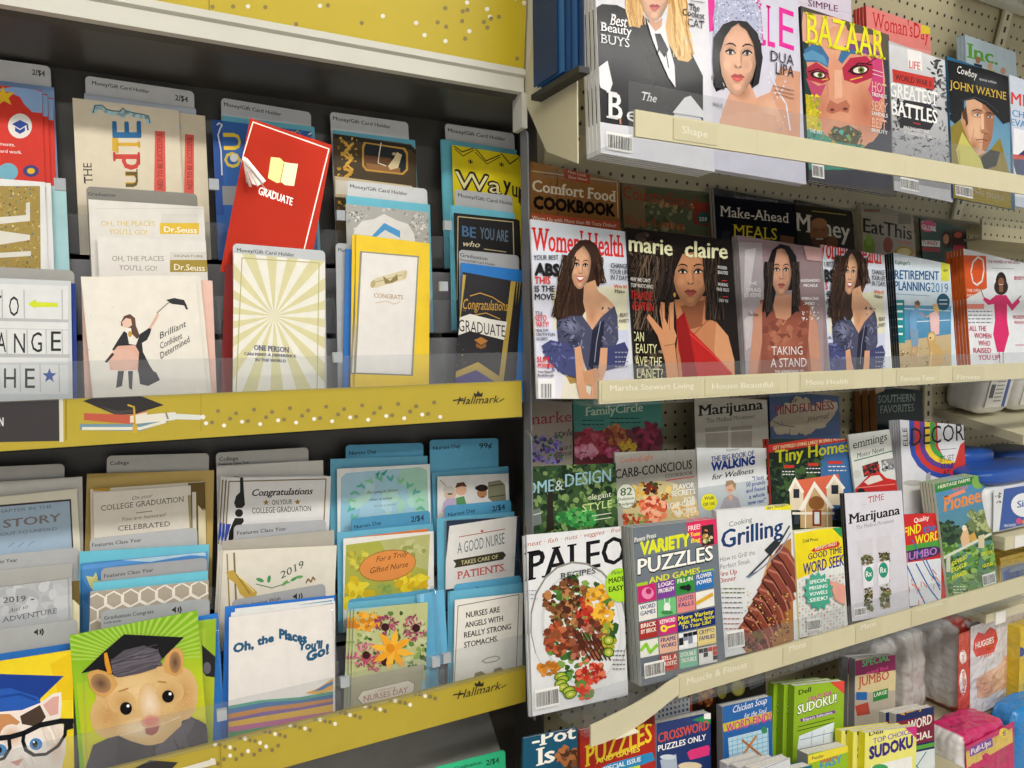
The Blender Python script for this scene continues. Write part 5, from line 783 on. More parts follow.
oo += lines(968, 311, 992, 322, 4, 1.1, '#7a7f90', 4)+[T('ALL THE', 969,331, 986,331, 5.5, '#c23a5c', 'b'), T('WOMEN', 974,338, 991,338.6, 5.5, '#c23a5c', 'b'), T('WHO', 978,345.5, 990,346, 5.5, '#c23a5c', 'b'), T('RAISED', 973,353, 991,353, 5.5, '#c23a5c', 'b'), T('YOU UP!', 978,360, 1000,360, 5.5, '#c23a5c', 'b'), T('BODY', 1014,280, 1024,280, 4, '#c23a5c', 'b'), T('MOODY', 1013,319, 1024,319, 4, '#c23a5c', 'b'), T('MOODY', 1014,324, 1024,324, 3, '#c23a5c', 'b'), L([1015,345, 1024,345], .8, '#c23a5c')]
mag('magazine with a large orange-framed letter O and a woman in magenta', (963,255, 1028,258, 1030,392, 966,392), MY-.004, '#e6e9ee', oo, zb=ZM, spine='#dd6a30', n=5, dx=-.001, short='magenta dress O magazine', th=.0055)
o = None
# ---------------- middle shelf, back row
ZK = CZ+.0; KY = 1.06
mag('brown cookbook magazine reading Comfort Food Cookbook behind the laughing cover', (530,160, 620,182, 620,260, 532,260), 1.035, '#8a6036', [
    Pg([530,160, 620,182, 620,222, 531,213], '#a07445', '#8a5c30'), L([557,170, 558,216], 1, '#6d4522'), ('b', 531,165, 618,215, 60, 1, 4, ['#956a3c', '#7d5329', '#ab7f50'], 80, .2), L([532,171, 617,182], .9, '#d9c9a8'), L([617,182, 618,218], .9, '#d9c9a8'), Pg([564,166, 590,172, 590,184, 564,179], '#b8442c'), T('First Look', 568,173, 586,177, 3, '#e8d0b8', 'b'), T('Slow Ideas!', 568,178, 587,181, 3, '#e8d0b8', 'b'),
    T('Comfort Food', 532,191, 616,202, 12, '#e9dfc9', 'hs'), T('COOKBOOK', 533,208, 615,216, 12.5, '#1c1512', 'o'), Pg([530,213, 620,222, 620,232, 531,226], '#c4573a'), T('Warm Up with More than 80 Tasty Dishes!', 532,219.5, 616,227.5, 4, '#ecd9c2', 'b')], zb=ZK, th=.004)
mag('faded red and cream country decor magazine reading Easy Living', (621,180, 712,190, 712,260, 622,262), 1.06, '#6d5f48', [
    Pg([621,180, 712,190, 712,240, 622,236], '#7d6d52'), Pg([645,186, 708,192, 708,236, 645,232], '#586048'), ('b', 640,200, 700,232, 60, 1, 4, ['#6a7050', '#8a8060', '#4a5238', '#a08a60'], 81), Pg([694,202, 708,204, 708,226, 694,224], '#8a3a34'), T('CountrySampler', 623,198, 708,210, 13, '#a0402c', 's'), T('Easy', 625,223, 651,227, 9, '#a8502e', 'si'), T('Living', 653,226, 684,230, 9, '#a8502e', 's'), El(703,218, 6,6, '#2c5a50'), T('250', 699,221, 707,221, 4, '#ddd', 'b')], zb=ZK, th=.004)
mag('black magazine reading Make-Ahead Meals in white and yellow', (713,190, 794,200, 794,262, 715,262), 1.04, '#14161f', [T('THE ULTIMATE COLLECTION OF', 734,198, 778,203, 2.6, '#8a8a90', 'b'), T('Make-Ahead', 720,216, 789,223, 11, '#dcd6c8', 's'), T('MEALS', 733,236, 777,240, 12.5, '#e0c92a', 's'), ('r', 722,231, 730,240, '#2a2c34'), Pg([780,235, 794,237, 794,262, 780,262], '#6d4a30')], zb=ZK, th=.005, n=1, dx=-.001, short='Make-Ahead Meals magazine', spine='#9a9890')
mag('dark magazine reading Money with a bald smiling man', (795,203, 852,208, 852,264, 796,262), 1.05, '#2e2a22', [T('Money', 795,230, 850,240, 19, '#d3cfc0', 'bs'), El(819,232, 9,14, '#8a5c3c'), El(819,223, 8,5, '#9c6c48'), L([814,230, 817,230], 1, '#2a1a12'), L([822,230, 825,230], 1, '#2a1a12'), Pg([811,238, 827,238, 824,247, 814,247], '#5a3a28'), L([816,239, 823,239], 1, '#e0d0c0'), L([812,211, 846,215], .8, '#b5a844'), El(832,243, 6,7, '#6d4a2c')], zb=ZK, th=.004)
mag('food magazine reading Eat This with a green avocado and an orange dish', (861,206, 913,213, 913,264, 862,264), 1.045, '#9a9486', [T('EatThis', 863,232, 912,240, 15, '#14130f', 'b'), El(869,247, 6,10, '#6d8a2c'), El(869,240, 3.4,6, '#7fa034'), El(888,245, 5,8, '#8a3c24'), El(904,252, 10,6, '#a88a2c'), El(904,252, 7,4, '#d8c88a'), T('Not That!', 897,242, 911,245, 3.4, '#b84a34', 'b'), ('r', 898,214, 911,224, '#7a7468'), ('r', 864,209, 880,212, '#8a5a44')], zb=ZK, th=.006, n=2, dx=-.001, short='Eat This food magazine', spine='#b5aa90')
mag('dark green world almanac magazine with small red and white panels', (920,220, 966,225, 966,268, 921,266), 1.05, '#24483c', [T('GLOBE', 921,228, 936,231, 8, '#e8e0e0', 'h'), El(928,226, 8,6, '#c44a70'), T('GLOBE', 922,229, 936,231.5, 5, '#eee', 'h'), Pg([921,240, 940,241, 940,247, 921,246], '#e8e6e2'), T('TURKEY', 922,244, 938,245.5, 4, '#b02a30', 'h'), Pg([921,247, 940,248, 940,252, 921,251], '#a82a34'), El(946,240, 5,9, '#3a241c'), El(946,239, 3,5, '#b5825f'), Pg([952,228, 966,229, 966,262, 952,260], '#3c2a28'), Pg([953,245, 965,246, 965,254, 953,253], '#9c2c3c'), El(958,235, 4,3, '#a05040')], zb=ZK, th=.004)

# ---------------- lower shelf, front row
ZL = CZ-.5575; FY = .935
pa = [T('meat · fish · nuts · veggies · fruit', 525,547, 623,531, 5, '#b5512f', 'i'), T('PALEO', 526,581, 626,562, 31, '#17161a', 'bs'), El(579,627, 49,66, '#8a8680', -6), El(579,629, 47.5,66, '#d9dbdd', -6), El(581,628, 40,58, '#c9ccd0', -6), El(582,628, 38,56, '#dfe1e2', -6),
    ('c', 580,628, 34,54, 130, 2.5, 6, ['#4c7a34', '#5f8f3f', '#3c6a2c', '#7fa04c', '#2f5426'], 90), ('c', 567,604, 22,24, 110, 2, 4.5, ['#7a4a2c', '#96603a', '#5c341f', '#b57d4c', '#462617'], 91), ('c', 600,606, 14,22, 90, 1.6, 4, ['#e0a020', '#d9a83c', '#eab53a', '#b8761c'], 92), ('c', 584,612, 7,14, 30, 1.5, 4, ['#b23222', '#c8442c', '#8a2418'], 93), ('c', 585,640, 22,20, 90, 2, 5, ['#7a3c28', '#94553a', '#5a2c1e', '#b0705a'], 94), ('c', 556,640, 12,16, 60, 2, 4.5, ['#8a4a2c', '#b04a2c', '#6d3420', '#c06a44'], 95),
    ('c', 590,672, 14,12, 50, 2, 4.5, ['#c23a2c', '#d8503a', '#a82c20', '#e07a5c'], 96), ('c', 582,690, 12,8, 40, 2, 4.5, ['#c8402f', '#e06a50', '#5f8f3f'], 97), ('c', 548,668, 10,7, 24, 2, 4, ['#c8802c', '#d89038', '#b06a20'], 98), ('c', 608,640, 6,18, 40, 1.5, 3.6, ['#a8a02c', '#8aa03a', '#c4b03c'], 99),
    [L([572+i*5,628+i*2, 590+i*4,660], 1.4, '#4a2418') for i in range(6)], T('RECIPES', 560,579, 595,573, 6, '#222', 's'), El(619,585, 14,17, '#a5d62c', 0), T('Paleo', 611,575, 622,573, 4, '#234', 'i'), T('MADE', 608,583.5, 624,580.5, 5.4, '#1c2a14', 'h'), T('EASY', 608,592, 623,589.5, 5.4, '#1c2a14', 'h')]
for i in range(6):
    cx, cy = 560+(i % 2)*2, 676+i*3.6; pa += [El(cx+(8 if i > 3 else 0), cy, 6.6, 4.4, '#3f6a1f', -20), El(cx+(8 if i > 3 else 0), cy, 5.4, 3.3, '#a8b83c', -20), El(cx+(8 if i > 3 else 0), cy, 2.4, 1.3, '#d6d07a', -20)]
for i in range(2):
    cx, cy = 608, 640+i*12; pa += [El(cx, cy, 5.4, 5, '#3f6a1f'), El(cx, cy, 4.3, 3.8, '#a8b83c'), El(cx, cy, 1.9, 1.6, '#d6d07a')]
pa += lines(527, 590, 537, 598, 3, .9, '#77779a', 2)+lines(612, 650, 624, 668, 5, 1, '#555', 6)
mag('white food magazine reading PALEO with a plate of salad, meat and avocado', (525,538, 622,524, 627,706, 535,722), FY+.006, '#dedfe2', pa, zb=ZL-.01, th=.005, n=1, dx=-.002, dz=-.002, short='PALEO food magazine', bar=(.02, .86, .26, .965, 8))
vp = [Pg([631,531, 717,515, 720,675, 638,697], '#6d7680')]
vp += [T('Penny Press', 634.5,542.5, 656,537, 5, '#e8e8e2', 'b'), L([634,544, 658,538], .6, '#26282c'), T('VARIETY', 640,555, 690,545, 13, '#d8dc28', 'o'), T('PUZZLES', 637,575, 713,560, 16.5, '#30363c', 'o'), T('PUZZLES', 637.5,574.5, 713,559.5, 16, '#eeede6', 'h'), T('AND GAMES', 649,583.5, 700,573, 6.4, '#d8dc28', 'h'), L([637,585, 647,583], 3, '#9cc02c'), L([702,572, 713,570], 3, '#9cc02c'),
    Pg([686,523, 717,517, 717,544, 704,546, 694,540, 687,532], '#d8305e'), T('FREE!', 688,531, 700,528.5, 5, '#f6d8de', 'h'), T('Tote', 690,537, 700,535, 4.4, '#f4e03a', 'h'), T('Bag', 691,543, 700,541, 4.4, '#f4e03a', 'h'), Pg([701,526, 713,524, 714,544, 702,546], '#2f2a26'), ('b', 703,530, 712,542, 16, 1, 2.4, ['#c8803c', '#8aa04a', '#d8c8a0'], 100)]
cells = [['#c42a6c', '#7a3f96', '#2f8f3c', '#2a6fb4'], ['#e6e4de', '#6fbf7c', '#e08a86', '#e8e6e0'], ['#a8332c', '#c8327c', '#1c2c74', '#1c2c74'], ['#e6e4dc', '#e2b49a', '#e4e4e4', '#e3cf8a'], ['#e6e2d6', '#b84438', '#7cc0a0', '#e8e6e2']]
def cp(u, v):   # cell corner, bilinear over the printed grid
    xl, yl = 637+(640-637)*v, 586+(677-586)*v; xr, yr = 713+(717-713)*v, 569+(662-569)*v
    return (xl+(xr-xl)*u, yl+(yr-yl)*u)
tx = {(0,0): '', (0,1): 'LOGIC', (0,2): 'FILL-IN', (0,3): 'FLOWER', (1,0): 'WORD', (1,2): 'QUOTES', (2,0): 'BRICK', (2,1): 'KEYWORD', (3,1): 'FRAME', (3,3): 'CRYPTO', (4,1): 'TELL A', (4,2): 'DOUBLE'}
t2 = {(0,1): 'PROBLEM', (0,3): 'POWER', (1,0): 'GAMES', (1,2): 'FALLS', (2,0): 'BY BRICK', (3,1): 'WORKS', (3,3): 'FAMILIES', (4,1): 'CROSTIC', (4,2): 'TROUBLE'}
for j in range(5):
    for i in range(4):
        a, b, c, d = cp(i/4+.006, j/5+.008), cp((i+1)/4-.006, j/5+.008), cp((i+1)/4-.006, (j+1)/5-.008), cp(i/4+.006, (j+1)/5-.008)
        if (j, i) == (4, 0): continue
        vp.append(Pg([*a, *b, *c, *d], cells[j][i]))
        ink = '#2a3a78' if cells[j][i].startswith('#e') else '#f2efe4'
        for tt, v in ((tx, .34), (t2, .66)):
            if tt.get((j, i)): p, q = cp(i/4+.025, (j+v)/5), cp((i+1)/4-.025, (j+v)/5); vp.append(T(tt[(j, i)], *p, *q, 4.4, ink, 'h'))
p = cp(.5+.01, .47); q = cp(.97, .47); vp.append(T('More Variety', *p, *q, 4.6, '#e6e02c', 'h')); p = cp(.51, .52); q = cp(.98, .52); vp.append(T('Adds More Spice', *p, *q, 4, '#e6e02c', 'h')); p = cp(.55, .57); q = cp(.93, .57); vp.append(T('To Your Life!', *p, *q, 4, '#e6e02c', 'h'))
p = cp(.125, .1); vp += [El(*p, 6, 6, '#e889b4'), El(p[0]+1, p[1]-2, 3, 3, '#b02c60')]; p = cp(.62, .13); vp += [El(*p, 6, 2.2, '#1c2420'), El(p[0]+3, p[1], 2.5, 3.5, '#1c2420')]; p = cp(.32, .52); vp += [El(*p, 3.6, 3.6, '#f0d83c'), L([p[0], p[1], p[0]+11, p[1]-3], 1.6, '#f0d83c'), El(*p, 1.4, 1.4, '#c8327c')]; p = cp(.37, .3); vp += [El(*p, 3.4, 5, '#e8efe8'), El(p[0], p[1]+5, 6, 2, '#3c8a4c'), L([p[0]-2, p[1]-4, p[0]-2.6, p[1]-9], 1, '#e8efe8'), L([p[0]+2, p[1]-4, p[0]+2.6, p[1]-9], 1, '#e8efe8')]
p = cp(.86, .3); vp += [L([p[0]-8, p[1]+4, p[0]+8, p[1]-5], 3.6, '#d8a82c')]; p = cp(.12, .7); vp += [L([p[0]-8, p[1]+2, p[0]-3, p[1]-4, p[0]+1, p[1]+4, p[0]+8, p[1]-3], 3.4, '#8ccc3c')]
for k in range(14): R = random.Random(k); p = cp(.5+.06*(k % 4)+.01, .62+.04*(k//4)); vp.append(Pg([p[0], p[1], p[0]+4.2, p[1]-.9, p[0]+4.2, p[1]+2.8, p[0], p[1]+3.6], R.choice(['#26262c', '#f2f2f2', '#8a90a4'])))
for k in range(12): R = random.Random(k+3); p = cp(.76+.06*(k % 4), .82+.05*(k//4)); vp.append(Pg([p[0], p[1], p[0]+4.2, p[1]-.9, p[0]+4.2, p[1]+3.4, p[0], p[1]+4.2], R.choice(['#26262c', '#f2f2f2', '#c83a34'])))
mag('thick grey puzzle magazine reading Variety Puzzles and Games', (631,532, 717,515, 720,676, 638,698), FY-.01, '#6d7680', vp, zb=ZL, th=.008, n=2, dx=-.001, dz=.001, short='Variety Puzzles magazine', spine='#a9aba6', bar=(.03, .86, .26, .955, 9))
gr = [T('Cooking', 729,527, 752,521.5, 5.4, '#5a6068', 'n'), T('Grilling', 721,549, 783,534, 19, '#1e3c6c', 'h'), T('How to Grill the', 720,562, 755,554.5, 5.2, '#777c80', 'l'), T('Perfect Steak', 720,569.5, 750,563, 5.2, '#777c80', 'l'), T('Fire Up', 719,577, 737,573.5, 5.2, '#a84434', 'b'), T('Dinner', 719,583.5, 736,580, 5.2, '#a84434', 'b'), ('r', 765,504.5, 791,510, '#e8df2c'), T('99+ Recipes', 767,510, 787,505.6, 2.6, '#555', 'b'),
    Pg([742,647, 748,628, 760,600, 770,560, 780,545, 791,538, 794,640, 770,652, 748,655], '#b07c44', '#a06c38'), Pg([742,640, 770,555, 774,555, 748,632, 744,642], '#c9985c'), Pg([774,562, 791,556, 793,598, 784,600, 776,580], '#4c5426'), ('b', 773,560, 793,600, 70, .8, 2, ['#8a9a3c', '#a8b04c', '#3c4420', '#6b7430'], 102)]
for i in range(9):
    x, y = 738+i*4.6, 622-i*9.5
    gr += [Pg([x, y+6, x+6, y-2, x+14, y+4, x+26, y+18+i, x+30, y+34, x+22, y+38, x+14, y+26, x+5, y+14], ['#8a4434', '#70342a'][i % 2]), L([x+3, y+5, x+12, y+8, x+24, y+26, x+27, y+36], 2.4, '#b5705c'), L([x+1, y+8, x+8, y+16, x+16, y+30], 2, '#3a1a14')]
gr += [('b', 745,590, 788,642, 110, .5, 1.2, ['#d9c05c', '#2c1610', '#c9a86a'], 103), ('c', 752,640, 12,8, 50, 1.5, 3.4, ['#4a241a', '#6d5a2c', '#8a4434'], 104), L([748,576, 762,562, 778,545, 789,526], 2.2, '#39424c'), L([748,578, 764,566, 780,550, 790,533], 1.5, '#8894a4'), L([746,577, 756,572], 1.6, '#5d6c80'), Pg([764,550, 774,540, 780,542, 770,556], '#2a2e34')]
gr += lines(719, 588, 744, 592, 2, 1.2, '#6a7a4c', 1)+lines(719, 597, 742, 612, 4, 1.1, '#666', 2)+lines(719, 618, 740, 628, 3, 1.1, '#a06a5c', 3)
mag('white food magazine reading Grilling with sliced steak on a board', (716,516, 791,500, 794,656, 720,674), FY, '#dcdde0', gr, zb=ZL, th=.007, n=1, dx=.003, dz=.001, short='Grilling steak magazine', bar=(.03, .83, .25, .95, 10))
wsk = [Pg([794,534, 842,525, 845,560, 796,580], '#e9d81f', '#e6cf1c'), Pg([832,528, 842,526, 842,538], '#2f8f4c'), T('Dell Press', 803,543, 818,540.5, 3.6, '#333', 'b'), Pg([811,551, 814,548, 838,541, 840,544, 838,547, 814,552], '#c8352c'), T("PENNY'S FINEST", 815,550.5, 837,545, 3.4, '#f2e6c8', 'b'), T('GOOD TIME', 808,560, 842,552.5, 6.5, '#2c2a5c', 'h'), T('WORD SEEK', 803,575, 844,565, 12, '#30287c', 'h')]
st_ = []
for k in range(28):
    a = k*math.tau/28; r_ = (15.5, 20) if k % 2 else (12, 15.5); st_ += [817+r_[0]*math.cos(a), 591+r_[1]*math.sin(a)]
wsk += [[('r', 799+3*i, 580+3.2*j-i*.5, 800.2+3*i, 581.8+3.2*j-i*.5, '#b9b4b0' if (i+j) % 5 else '#c86a5c') for i in range(15) for j in range(19) if (i+2*j) % 3], Pg([828,580, 844,585, 844,605, 834,600], '#e0a090'), Pg(st_, '#4aa58c')]
wsk += [T(t, 808,y, 826,y-3, 3.8, '#e9f2ea', 'h') for t, y in (('SPECIAL', 584), ('MISSING', 590), ('VOWELS', 596), ('SEEK!', 602))]
mag('small yellow and white puzzle digest reading Word Seek with a teal starburst', (794,534, 842,525, 845,642, 798,652), FY-.004, '#dfe0dd', wsk, zb=ZL, th=.006, n=2, dx=-.001, short='Word Seek puzzle digest', spine='#e4dfb4', bar=(.12, .84, .4, .95, 11), maxh=.2)
tm = [L([862,505, 867,504], .6, '#bbb'), T('TIME', 867.5,503, 884,499.5, 6.5, '#b5433a', 's'), T('Marijuana', 848.5,524, 900,514, 10, '#1f1f22', 'hs'), T('The Medical Movement', 856,529.6, 894,522, 4, '#8a8a90', 's'),
    Pg([857,541, 872,538, 873,553, 858,556], '#d0ccd4'), Pg([876,537, 891,535, 892,549, 877,552], '#d0ccd4'), Pg([860,556, 872,553, 873,612, 865,614], '#c9c5c9'), Pg([878,552, 890,549, 890,606, 880,610], '#c9c5c9'), ('b', 862,556, 872,564, 40, 1, 2.2, ['#4a5230', '#6d7448', '#3a3a24', '#7a6a44'], 110), ('b', 879,553, 889,561, 40, 1, 2.2, ['#4a5230', '#6d7448', '#3a3a24', '#7a6a44'], 111), ('b', 865,588, 872,610, 60, 1, 2.4, ['#4a5230', '#6d7448', '#3a3a24', '#7a6a44'], 112), ('b', 881,588, 890,608, 60, 1, 2.4, ['#5a6238', '#7d8458', '#3a3a24', '#8a7a54'], 113), ('b', 884,560, 889,585, 12, .6, 1.6, ['#4a5230', '#6d7448'], 114),
    Pg([862,567, 873,563, 873,586, 863,589], '#e6e4ea'), Pg([877,563, 889,560, 889,582, 878,586], '#e6e4ea'), El(868.5,574, 4.4,7.5, '#2a8f74'), El(883,570, 4.6,7.8, '#2a8f74'), T('Rx', 865.5,577, 871.5,576, 6, '#eaf2ee', 'b'), T('Rx', 880,573, 886,572, 6, '#eaf2ee', 'b')]
mag('white magazine reading Marijuana with two medicine bottles, in the front row', (844,497, 902,487, 905,622, 848,636), FY-.006, '#d5d2dc', tm, zb=ZL, th=.005, spine='#3a3a3c', n=1, dx=0, short='front row Marijuana magazine', bar=(.04, .9, .24, .965, 12))
fw = [Pg([904,518, 943,510, 944,560, 905,566], '#c8282a'), T('Quality', 914,523, 929,519.5, 5, '#f2e8e0', 'b'), T('FIND', 904,537, 921,532, 9.5, '#ecd92c', 'h'), T('the', 923,533, 936,530, 8, '#2a6ab0', 'h'), T('WORD', 915,545, 940,539, 9.5, '#ecd92c', 'h'), Pg([904,546, 944,539, 944,549, 905,556], '#4a9a3c'), Pg([904,552, 920,548, 936,546, 942,550, 936,556, 905,562], '#3f2c56'), T('JUMBO', 905,561, 937,554, 8, '#b07ac0', 'h'), Pg([905,563, 941,558, 941,602, 905,608], '#dadee4'), L([912,540, 930,574, 940,586], 1.8, '#2f62a0'), L([916,564, 929,588, 938,600], 2.2, '#2a5ba4'), L([907,566, 918,590, 926,606], 2.2, '#2a5ba4'), L([926,560, 940,590], 2.2, '#2a5ba4')]
for i in range(14): R = random.Random(i+70); x = R.uniform(907, 938); y = R.uniform(566, 602); fw.append(L([x, y, x+R.choice((0, 4)), y+R.choice((3, 5))], 1.5, '#d8684c'))
mag('red puzzle digest reading Find the Word Jumbo with a slanted letter grid', (904,518, 943,510, 945,606, 906,616), FY-.006, '#c8282a', fw, zb=ZL, th=.007, spine='#b42a24', maxh=.2, n=1, dx=.002, short='Find the Word puzzle digest')
pi = [Pg([935,486, 985,471, 997,590, 948,604], '#4c86b8', '#5d8a44'), Pg([934,486, 985,473, 985,481, 935,493], '#2f7f3c'), T('HERITAGE FARMS', 938,489, 970,481, 3.6, '#e6e2c8', 'b'), El(978,482, 6,7, '#7aa84c'), Pg([944,497, 964,489, 966,492, 946,500], '#e08a6a'), T('THE OLD', 952,492, 968,488, 3.6, '#d86a4a', 'b'), T('Pioneer', 943,512, 986,500, 16, '#e08a3c', 'hs'), Pg([936,520, 950,525, 958,530, 975,516, 990,510, 992,540, 940,546], '#3a5538'), ('b', 937,522, 958,550, 60, 1.5, 4, ['#26402c', '#3c5c38', '#1c3020'], 120), ('b', 970,512, 990,530, 60, 1.5, 4, ['#6b7a4c', '#8a9a60', '#a8b07a'], 121), ('b', 942,545, 995,596, 240, 1.2, 4, ['#5f8f3a', '#7aa84c', '#476f2c', '#96b85c', '#385a24'], 122),
    Pg([960,538, 963,530, 967,528, 969,536, 970,546, 962,548], '#d9b48c'), Pg([968,536, 974,532, 977,540, 972,546], '#c8a04c'), El(964,528, 2.4,3, '#e8dcc8'), Pg([940,558, 995,530, 995,533, 940,561], '#cfd6c4'), Pg([946,556, 950,556, 950,572, 946,572], '#c9c9b5'), Pg([978,536, 984,534, 984,548, 978,548], '#cfc4a0'), T('DEVILED', 952,566, 967,558, 4.6, '#e6e83c', 'h'), T('EGGS', 951,573, 966,566, 4.6, '#e6e83c', 'h'), T('PARADE', 952,580, 966,574, 4.6, '#e6e83c', 'h'), T('BEST LOOKS', 981,556, 993,553, 3.6, '#e6e83c', 'h'), T('NATURE', 982,568, 993,565, 3.6, '#e6e83c', 'h')]+lines(953, 586, 966, 592, 3, 1, '#dfe6d0', 3)
mag('country magazine reading Pioneer in orange with a farm scene', (934,486, 984,472, 997,590, 948,606), FY-.012, '#5c8a58', pi, zb=ZL, th=.005, n=4, dx=-.0012, dz=.001, short='farm scene country magazine', spine='#ccc8b8', bar=(.68, .86, .95, .96, 13))

# ---------------- lower shelf, middle row
ZQ = CZ-.47; QY = .995
hd = [('b', 525,458, 618,535, 320, 1.5, 5, ['#3c5a34', '#55763f', '#27402a', '#6d8a4a', '#1d3020', '#7f9a5c'], 130), Pg([526,512, 540,508, 542,524, 526,528], '#6f7a76'), L([531,510,532,526], .8, '#d5d8d2'), L([526,517,541,513], .8, '#d5d8d2'), ('c', 578,518, 20,9, 80, 1.4, 3.4, ['#3f9a4c', '#57b05c', '#2c7a3c'], 131), Pg([548,482, 552,480, 554,530, 546,532], '#2a241c'), T('OME', 525.5,495, 554,491, 13, '#a8d3e0', 'b'), T('&', 555,491, 564,489.5, 11, '#cfe0dc', 's'), T('DESIGN', 565,487, 611,481, 13.5, '#a8d3e0', 'b'), T('elegant', 588,500, 611,496.5, 5.6, '#dfe0c8', 's'), T('STYLE', 582,512, 612,507, 8, '#c3d890', 's'), L([592,516,611,513], .8, '#d0dcc0'), L([594,520,611,517.4], .8, '#d0dcc0')]
mag('green home and garden magazine reading Home & Design Elegant Style', (525,471, 615,459, 618,540, 525,545), QY, '#35502f', hd, zb=ZQ, th=.004)
cc = [Pg([615,456, 695,446, 699,540, 618,545], '#96938c', '#b0aca2'), T('CookingLight', 620,463, 653,459, 5.4, '#b5583a', 's'), T('CARB-CONSCIOUS', 615,479, 692,468.5, 10, '#1c1b1c', 'b'), T('COOKBOOK', 665,478, 693,474.5, 4, '#5a5650', 'b'), L([666,480.5, 694,476.5], 1, '#b5402c'), El(660,507, 38,26, '#c9b98a'), ('c', 650,496, 22,14, 90, 1.4, 4, ['#d9b04c', '#c88a34', '#e6ca7a', '#8a5a24'], 135), ('c', 651,510, 15,13, 70, 1.8, 4.4, ['#d8603c', '#e88a64', '#b5402a', '#f0b090'], 136), ('c', 650,488, 7,6, 26, 1.4, 3, ['#3c4a24', '#2a2418', '#7a2a20'], 137), ('c', 684,510, 14,8, 30, 2, 5, ['#e6c890', '#d9ae60', '#f0dcb0'], 138), ('c', 634,520, 14,6, 26, 1.6, 3.4, ['#7a9a4c', '#c8603c', '#a04028'], 139), El(626,496, 10,13, '#8a9a7c'), El(626,496, 9.2,12, '#dcdcd0'), T('82', 620,496, 632,494.6, 8, '#3c6a3c', 'b'), T('Delicious', 618,501, 634,499, 3, '#3c6a3c', 'b'), T('Recipes', 619,506, 633,504, 3, '#3c6a3c', 'b'), T('FLAVOR', 673,490, 694,487.5, 5.6, '#ecece4', 'h'), T('SECRETS', 671,496.5, 695,493.6, 5.6, '#ecece4', 'h'), T('FOR', 684,503, 695,501, 5.6, '#ecece4', 'h'), T('LOW-CARB', 667,508.5, 695,504.5, 5.6, '#ecece4', 'h'), T('RECIPES', 674,515.5, 696,512, 5.6, '#ecece4', 'h')]
mag('grey food magazine reading Carb-Conscious Cookbook with a pasta plate', (615,456, 695,446, 699,540, 618,545), QY+.002, '#a5a199', cc, zb=ZQ, th=.004)
wk = [Pg([696,452, 769,445, 769,480, 698,490], '#dfe2e4'), Pg([698,488, 769,478, 769,510, 699,520], '#c4cbd0', '#a8b4bc'), T('Prevention', 726,451.5, 739,450, 2.6, '#555', 'i'), T('THE BIG BOOK OF', 711,462, 754,455.5, 5.6, '#25408c', 'h'), T('WALKING', 711,471, 755,464, 8.6, '#1e3c94', 'o'), T('for Wellness', 712,480, 754,473, 6, '#26282e', 'bi'), T('"I lost', 752,481, 764,479, 4.6, '#25408c', 'b'), T('50 pounds', 746,487, 765,484, 4.6, '#25408c', 'b'), T('and found', 746,493, 765,490, 4.6, '#25408c', 'b'), T('a whole', 749,499, 765,496, 4.6, '#25408c', 'b'), T('new me!"', 748,505, 766,502, 4.6, '#25408c', 'b'), Pg([720,508, 724,498, 731,494, 738,498, 741,508, 742,530, 718,530], '#a09ca4'), Pg([727,495, 733,495, 731,502], '#d4a484'), El(730,487, 4.4,6.4, '#d9ad90'), Pg([725,487, 726,481, 732,480, 736,484, 735,491, 732,484], '#a0876a'), L([728,490, 732,490], .8, '#a85a50'), El(709,502, 8,8.5, '#e6e02a'), T('Walk', 704,500, 714,499, 3.4, '#444', 'b'), T('Off 10K', 703,506, 715,505, 3.4, '#444', 'b')]
mag('white magazine reading The Big Book of Walking for Wellness', (696,452, 769,444, 769,540, 698,545), QY+.004, '#d6dadd', wk, zb=ZQ, th=.004)
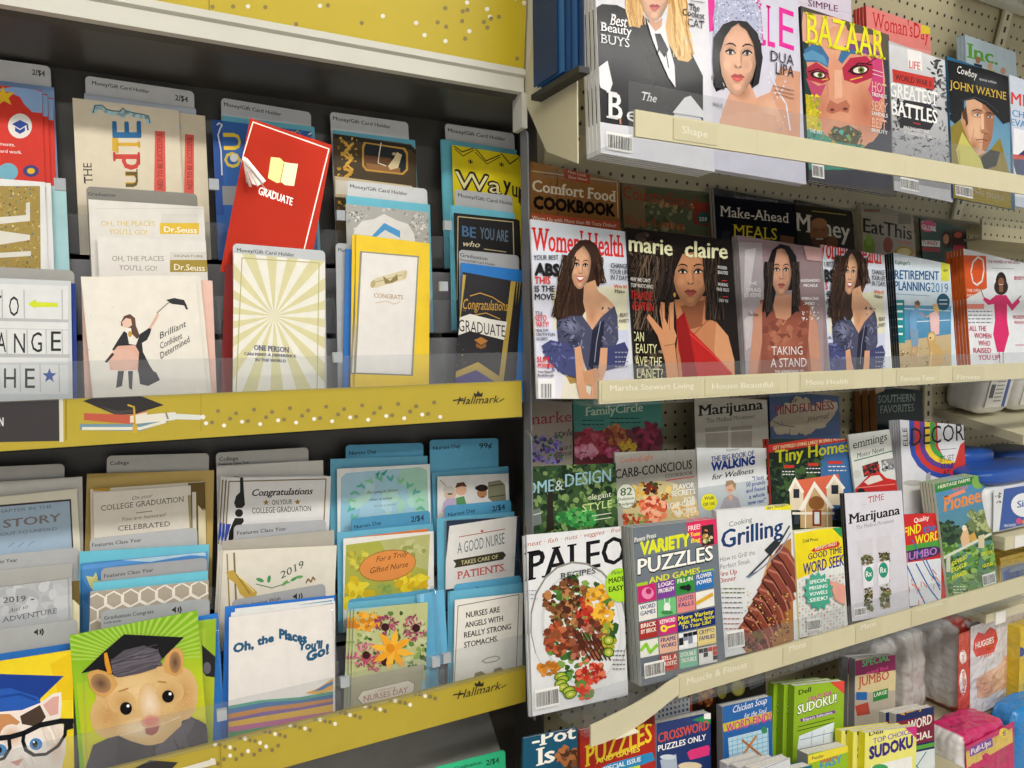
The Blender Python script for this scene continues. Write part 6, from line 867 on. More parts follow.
th_ = [Pg([768,445, 853,432, 855,540, 770,545], '#1c2c24'), Pg([820,440, 853,436, 855,520, 822,520], '#3c6aa0'), Pg([768,445, 853,432, 854,440, 768,453], '#c2342a'), T('GET INSPIRED! LIVING LARGE IN SMALL HOUSES', 773,450, 845,439.5, 3.8, '#ecd9a8', 'b'), ('b', 769,455, 822,520, 200, 1.5, 4.5, ['#1a2c1c', '#2c4426', '#3f5c30', '#16221a'], 140), T('Tiny Homes', 775,463, 850,451, 13, '#e0e02c', 'h'), ('r', 784,465, 794,468, '#c8382c'), ('r', 808,463, 818,466, '#c8382c'), ('r', 828,461, 842,464, '#c8382c')]+lines(782, 471, 795, 474, 2, 1, '#ddd', 3)+lines(806, 468, 820, 472, 2, 1, '#ddd', 4)+lines(828, 466, 846, 470, 2, 1, '#ddd', 5)+[
    Pg([797,480, 838,474, 846,502, 792,506], '#d8684a'), Pg([789,488, 794,478, 803,490, 803,510, 790,510], '#e3d6bc'), Pg([788,490, 795,477, 804,492, 801,493, 795,482, 790,493], '#f2ece0'), Pg([826,486, 834,475, 843,487, 843,505, 827,505], '#e3d6bc'), Pg([825,488, 834,474, 845,488, 842,490, 834,479, 828,489], '#f2ece0'), ('r', 793,489, 799,498, '#2a3038'), ('r', 831,485, 838,494, '#2a3038'), Pg([800,508, 814,482, 832,506, 832,528, 800,528], '#c9a878'), Pg([798,510, 814,481, 834,508, 830,509, 814,487, 803,511], '#f2ece0'), El(816,503, 8,7, '#8a5a34'), ('r', 792,512, 848,514.5, '#efe8da'), ('r', 794,515, 799,524, '#39414c'), ('r', 812,510, 821,526, '#8a3c2c'), ('r', 814,512, 819,524, '#dfe6ea'), ('r', 834,509, 840,519, '#39414c'), L([805,505, 805,528], 1.6, '#f2ece0'), L([827,503, 827,526], 1.6, '#f2ece0'), ('b', 840,496, 853,520, 20, 1.5, 4, ['#27402a', '#3c5c34'], 141)]
mag('magazine reading Tiny Homes with a red-roofed cottage', (768,446, 853,432, 855,540, 770,548), QY-.002, '#1c2c24', th_, zb=ZQ, th=.005, n=1, dx=-.003, short='Tiny Homes magazine', spine='#b5352a')
hm = [T('emmings', 853,449, 887,440, 9, '#1c2420', 's'), T('Motor News', 857,458, 884,451, 5, '#2a3a30', 's'), L([854,461, 892,451], 1.2, '#3c6a4c'), Pg([862,466, 878,461, 880,472, 864,477], '#4a2c28'), ('b', 864,465, 879,474, 26, 1, 2.4, ['#c83a30', '#1c1c1e', '#a82c24'], 145), Pg([881,460, 893,458, 896,468, 883,472], '#8a8a8c'), ('b', 882,461, 895,470, 20, 1, 2, ['#3a3a3e', '#d0d0d2', '#6b6b70'], 146), Pg([854,490, 862,482, 870,474, 880,472, 886,478, 896,480, 898,490, 890,498, 854,498], '#c42a28'), Pg([864,482, 871,476, 879,475, 883,480, 868,485], '#e0d8d2'), El(861,492, 4,4, '#26262a'), L([857,488, 895,484], .9, '#e88a80'), El(857,474, 4,4, '#c9c9c4')]
mag('car magazine with a red convertible, tilted beside the tiny homes cover', (851,436, 887,428, 900,500, 854,508), QY+.008, '#d3d6d2', hm, zb=None, th=.004)
dc = [Pg([898,425, 966,420, 964,520, 903,522], '#d8d9e0')]
for i, (c_, r_) in enumerate((('#2f4ca8', 50), ('#c8342e', 44), ('#5a3c90', 38), ('#e6c52c', 33), ('#3f9a48', 28), ('#c9352e', 23), ('#e2e2e6', 18))):
    P_ = [911+(50-r_)*1.0, 420]+[911+(50-r_)*1.0+2, 452]+[944-r_*.66*math.cos(a)*1.0+0, 452+r_*.62*math.sin(a)] if False else []
    xs = 909+i*5.2; P_ = [xs, 418, xs+.5, 440]
    for k in range(9): a = k*math.pi/9; P_ += [944+3-(947-xs)*math.cos(a), 443+(947-xs)*.95*math.sin(a)]
    P_ += [944+(947-xs)*.6+6, 430, 968, 418]
    dc.append(Pg(P_, c_))
dc += [Pg([937,418, 968,418, 966,446, 955,462, 944,458, 938,446], '#dcdde2'), Pg([960,445, 966,440, 965,470, 950,478], '#c9352e'), T('DECOR', 911,446, 964,440, 19, '#23232a', 'l'), T('ELLE', 908,446, 907,428, 5, '#23232a', 'l', -1, 0), T('JET-SET', 939,462, 954,460, 6, '#26262c', 'l'), T('STYLE', 941,468.5, 953,467.5, 5, '#26262c', 'l'), T('AT', 943,475, 950,474.6, 5, '#26262c', 'l'), L([937,450, 956,448.5], .7, '#555'), Pg([902,484, 915,479, 925,482, 925,490, 919,496, 914,500, 914,510, 908,510, 908,500, 903,494], '#d6d6d4'), El(913,483, 10,3, '#b5b5b3'), Pg([926,474, 930,472, 932,490, 928,500, 925,490], '#a8a8b0')]
mag('design magazine reading Decor with curving rainbow bands and a white chair', (898,425, 965,420, 963,522, 903,524), QY-.004, '#d8d9e0', dc, zb=ZQ, th=.004, n=4, dx=-.001, short='rainbow band decor magazine')
# ---------------- lower shelf, back row
ZR_ = CZ-.36; RY = 1.07
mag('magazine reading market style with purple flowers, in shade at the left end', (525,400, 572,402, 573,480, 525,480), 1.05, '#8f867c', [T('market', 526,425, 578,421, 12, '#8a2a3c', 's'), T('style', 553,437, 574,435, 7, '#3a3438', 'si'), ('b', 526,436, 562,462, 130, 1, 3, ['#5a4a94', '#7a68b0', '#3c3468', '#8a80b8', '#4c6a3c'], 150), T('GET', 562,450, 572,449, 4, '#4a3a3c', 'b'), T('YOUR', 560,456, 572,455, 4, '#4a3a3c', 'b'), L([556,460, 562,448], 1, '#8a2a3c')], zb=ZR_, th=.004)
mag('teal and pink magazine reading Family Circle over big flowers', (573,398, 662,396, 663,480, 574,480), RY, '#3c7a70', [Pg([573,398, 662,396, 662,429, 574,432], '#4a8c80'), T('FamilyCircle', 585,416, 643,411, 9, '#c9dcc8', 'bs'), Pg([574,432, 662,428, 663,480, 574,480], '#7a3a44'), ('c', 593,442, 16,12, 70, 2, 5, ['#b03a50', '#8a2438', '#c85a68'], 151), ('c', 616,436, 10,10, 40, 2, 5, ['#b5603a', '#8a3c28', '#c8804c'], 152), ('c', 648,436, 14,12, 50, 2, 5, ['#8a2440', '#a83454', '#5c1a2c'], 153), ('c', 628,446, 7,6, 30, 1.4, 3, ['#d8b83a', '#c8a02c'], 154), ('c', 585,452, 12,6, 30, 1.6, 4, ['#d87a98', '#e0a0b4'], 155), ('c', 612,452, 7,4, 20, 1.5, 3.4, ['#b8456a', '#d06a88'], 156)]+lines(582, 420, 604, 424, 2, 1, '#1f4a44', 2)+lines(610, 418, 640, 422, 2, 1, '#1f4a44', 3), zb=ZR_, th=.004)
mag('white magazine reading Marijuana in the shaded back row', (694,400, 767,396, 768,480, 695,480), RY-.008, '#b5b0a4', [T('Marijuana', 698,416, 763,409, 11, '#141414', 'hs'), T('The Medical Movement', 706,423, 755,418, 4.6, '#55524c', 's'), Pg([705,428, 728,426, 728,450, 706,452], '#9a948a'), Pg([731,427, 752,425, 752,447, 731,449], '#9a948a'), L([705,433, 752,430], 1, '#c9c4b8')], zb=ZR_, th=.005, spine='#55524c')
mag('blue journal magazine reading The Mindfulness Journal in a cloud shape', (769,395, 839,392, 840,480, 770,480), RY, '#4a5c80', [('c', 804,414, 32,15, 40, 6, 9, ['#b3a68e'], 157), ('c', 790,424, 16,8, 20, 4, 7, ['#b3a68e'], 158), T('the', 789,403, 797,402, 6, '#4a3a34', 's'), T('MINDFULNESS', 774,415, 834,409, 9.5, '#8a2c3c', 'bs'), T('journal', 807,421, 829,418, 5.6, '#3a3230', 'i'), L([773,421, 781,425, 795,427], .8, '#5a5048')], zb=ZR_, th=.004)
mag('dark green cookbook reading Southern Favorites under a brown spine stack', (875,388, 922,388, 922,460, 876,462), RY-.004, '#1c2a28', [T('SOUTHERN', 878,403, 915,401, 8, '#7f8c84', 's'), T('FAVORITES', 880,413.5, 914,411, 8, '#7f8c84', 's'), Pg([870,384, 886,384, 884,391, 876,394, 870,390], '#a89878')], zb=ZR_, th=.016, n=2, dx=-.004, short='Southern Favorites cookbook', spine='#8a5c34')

# ---------------- bottom puzzle-book shelf
ZP = CZ-.8445; PY = .87
def bk(*a, **k):
    k.setdefault('lean', 6); k.setdefault('zb', ZP); return mag(*a, name='puzzle_book', cat='puzzle book', **k)
bk('slow cooker meals magazine with white lettering ending in Pot, at the left end', (524,738, 577,728, 580,800, 526,808), PY-.02, '#17506c', [T('with less', 533,729.5, 554,725, 4, '#e0c43c', 'b'), Pg([524,726, 577,724, 577,728, 524,738], '#a82c2c'), T('-Pot', 532,747, 576,738, 14, '#eceae2', 'hs'), T('ls', 536,766, 555,761, 18, '#eceae2', 'hs'), ('c', 570,756, 14,9, 50, 2, 5, ['#7a4a2c', '#a86a3c', '#4a2c1c'], 160)], th=.005, maxh=.27)
bk('red puzzle magazine reading Puzzles and Games Special Issue', (580,731, 655,714, 657,800, 583,812), PY-.018, '#a8281f', [T('PUZZLES', 585,767, 652,741, 22, '#e8c82c', 'hs'), T('AND GAMES', 596,763.5, 639,753, 5.4, '#e8c82c', 'h') if False else T('AND GAMES', 596,764, 640,751, 5.4, '#f0dc4c', 'h'), Pg([598,770, 608,764, 652,752, 655,760, 612,776], '#2a84b8'), T('SPECIAL ISSUE', 603,772, 641,761, 5, '#e8efe8', 'b'), Pg([620,770, 640,765, 640,772, 620,776], '#c8d83c'), ('r', 645,716, 655,724, '#6a1c18')], th=.006, maxh=.27)
bk('blue crossword book reading Crossword Puzzles Only with a coffee mug', (656,724, 711,712, 712,800, 658,812), PY, '#25386c', [Pg([656,724, 711,712, 711,724, 656,735], '#2c3c70'), Pg([692,720, 711,713, 711,724], '#2f8a54'), ('r', 704,713, 711,719, '#e8e8e8'), T('CROSSWORD', 658,743, 709,729, 10, '#c8523c', 'h'), T('PUZZLES ONLY', 658,751.5, 706,739.5, 6.2, '#efefee', 'h'), Pg([687,753, 690,750, 708,745, 710,748, 709,755, 690,760], '#d83a78'), Pg([660,760, 676,754, 678,775, 664,782], '#a8b4c4'), El(668,757, 8,2.6, '#c8d2dc'), El(690,766, 12,4, '#d8c8a8')], th=.016, spine='#9ea0a8', maxh=.2)
bk('blue puzzle book reading Chicken Soup for the Soul Word-Finds', (722,709, 772,694, 773,790, 725,800), PY, '#2a64a8', [T('Chicken Soup', 733,713, 767,703, 7, '#eef0f2', 'is'), T('for the Soul', 744,718.5, 767,712, 5, '#eef0f2', 'is'), Pg([722,724, 773,711, 773,718, 724,732], '#c8b83c'), T('WORD-FINDS', 726,733, 772,720, 9, '#c83a8c', 'h'), Pg([728,738, 768,728, 769,760, 730,768], '#b9dcec'), [L([729,742+i*4.6, 768,732+i*4.6], .5, '#5c9cc0') for i in range(7)], [L([732+i*5,738-i*1.2, 733+i*5,768-i*1.2], .5, '#5c9cc0') for i in range(8)], L([738,762, 756,736], 3, '#c8803c'), L([742,740, 764,758], 2.4, '#b06c34'), El(764,730, 3,3.6, '#3c8a5c')], th=.014, spine='#7a7a84', maxh=.2)
bk('lime green book reading Crazy for Sudoku, front one of its row', (794,690, 845,677, 840,740, 791,750), PY-.01, '#8fb428', [T('Dell', 798.5,695, 811,691.5, 5, '#1f2a14', 'h'), T('CRAZY FOR', 808,702, 832,695, 4.8, '#c9308c', 'h'), T('SUDOKU!', 797,715, 837,702, 10, '#3a4a1c', 'o'), T('SUDOKU!', 797.5,714.5, 836.5,702, 9.6, '#eef2e0', 'h'), Pg([830,682, 845,679, 844,694], '#d84a3c'), Pg([800,719, 835,710, 835,713, 801,722], '#7a3c8c'), T('Expert Selection', 803,721, 832,713.5, 2.6, '#eee', 'b'), L([798,727, 834,718], .8, '#2c4020'), L([797,731, 834,722], .8, '#2c4020'), Pg([799,736, 834,722, 833,742, 797,750], '#dfe8f0'), L([800,740, 833,732], .6, '#5a7ab0'), L([812,732, 811,746], .6, '#5a7ab0'), L([824,730, 823,745], .6, '#5a7ab0')], th=.013, spine='#7a9a24', n=2, dx=-.010, dz=.0, short='lime Crazy for Sudoku book', maxh=.2)
bk('puzzle book reading Special Jumbo with pink and white panels', (855,661, 896,653, 893,735, 853,742), PY+.08, '#b8b0a0', [Pg([855,661, 896,653, 896,672, 855,680], '#8a2c5c'), T('SPECIAL', 862,667, 890,660, 7, '#4caf6c', 'h'), Pg([855,676, 896,670, 896,690, 855,694], '#d9c89a'), T('JUMBO', 858,687, 889,679, 10, '#c0503c', 'bs'), T('word find', 866,675, 888,669, 4, '#e04a8c', 'h'), ('r', 856,692, 867,700, '#2c6ab0'), Pg([873,692, 888,688, 888,698, 873,702], '#2f8a44'), T('LARGE', 874,697, 887,693.5, 4, '#eaf2e0', 'b'), Pg([855,706, 868,702, 870,714, 857,716], '#b84a3c')], th=.014, spine='#8c8c90', n=1, dx=-.002, short='Special Jumbo puzzle book', maxh=.2)
bk('yellow book reading Top Choice Sudoku at the bottom', (865,735, 917,724, 915,800, 864,806), PY-.06, '#e3de78', [T('Dell', 869,736, 883,733, 4.4, '#2a2a1c', 'h'), T('TOP CHOICE', 873,744, 911,733.5, 5.6, '#7a5ab0', 'h'), T('SUDOKU', 869,759, 913,746.5, 12, '#3c2c78', 'o'), Pg([903,726, 917,722, 917,739, 912,734], '#c8327c'), Pg([871,766, 912,756, 912,790, 871,790], '#e8e8e4'), El(880,768, 8,4, '#3c9a54')], th=.013, spine='#d9d02c', n=2, dx=-.013, short='yellow Top Choice Sudoku book', maxh=.2)
bk('navy puzzle book reading Quality Word Special beside the yellow sudoku book', (896,716, 934,705, 936,800, 898,806), PY-.01, '#1f2a5c', [T('Quality', 899,715, 923,709, 6, '#e0b03c', 'h'), Pg([897,722, 934,714, 935,740, 898,748], '#7a1f3c'), T('WORD', 908,731, 932,723, 10, '#e8e4da', 'h'), T('SPECIAL', 900,745, 932,737, 8, '#e8e4da', 'h'), Pg([898,750, 935,742, 935,746, 898,754], '#5aa03c'), Pg([898,756, 936,748, 936,800, 898,800], '#d6dde0'), L([906,754, 920,770], 1.6, '#2a8a9a'), L([914,770, 926,752], 1.6, '#2a8a9a')], th=.014, spine='#c9c5ba', n=1, dx=-.01, short='Quality Word Special book', maxh=.2)
bk('lime book with white lettering Easy cut off by the bottom edge', (808,756, 848,744, 848,800, 808,808), PY-.06, '#8fb428', [Pg([808,756, 848,744, 848,752, 808,764], '#e0d03c'), T('Puzzler', 812,760, 824,757, 3.4, '#333', 'b'), T('EASY', 820,770, 842,762, 8, '#3a8ac0', 'h'), T('VARIETY', 820,764, 838,759, 4, '#c8442c', 'h')], th=.022, spine='#8a8a84', maxh=.2)
for i, (x0, y0, x1, y1) in enumerate(((727,765, 760,754), (738,768, 776,757), (752,771, 790,756))):
    bk('puzzle book at the bottom edge showing its white page tops, %s of three' % ('left one', 'middle one', 'right one')[i], (x0,y0, x1,y1, x1+1,y1+60, x0+1,y0+60), PY-.05-.02*i, '#c9ccd0', [L([x0,y0+2,x1,y1+2], .8, '#8a8a90')], th=.016, maxh=.2, group='white topped puzzle books at the bottom')
bk('puzzle book with a teal cover corner between the white-topped and lime books', (775,775, 812,764, 812,800, 775,806), PY-.085, '#1f6a80', [], th=.018, maxh=.2)
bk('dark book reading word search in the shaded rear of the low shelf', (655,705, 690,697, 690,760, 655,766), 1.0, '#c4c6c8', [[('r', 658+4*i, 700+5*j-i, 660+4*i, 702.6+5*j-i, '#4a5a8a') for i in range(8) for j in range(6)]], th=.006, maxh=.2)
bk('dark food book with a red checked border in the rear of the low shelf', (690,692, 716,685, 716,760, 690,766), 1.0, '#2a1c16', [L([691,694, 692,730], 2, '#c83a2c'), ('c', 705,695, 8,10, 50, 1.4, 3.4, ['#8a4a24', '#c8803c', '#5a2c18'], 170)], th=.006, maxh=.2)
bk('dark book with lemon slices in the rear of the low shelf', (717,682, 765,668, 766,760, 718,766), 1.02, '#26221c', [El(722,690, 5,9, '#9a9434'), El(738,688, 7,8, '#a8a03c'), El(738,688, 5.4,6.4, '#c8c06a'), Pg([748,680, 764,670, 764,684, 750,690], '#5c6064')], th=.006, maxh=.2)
# ================================================================== RACKS, SHELVES, ROOM
def rx(r, Y): return r*Y
# --- left rack
root = empty('card_rack', (-.15, 1.2, 0), 'two-tier charcoal greeting card rack with polka dot shelf lips', 'card rack')
def lp(name, x0, x1, y0, y1, z0, z1, m, col=None): return box(name, x0, x1, y0, y1, CZ+z0, CZ+z1, m, root, col)
XR = .56; XL = .549; XB = .636
prism('back_panel', [(1.22, CZ-1.4), (1.24, CZ-1.4), (1.19, CZ+.46), (1.17, CZ+.46)], 'x', -.75, XB, DARK, root)
prism('dark_soffit', [(1.022, CZ+.378), (1.2, CZ+.378), (1.2, CZ+.388), (1.004, CZ+.388)], 'x', -.75, XB, DARK, root)
prism('side_wall', [(1.10, CZ-1.4), (1.23, CZ-1.4), (1.18, CZ+.38), (1.10, CZ+.38)], 'x', XB, XB+.004, DARK, root)
for nm, zb_, zt in (('upper', -.115, -.05), ('lower', -.57, -.505)):
    lp('shelf_tray', -.75, XR-.006, 1.008, 1.2, zb_, zb_+.02, BLACK)
for a_, z0_, z1_ in ((1.054, -.095, .02), (1.104, .02, .125)):
    multi('pocket_step', [(-.75, XB-.002, a_, a_+.003, CZ+z0_, CZ+z1_-.002), (-.75, XB-.002, a_, 1.165, CZ+z1_-.008, CZ+z1_-.002)], GREY, root)
for a_, z0_, z1_ in ((1.045, -.55, -.49), (1.080, -.49, -.44), (1.1145, -.44, -.37)):
    multi('pocket_step', [(-.75, XB-.002, a_, a_+.003, CZ+z0_, CZ+z1_-.002), (-.75, XB-.002, a_, 1.18, CZ+z1_-.008, CZ+z1_-.002)], GREY, root)
# end panel with rounded top corners, right side
for z0_, z1_ in ((-.135, .33), (-.60, -.14)):
    pts = [(1.0, CZ+z0_), (1.022, CZ+z0_), (1.022, CZ+z1_)]+[(1.012+.012*math.cos(a), CZ+z1_-.012+.012*math.sin(a)) for a in [math.pi/2+i*math.pi/12 for i in range(7)]]
    prism('end_panel', pts, 'x', .5645, .567, GREY, root)
# printed lips
def lip(top, bot, A, z0, z1, x0=-.75):
    q = (0, 0, 1, 0, 1, 1, 0, 1)
    s = Sheet((68,395, 520,382, 520,416, 68,440) if z0 > -.3 else (200,748, 520,668, 520,697, 200,790), 1.0, 0)
    s.w = XL-x0; s.h = z1-z0; s.rot = 0; s.c, s.n = 1, 0
    s.org = ((XL+x0)/2, CZ+z0-(s.z0+CZ)); s.mw = Matrix.Translation((s.org[0], 1.0, CZ+z0))
    s.art(A); return s.build('printed_lip', '#b7a335', SIGN, .006, '#a5922e', parent=root)
def dots(cx0, cy0, sl, n, dx=7.5, seed=1):
    o = []
    for i in range(n):
        x = cx0+i*dx; y = cy0+sl*(x-cx0)+[0, 7, -3, 5, 10, 2][i % 6]*(.8); o.append(('e', x, y, 2.2, 2.2, ['#8d7a5c', '#eee9da', '#8a755a', '#f0ecde', '#846f52', '#8d7a5c'][(i*5+seed) % 6]))
    return o
capart = [('p', [83,401, 104,394, 133,393, 164,405, 135,414, 116,415], '#2d2a2c'), ('p', [100,406, 116,415, 135,412, 137,409, 118,411], '#46413f'), ('p', [84,420, 84,413, 130,415, 147,411, 147,421, 130,424], '#c05a44'), ('p', [130,416, 147,412, 147,420, 130,423], '#ded3c0'), ('p', [80,424, 140,424, 168,418, 168,422, 140,431, 80,430], '#6f93a6'), ('p', [82,427, 140,427, 166,420, 166,423, 140,430, 82,430], '#e0dccd'),
    ('p', [132,416, 175,412, 178,416, 175,420, 134,424], '#e0dccf'), ('p', [165,413, 200,415, 204,417, 200,420, 166,419], '#d8dcd6'), ('l', [166,413, 168,419], 1.2, '#8a8375'), ('e', 203,417, 2.4,2.4, '#e6e3d6'), ('l', [128,405, 134,407, 135,426], 1.2, '#c9a53a'), ('p', [133,424, 137,424, 138,433, 132,433], '#c9a53a')]
def hallmark(x0, y0, x1, y1, h):
    mx, my = (x0+x1)/2, (y0+y1)/2-h*1.25
    return [('t', 'Hallmark', x0, y0, x1, y1, h, '#2c2a22', 'i'), ('l', [x0-4, y0-h*.5, x0+6, y0-h*.6-1], 1, '#2c2a22'), ('l', [x1, y1-1, x1+5, y1-4], .8, '#2c2a22'),
            ('p', [mx-4, my+3, mx-4.6, my-1, mx-2, my+.6, mx, my-3, mx+2, my+.4, mx+4.6, my-1.4, mx+4, my+3], '#2c2a22')]
A = [('p', [-400,405, 59,399, 59.5,441, -400,450], '#3a3638'), ('p', [59,398, 63,398, 63.5,442, 59.5,442], '#d6d2c4'), ('t', 'N', -1,426, 3.5,426, 9, '#eee', 'h'), ('l', [201,393, 201,431], .6, '#a2902a'), ('l', [66,396,66,440], .8, '#8f7f26')]
A += capart+dots(195,428, -.035, 0)
for i, x in enumerate(range(206, 442, 6)):
    y = 427-.04*(x-206)+[-2, -11, -6, -20, -15, -26][(i*2) % 6]*.9+ (2 if i % 2 else -1); A.append(('e', x, max(393-.035*(x-206), y)-1, 2.1, 2.0, '#8a7a4e' if i % 3 else '#efeadb'))
A += hallmark(457,404.5, 499,402.5, 8)
lip(0, 0, A, -.112, -.056)
A = []
for i, x in enumerate(range(215, 440, 5)):
    yt = 744-.254*(x-200); y = yt+3+[1, 8, 3, 11, 6][(i*2) % 5]; A.append(('e', x, y, 1.9, 2.1, '#86764a' if i % 3 else '#efeadb'))
for i, x in enumerate(range(212, 280, 6)):
    yt = 744-.254*(x-200)+18; A.append(('e', x, yt+[1, 6, 3][i % 3], 2, 2.2, '#86764a' if i % 3 else '#efeadb'))
A += [('l', [220,744, 222,790], .6, '#9d8b28'), ('p', [120,775, 150,760, 178,762, 165,775], '#2d2a2c'), ('p', [180,768, 215,758, 216,764, 184,772], '#e0dccf')]+hallmark(457,699, 501,688.5, 8.5)
lip(0, 0, A, -.565, -.508)
# clear guards in front of the cards, risers between rows, little clips
def clearb(name, b, parent): return box(name, *b[:4], CZ+b[4], CZ+b[5], CLEAR, parent)
clearb('clear_guard', (-.75, XR-.004, .996, .998, -.057, -.012), root)
clearb('clear_guard', (-.75, XR-.004, .996, .998, -.51, -.455), root)
for y, z0_, z1_ in ((1.058, .02, .07), (1.108, .125, .175)): clearb('clear_riser', (-.75, XR-.006, y-.0007, y+.0007, z0_, z1_), root)
for y, z0_, z1_ in ((1.0475, -.49, -.455), (1.083, -.44, -.41), (1.1175, -.37, -.34)): clearb('clear_riser', (-.75, XR-.006, y-.0007, y+.0007, z0_, z1_), root)
for px in (83, 219, 334, 437):     # upright clear dividers between columns with rounded tops
    for (yy_, z0_, h_, pz) in ((1.0, -.056, .12, 330), (1.0, -.51, .13, 660)):
        X = at(px, pz, 1.03).x; P_ = [(1.0, CZ+z0_), (1.045, CZ+z0_), (1.075, CZ+z0_+h_)]+[(1.04+.012*math.cos(a), CZ+z0_+h_-.0+.012*math.sin(a)) for a in [math.pi*i/8 for i in range(9)]]+[(1.005, CZ+z0_+.03)]
        prism('clear_divider', P_, 'x', X-.0008, X+.0008, CLEAR, root)
CLIP = mat('clear_clip', '#a9afb5', rough=.15, spec=.6)
for px, py, Y in ((338,358,.992), (341,216,1.045), (448,226,1.045), (444,287,1.01), (222,716,.992), (345,683,.992), (436,663,.992), (447,659,.992), (214,185,1.045), (60,185,1.045)):
    p = at(px, py, Y); box('divider_clip', p.x-.006, p.x+.006, Y-.001, Y+.006, p.z-.006, p.z+.008, CLIP, root)
# top valance: white trim, header board with polka dots, uprights
vz = .383
prism('white_trim', [(1.0, CZ+vz), (1.0, CZ+vz+.021), (.995, CZ+vz+.024), (.995, CZ+vz+.033), (1.02, CZ+vz+.033), (1.02, CZ+vz)], 'x', -.75, XR, WHITE, root)
box('white_trim', XR-.004, XR+.005, 1.0, 1.03, CZ+.33, CZ+vz+.0, WHITE, root)
hb = Sheet((150,0, 536,0, 527,76, 150,4), 1.0, -6); hb.w = XR+.75; hb.h = .35; hb.rot = 0; hb.c, hb.n = 1, 0
z_ = CZ+vz+.034; hb.org = ((XR-.75)/2, (z_-CZ-hb.z0)/math.cos(math.radians(6))); hb.mw = Matrix.Translation(Vector((0, 1.0, hb.z0))+hb.ex*hb.org[0]+hb.ez*hb.org[1]+CAM) @ Matrix((hb.ex, hb.ey, hb.ez)).transposed().to_4x4()
HA = [('l', [209,-5, 209.5,17], 1, '#9a8a20')]
R = random.Random(4)
for i in range(44):
    x = R.uniform(200, 470); y = (x-210)*.155+R.uniform(-16, 20)
    if i % 2: x = R.uniform(440, 533); y = R.uniform(-5, 74)
    if y > 18+(x-256)*.165: continue
    HA.append(('e', x, y, 2.2, 2.2, '#eee9da' if i % 3 == 0 else '#8e7d45'))
hb.art(HA); hb.build('header_board', '#c6b02a', SIGN, .012, '#b7a11e', parent=root)
# empty sloping grey pocket below the lower lip
prism('sloping_deck', [(1.0, CZ-.80), (1.0, CZ-.79), (1.2, CZ-.58), (1.21, CZ-.59)], 'x', -.75, XR-.01, mat('grey_deck', '#8d8b86', rough=.45, noise=.08), root)

# --- magazine bay
def shelf(label, x0, x1, yf, yb, zt, zr0, zr1, guard, col=BEIGE, tray=CLEAR, texts=(), rear=True):
    r = empty('magazine_shelf', ((x0+x1)/2, yb, zt), label, 'shelf'); strips = [e for e in texts if e[0] == 't']; texts = [e for e in texts if e[0] != 't']
    box('tray', x0, x1, yf+.003, yb, zt-.004, zt-.001, tray, r)
    s = Sheet((0,0,1,0,1,1,0,1), yf, 0); s.rot = 0; s.c, s.n = 1, 0; s.w = x1-x0; s.h = zr1-zr0
    s.org = ((x0+x1)/2, zr0-CZ-s.z0); s.mw = Matrix.Translation((s.org[0], yf, zr0)); s.art(texts)
    rail = s.build('shelf_rail', '#cbc4a4', SIGN, .004, '#bdb695', parent=r)
    for e in strips:     # printed title strips clipped onto the rail
        xa, xb = at(e[2], e[3], yf).x, at(e[4], e[5], yf).x; s2 = Sheet((0,0,1,0,1,1,0,1), yf-.001, 0); s2.rot = 0; s2.c, s2.n = 1, 0
        s2.w = xb-xa+.03; s2.h = (zr1-zr0)*.8; z2 = zr0+(zr1-zr0)*.1; s2.org = ((xa+xb)/2, z2-CZ-s2.z0); s2.mw = Matrix.Translation((s2.org[0], yf-.001, z2)); s2.art([e])
        s2.build('title_strip', '#c6bf9e', SIGN, .0009, '#b8b190', parent=rail)
    if guard: box('clear_guard', x0-.006, x1, yf+.004, yf+.006, zt, zr1+guard, CLEAR, r)
    if rear: box('rear_lip', x0, x1, yb-.004, yb, zt, zt+.03, BEIGE_D, r)
    return r
W_ = '#dcd8c6'; XE = 3.0
r = shelf('top beige-railed magazine shelf with clear tray', .572, XE, .742, .98, CZ+.2575, CZ+.254, CZ+.2865, .035, rear=False, texts=[('t', 'Shape', 682,133, 708,138, 8, W_, 'b'), ('l', [757,131, 757,158], .6, '#b5ae8e'), ('l', [905,160, 905,178], .6, '#b5ae8e')])
# end bracket plate of the top shelf
s_ = .566; prism('end_bracket', [(.978, CZ+.60), (.966, CZ+.491), (1.009, CZ+.376), (.942, CZ+.281), (.86, CZ+.246), (.86, CZ+.60)], 'x', s_-.002, s_, BEIGE, r)
r2 = shelf('middle beige-railed magazine shelf under the womens titles', .604, XE, .87, 1.06, CZ-.088, CZ-.087, CZ-.0535, .022, texts=[('t', 'Martha Stewart Living', 610,391, 694,388, 6.2, W_, 'b'), ('t', 'House Beautiful', 712,389, 773,387, 6, W_, 'b'), ('t', 'Mens Health', 806,385, 848,383.5, 5.4, W_, 'b'), ('t', 'Fortune Time', 901,381, 934,380, 5.2, W_, 'b'), ('t', 'Fitness', 957,379.5, 980,379, 5, W_, 'b')]+[('r', x, 360, x+.7, 410, '#b5ae8e') for x in (696, 787, 882, 938)])
r3 = shelf('lower beige-railed magazine shelf with a bent rail end', .742, 1.72, .862, 1.02, CZ-.562, CZ-.548, CZ-.512, .035, texts=[('t', 'Muscle & Fitness', 687,685, 747,667, 7, W_, 'b'), ('t', 'Mens', 789,652, 806,646.5, 7, W_, 'b'), ('t', 'Mens', 861,630, 876,625.5, 6, W_, 'b'), ('t', 'Economist', 916,611, 943,604, 5.5, W_, 'b'), ('r', 842,620, 848,622, '#8a8468')])
pt = [(680,676,694,.862), (668,683,703,.858), (656,692,713,.852), (644,699,722,.845), (632,706,730,.838), (618,713,737,.83), (604,720,743,.822), (591,726,747,.815)]
V = []; Fc = []
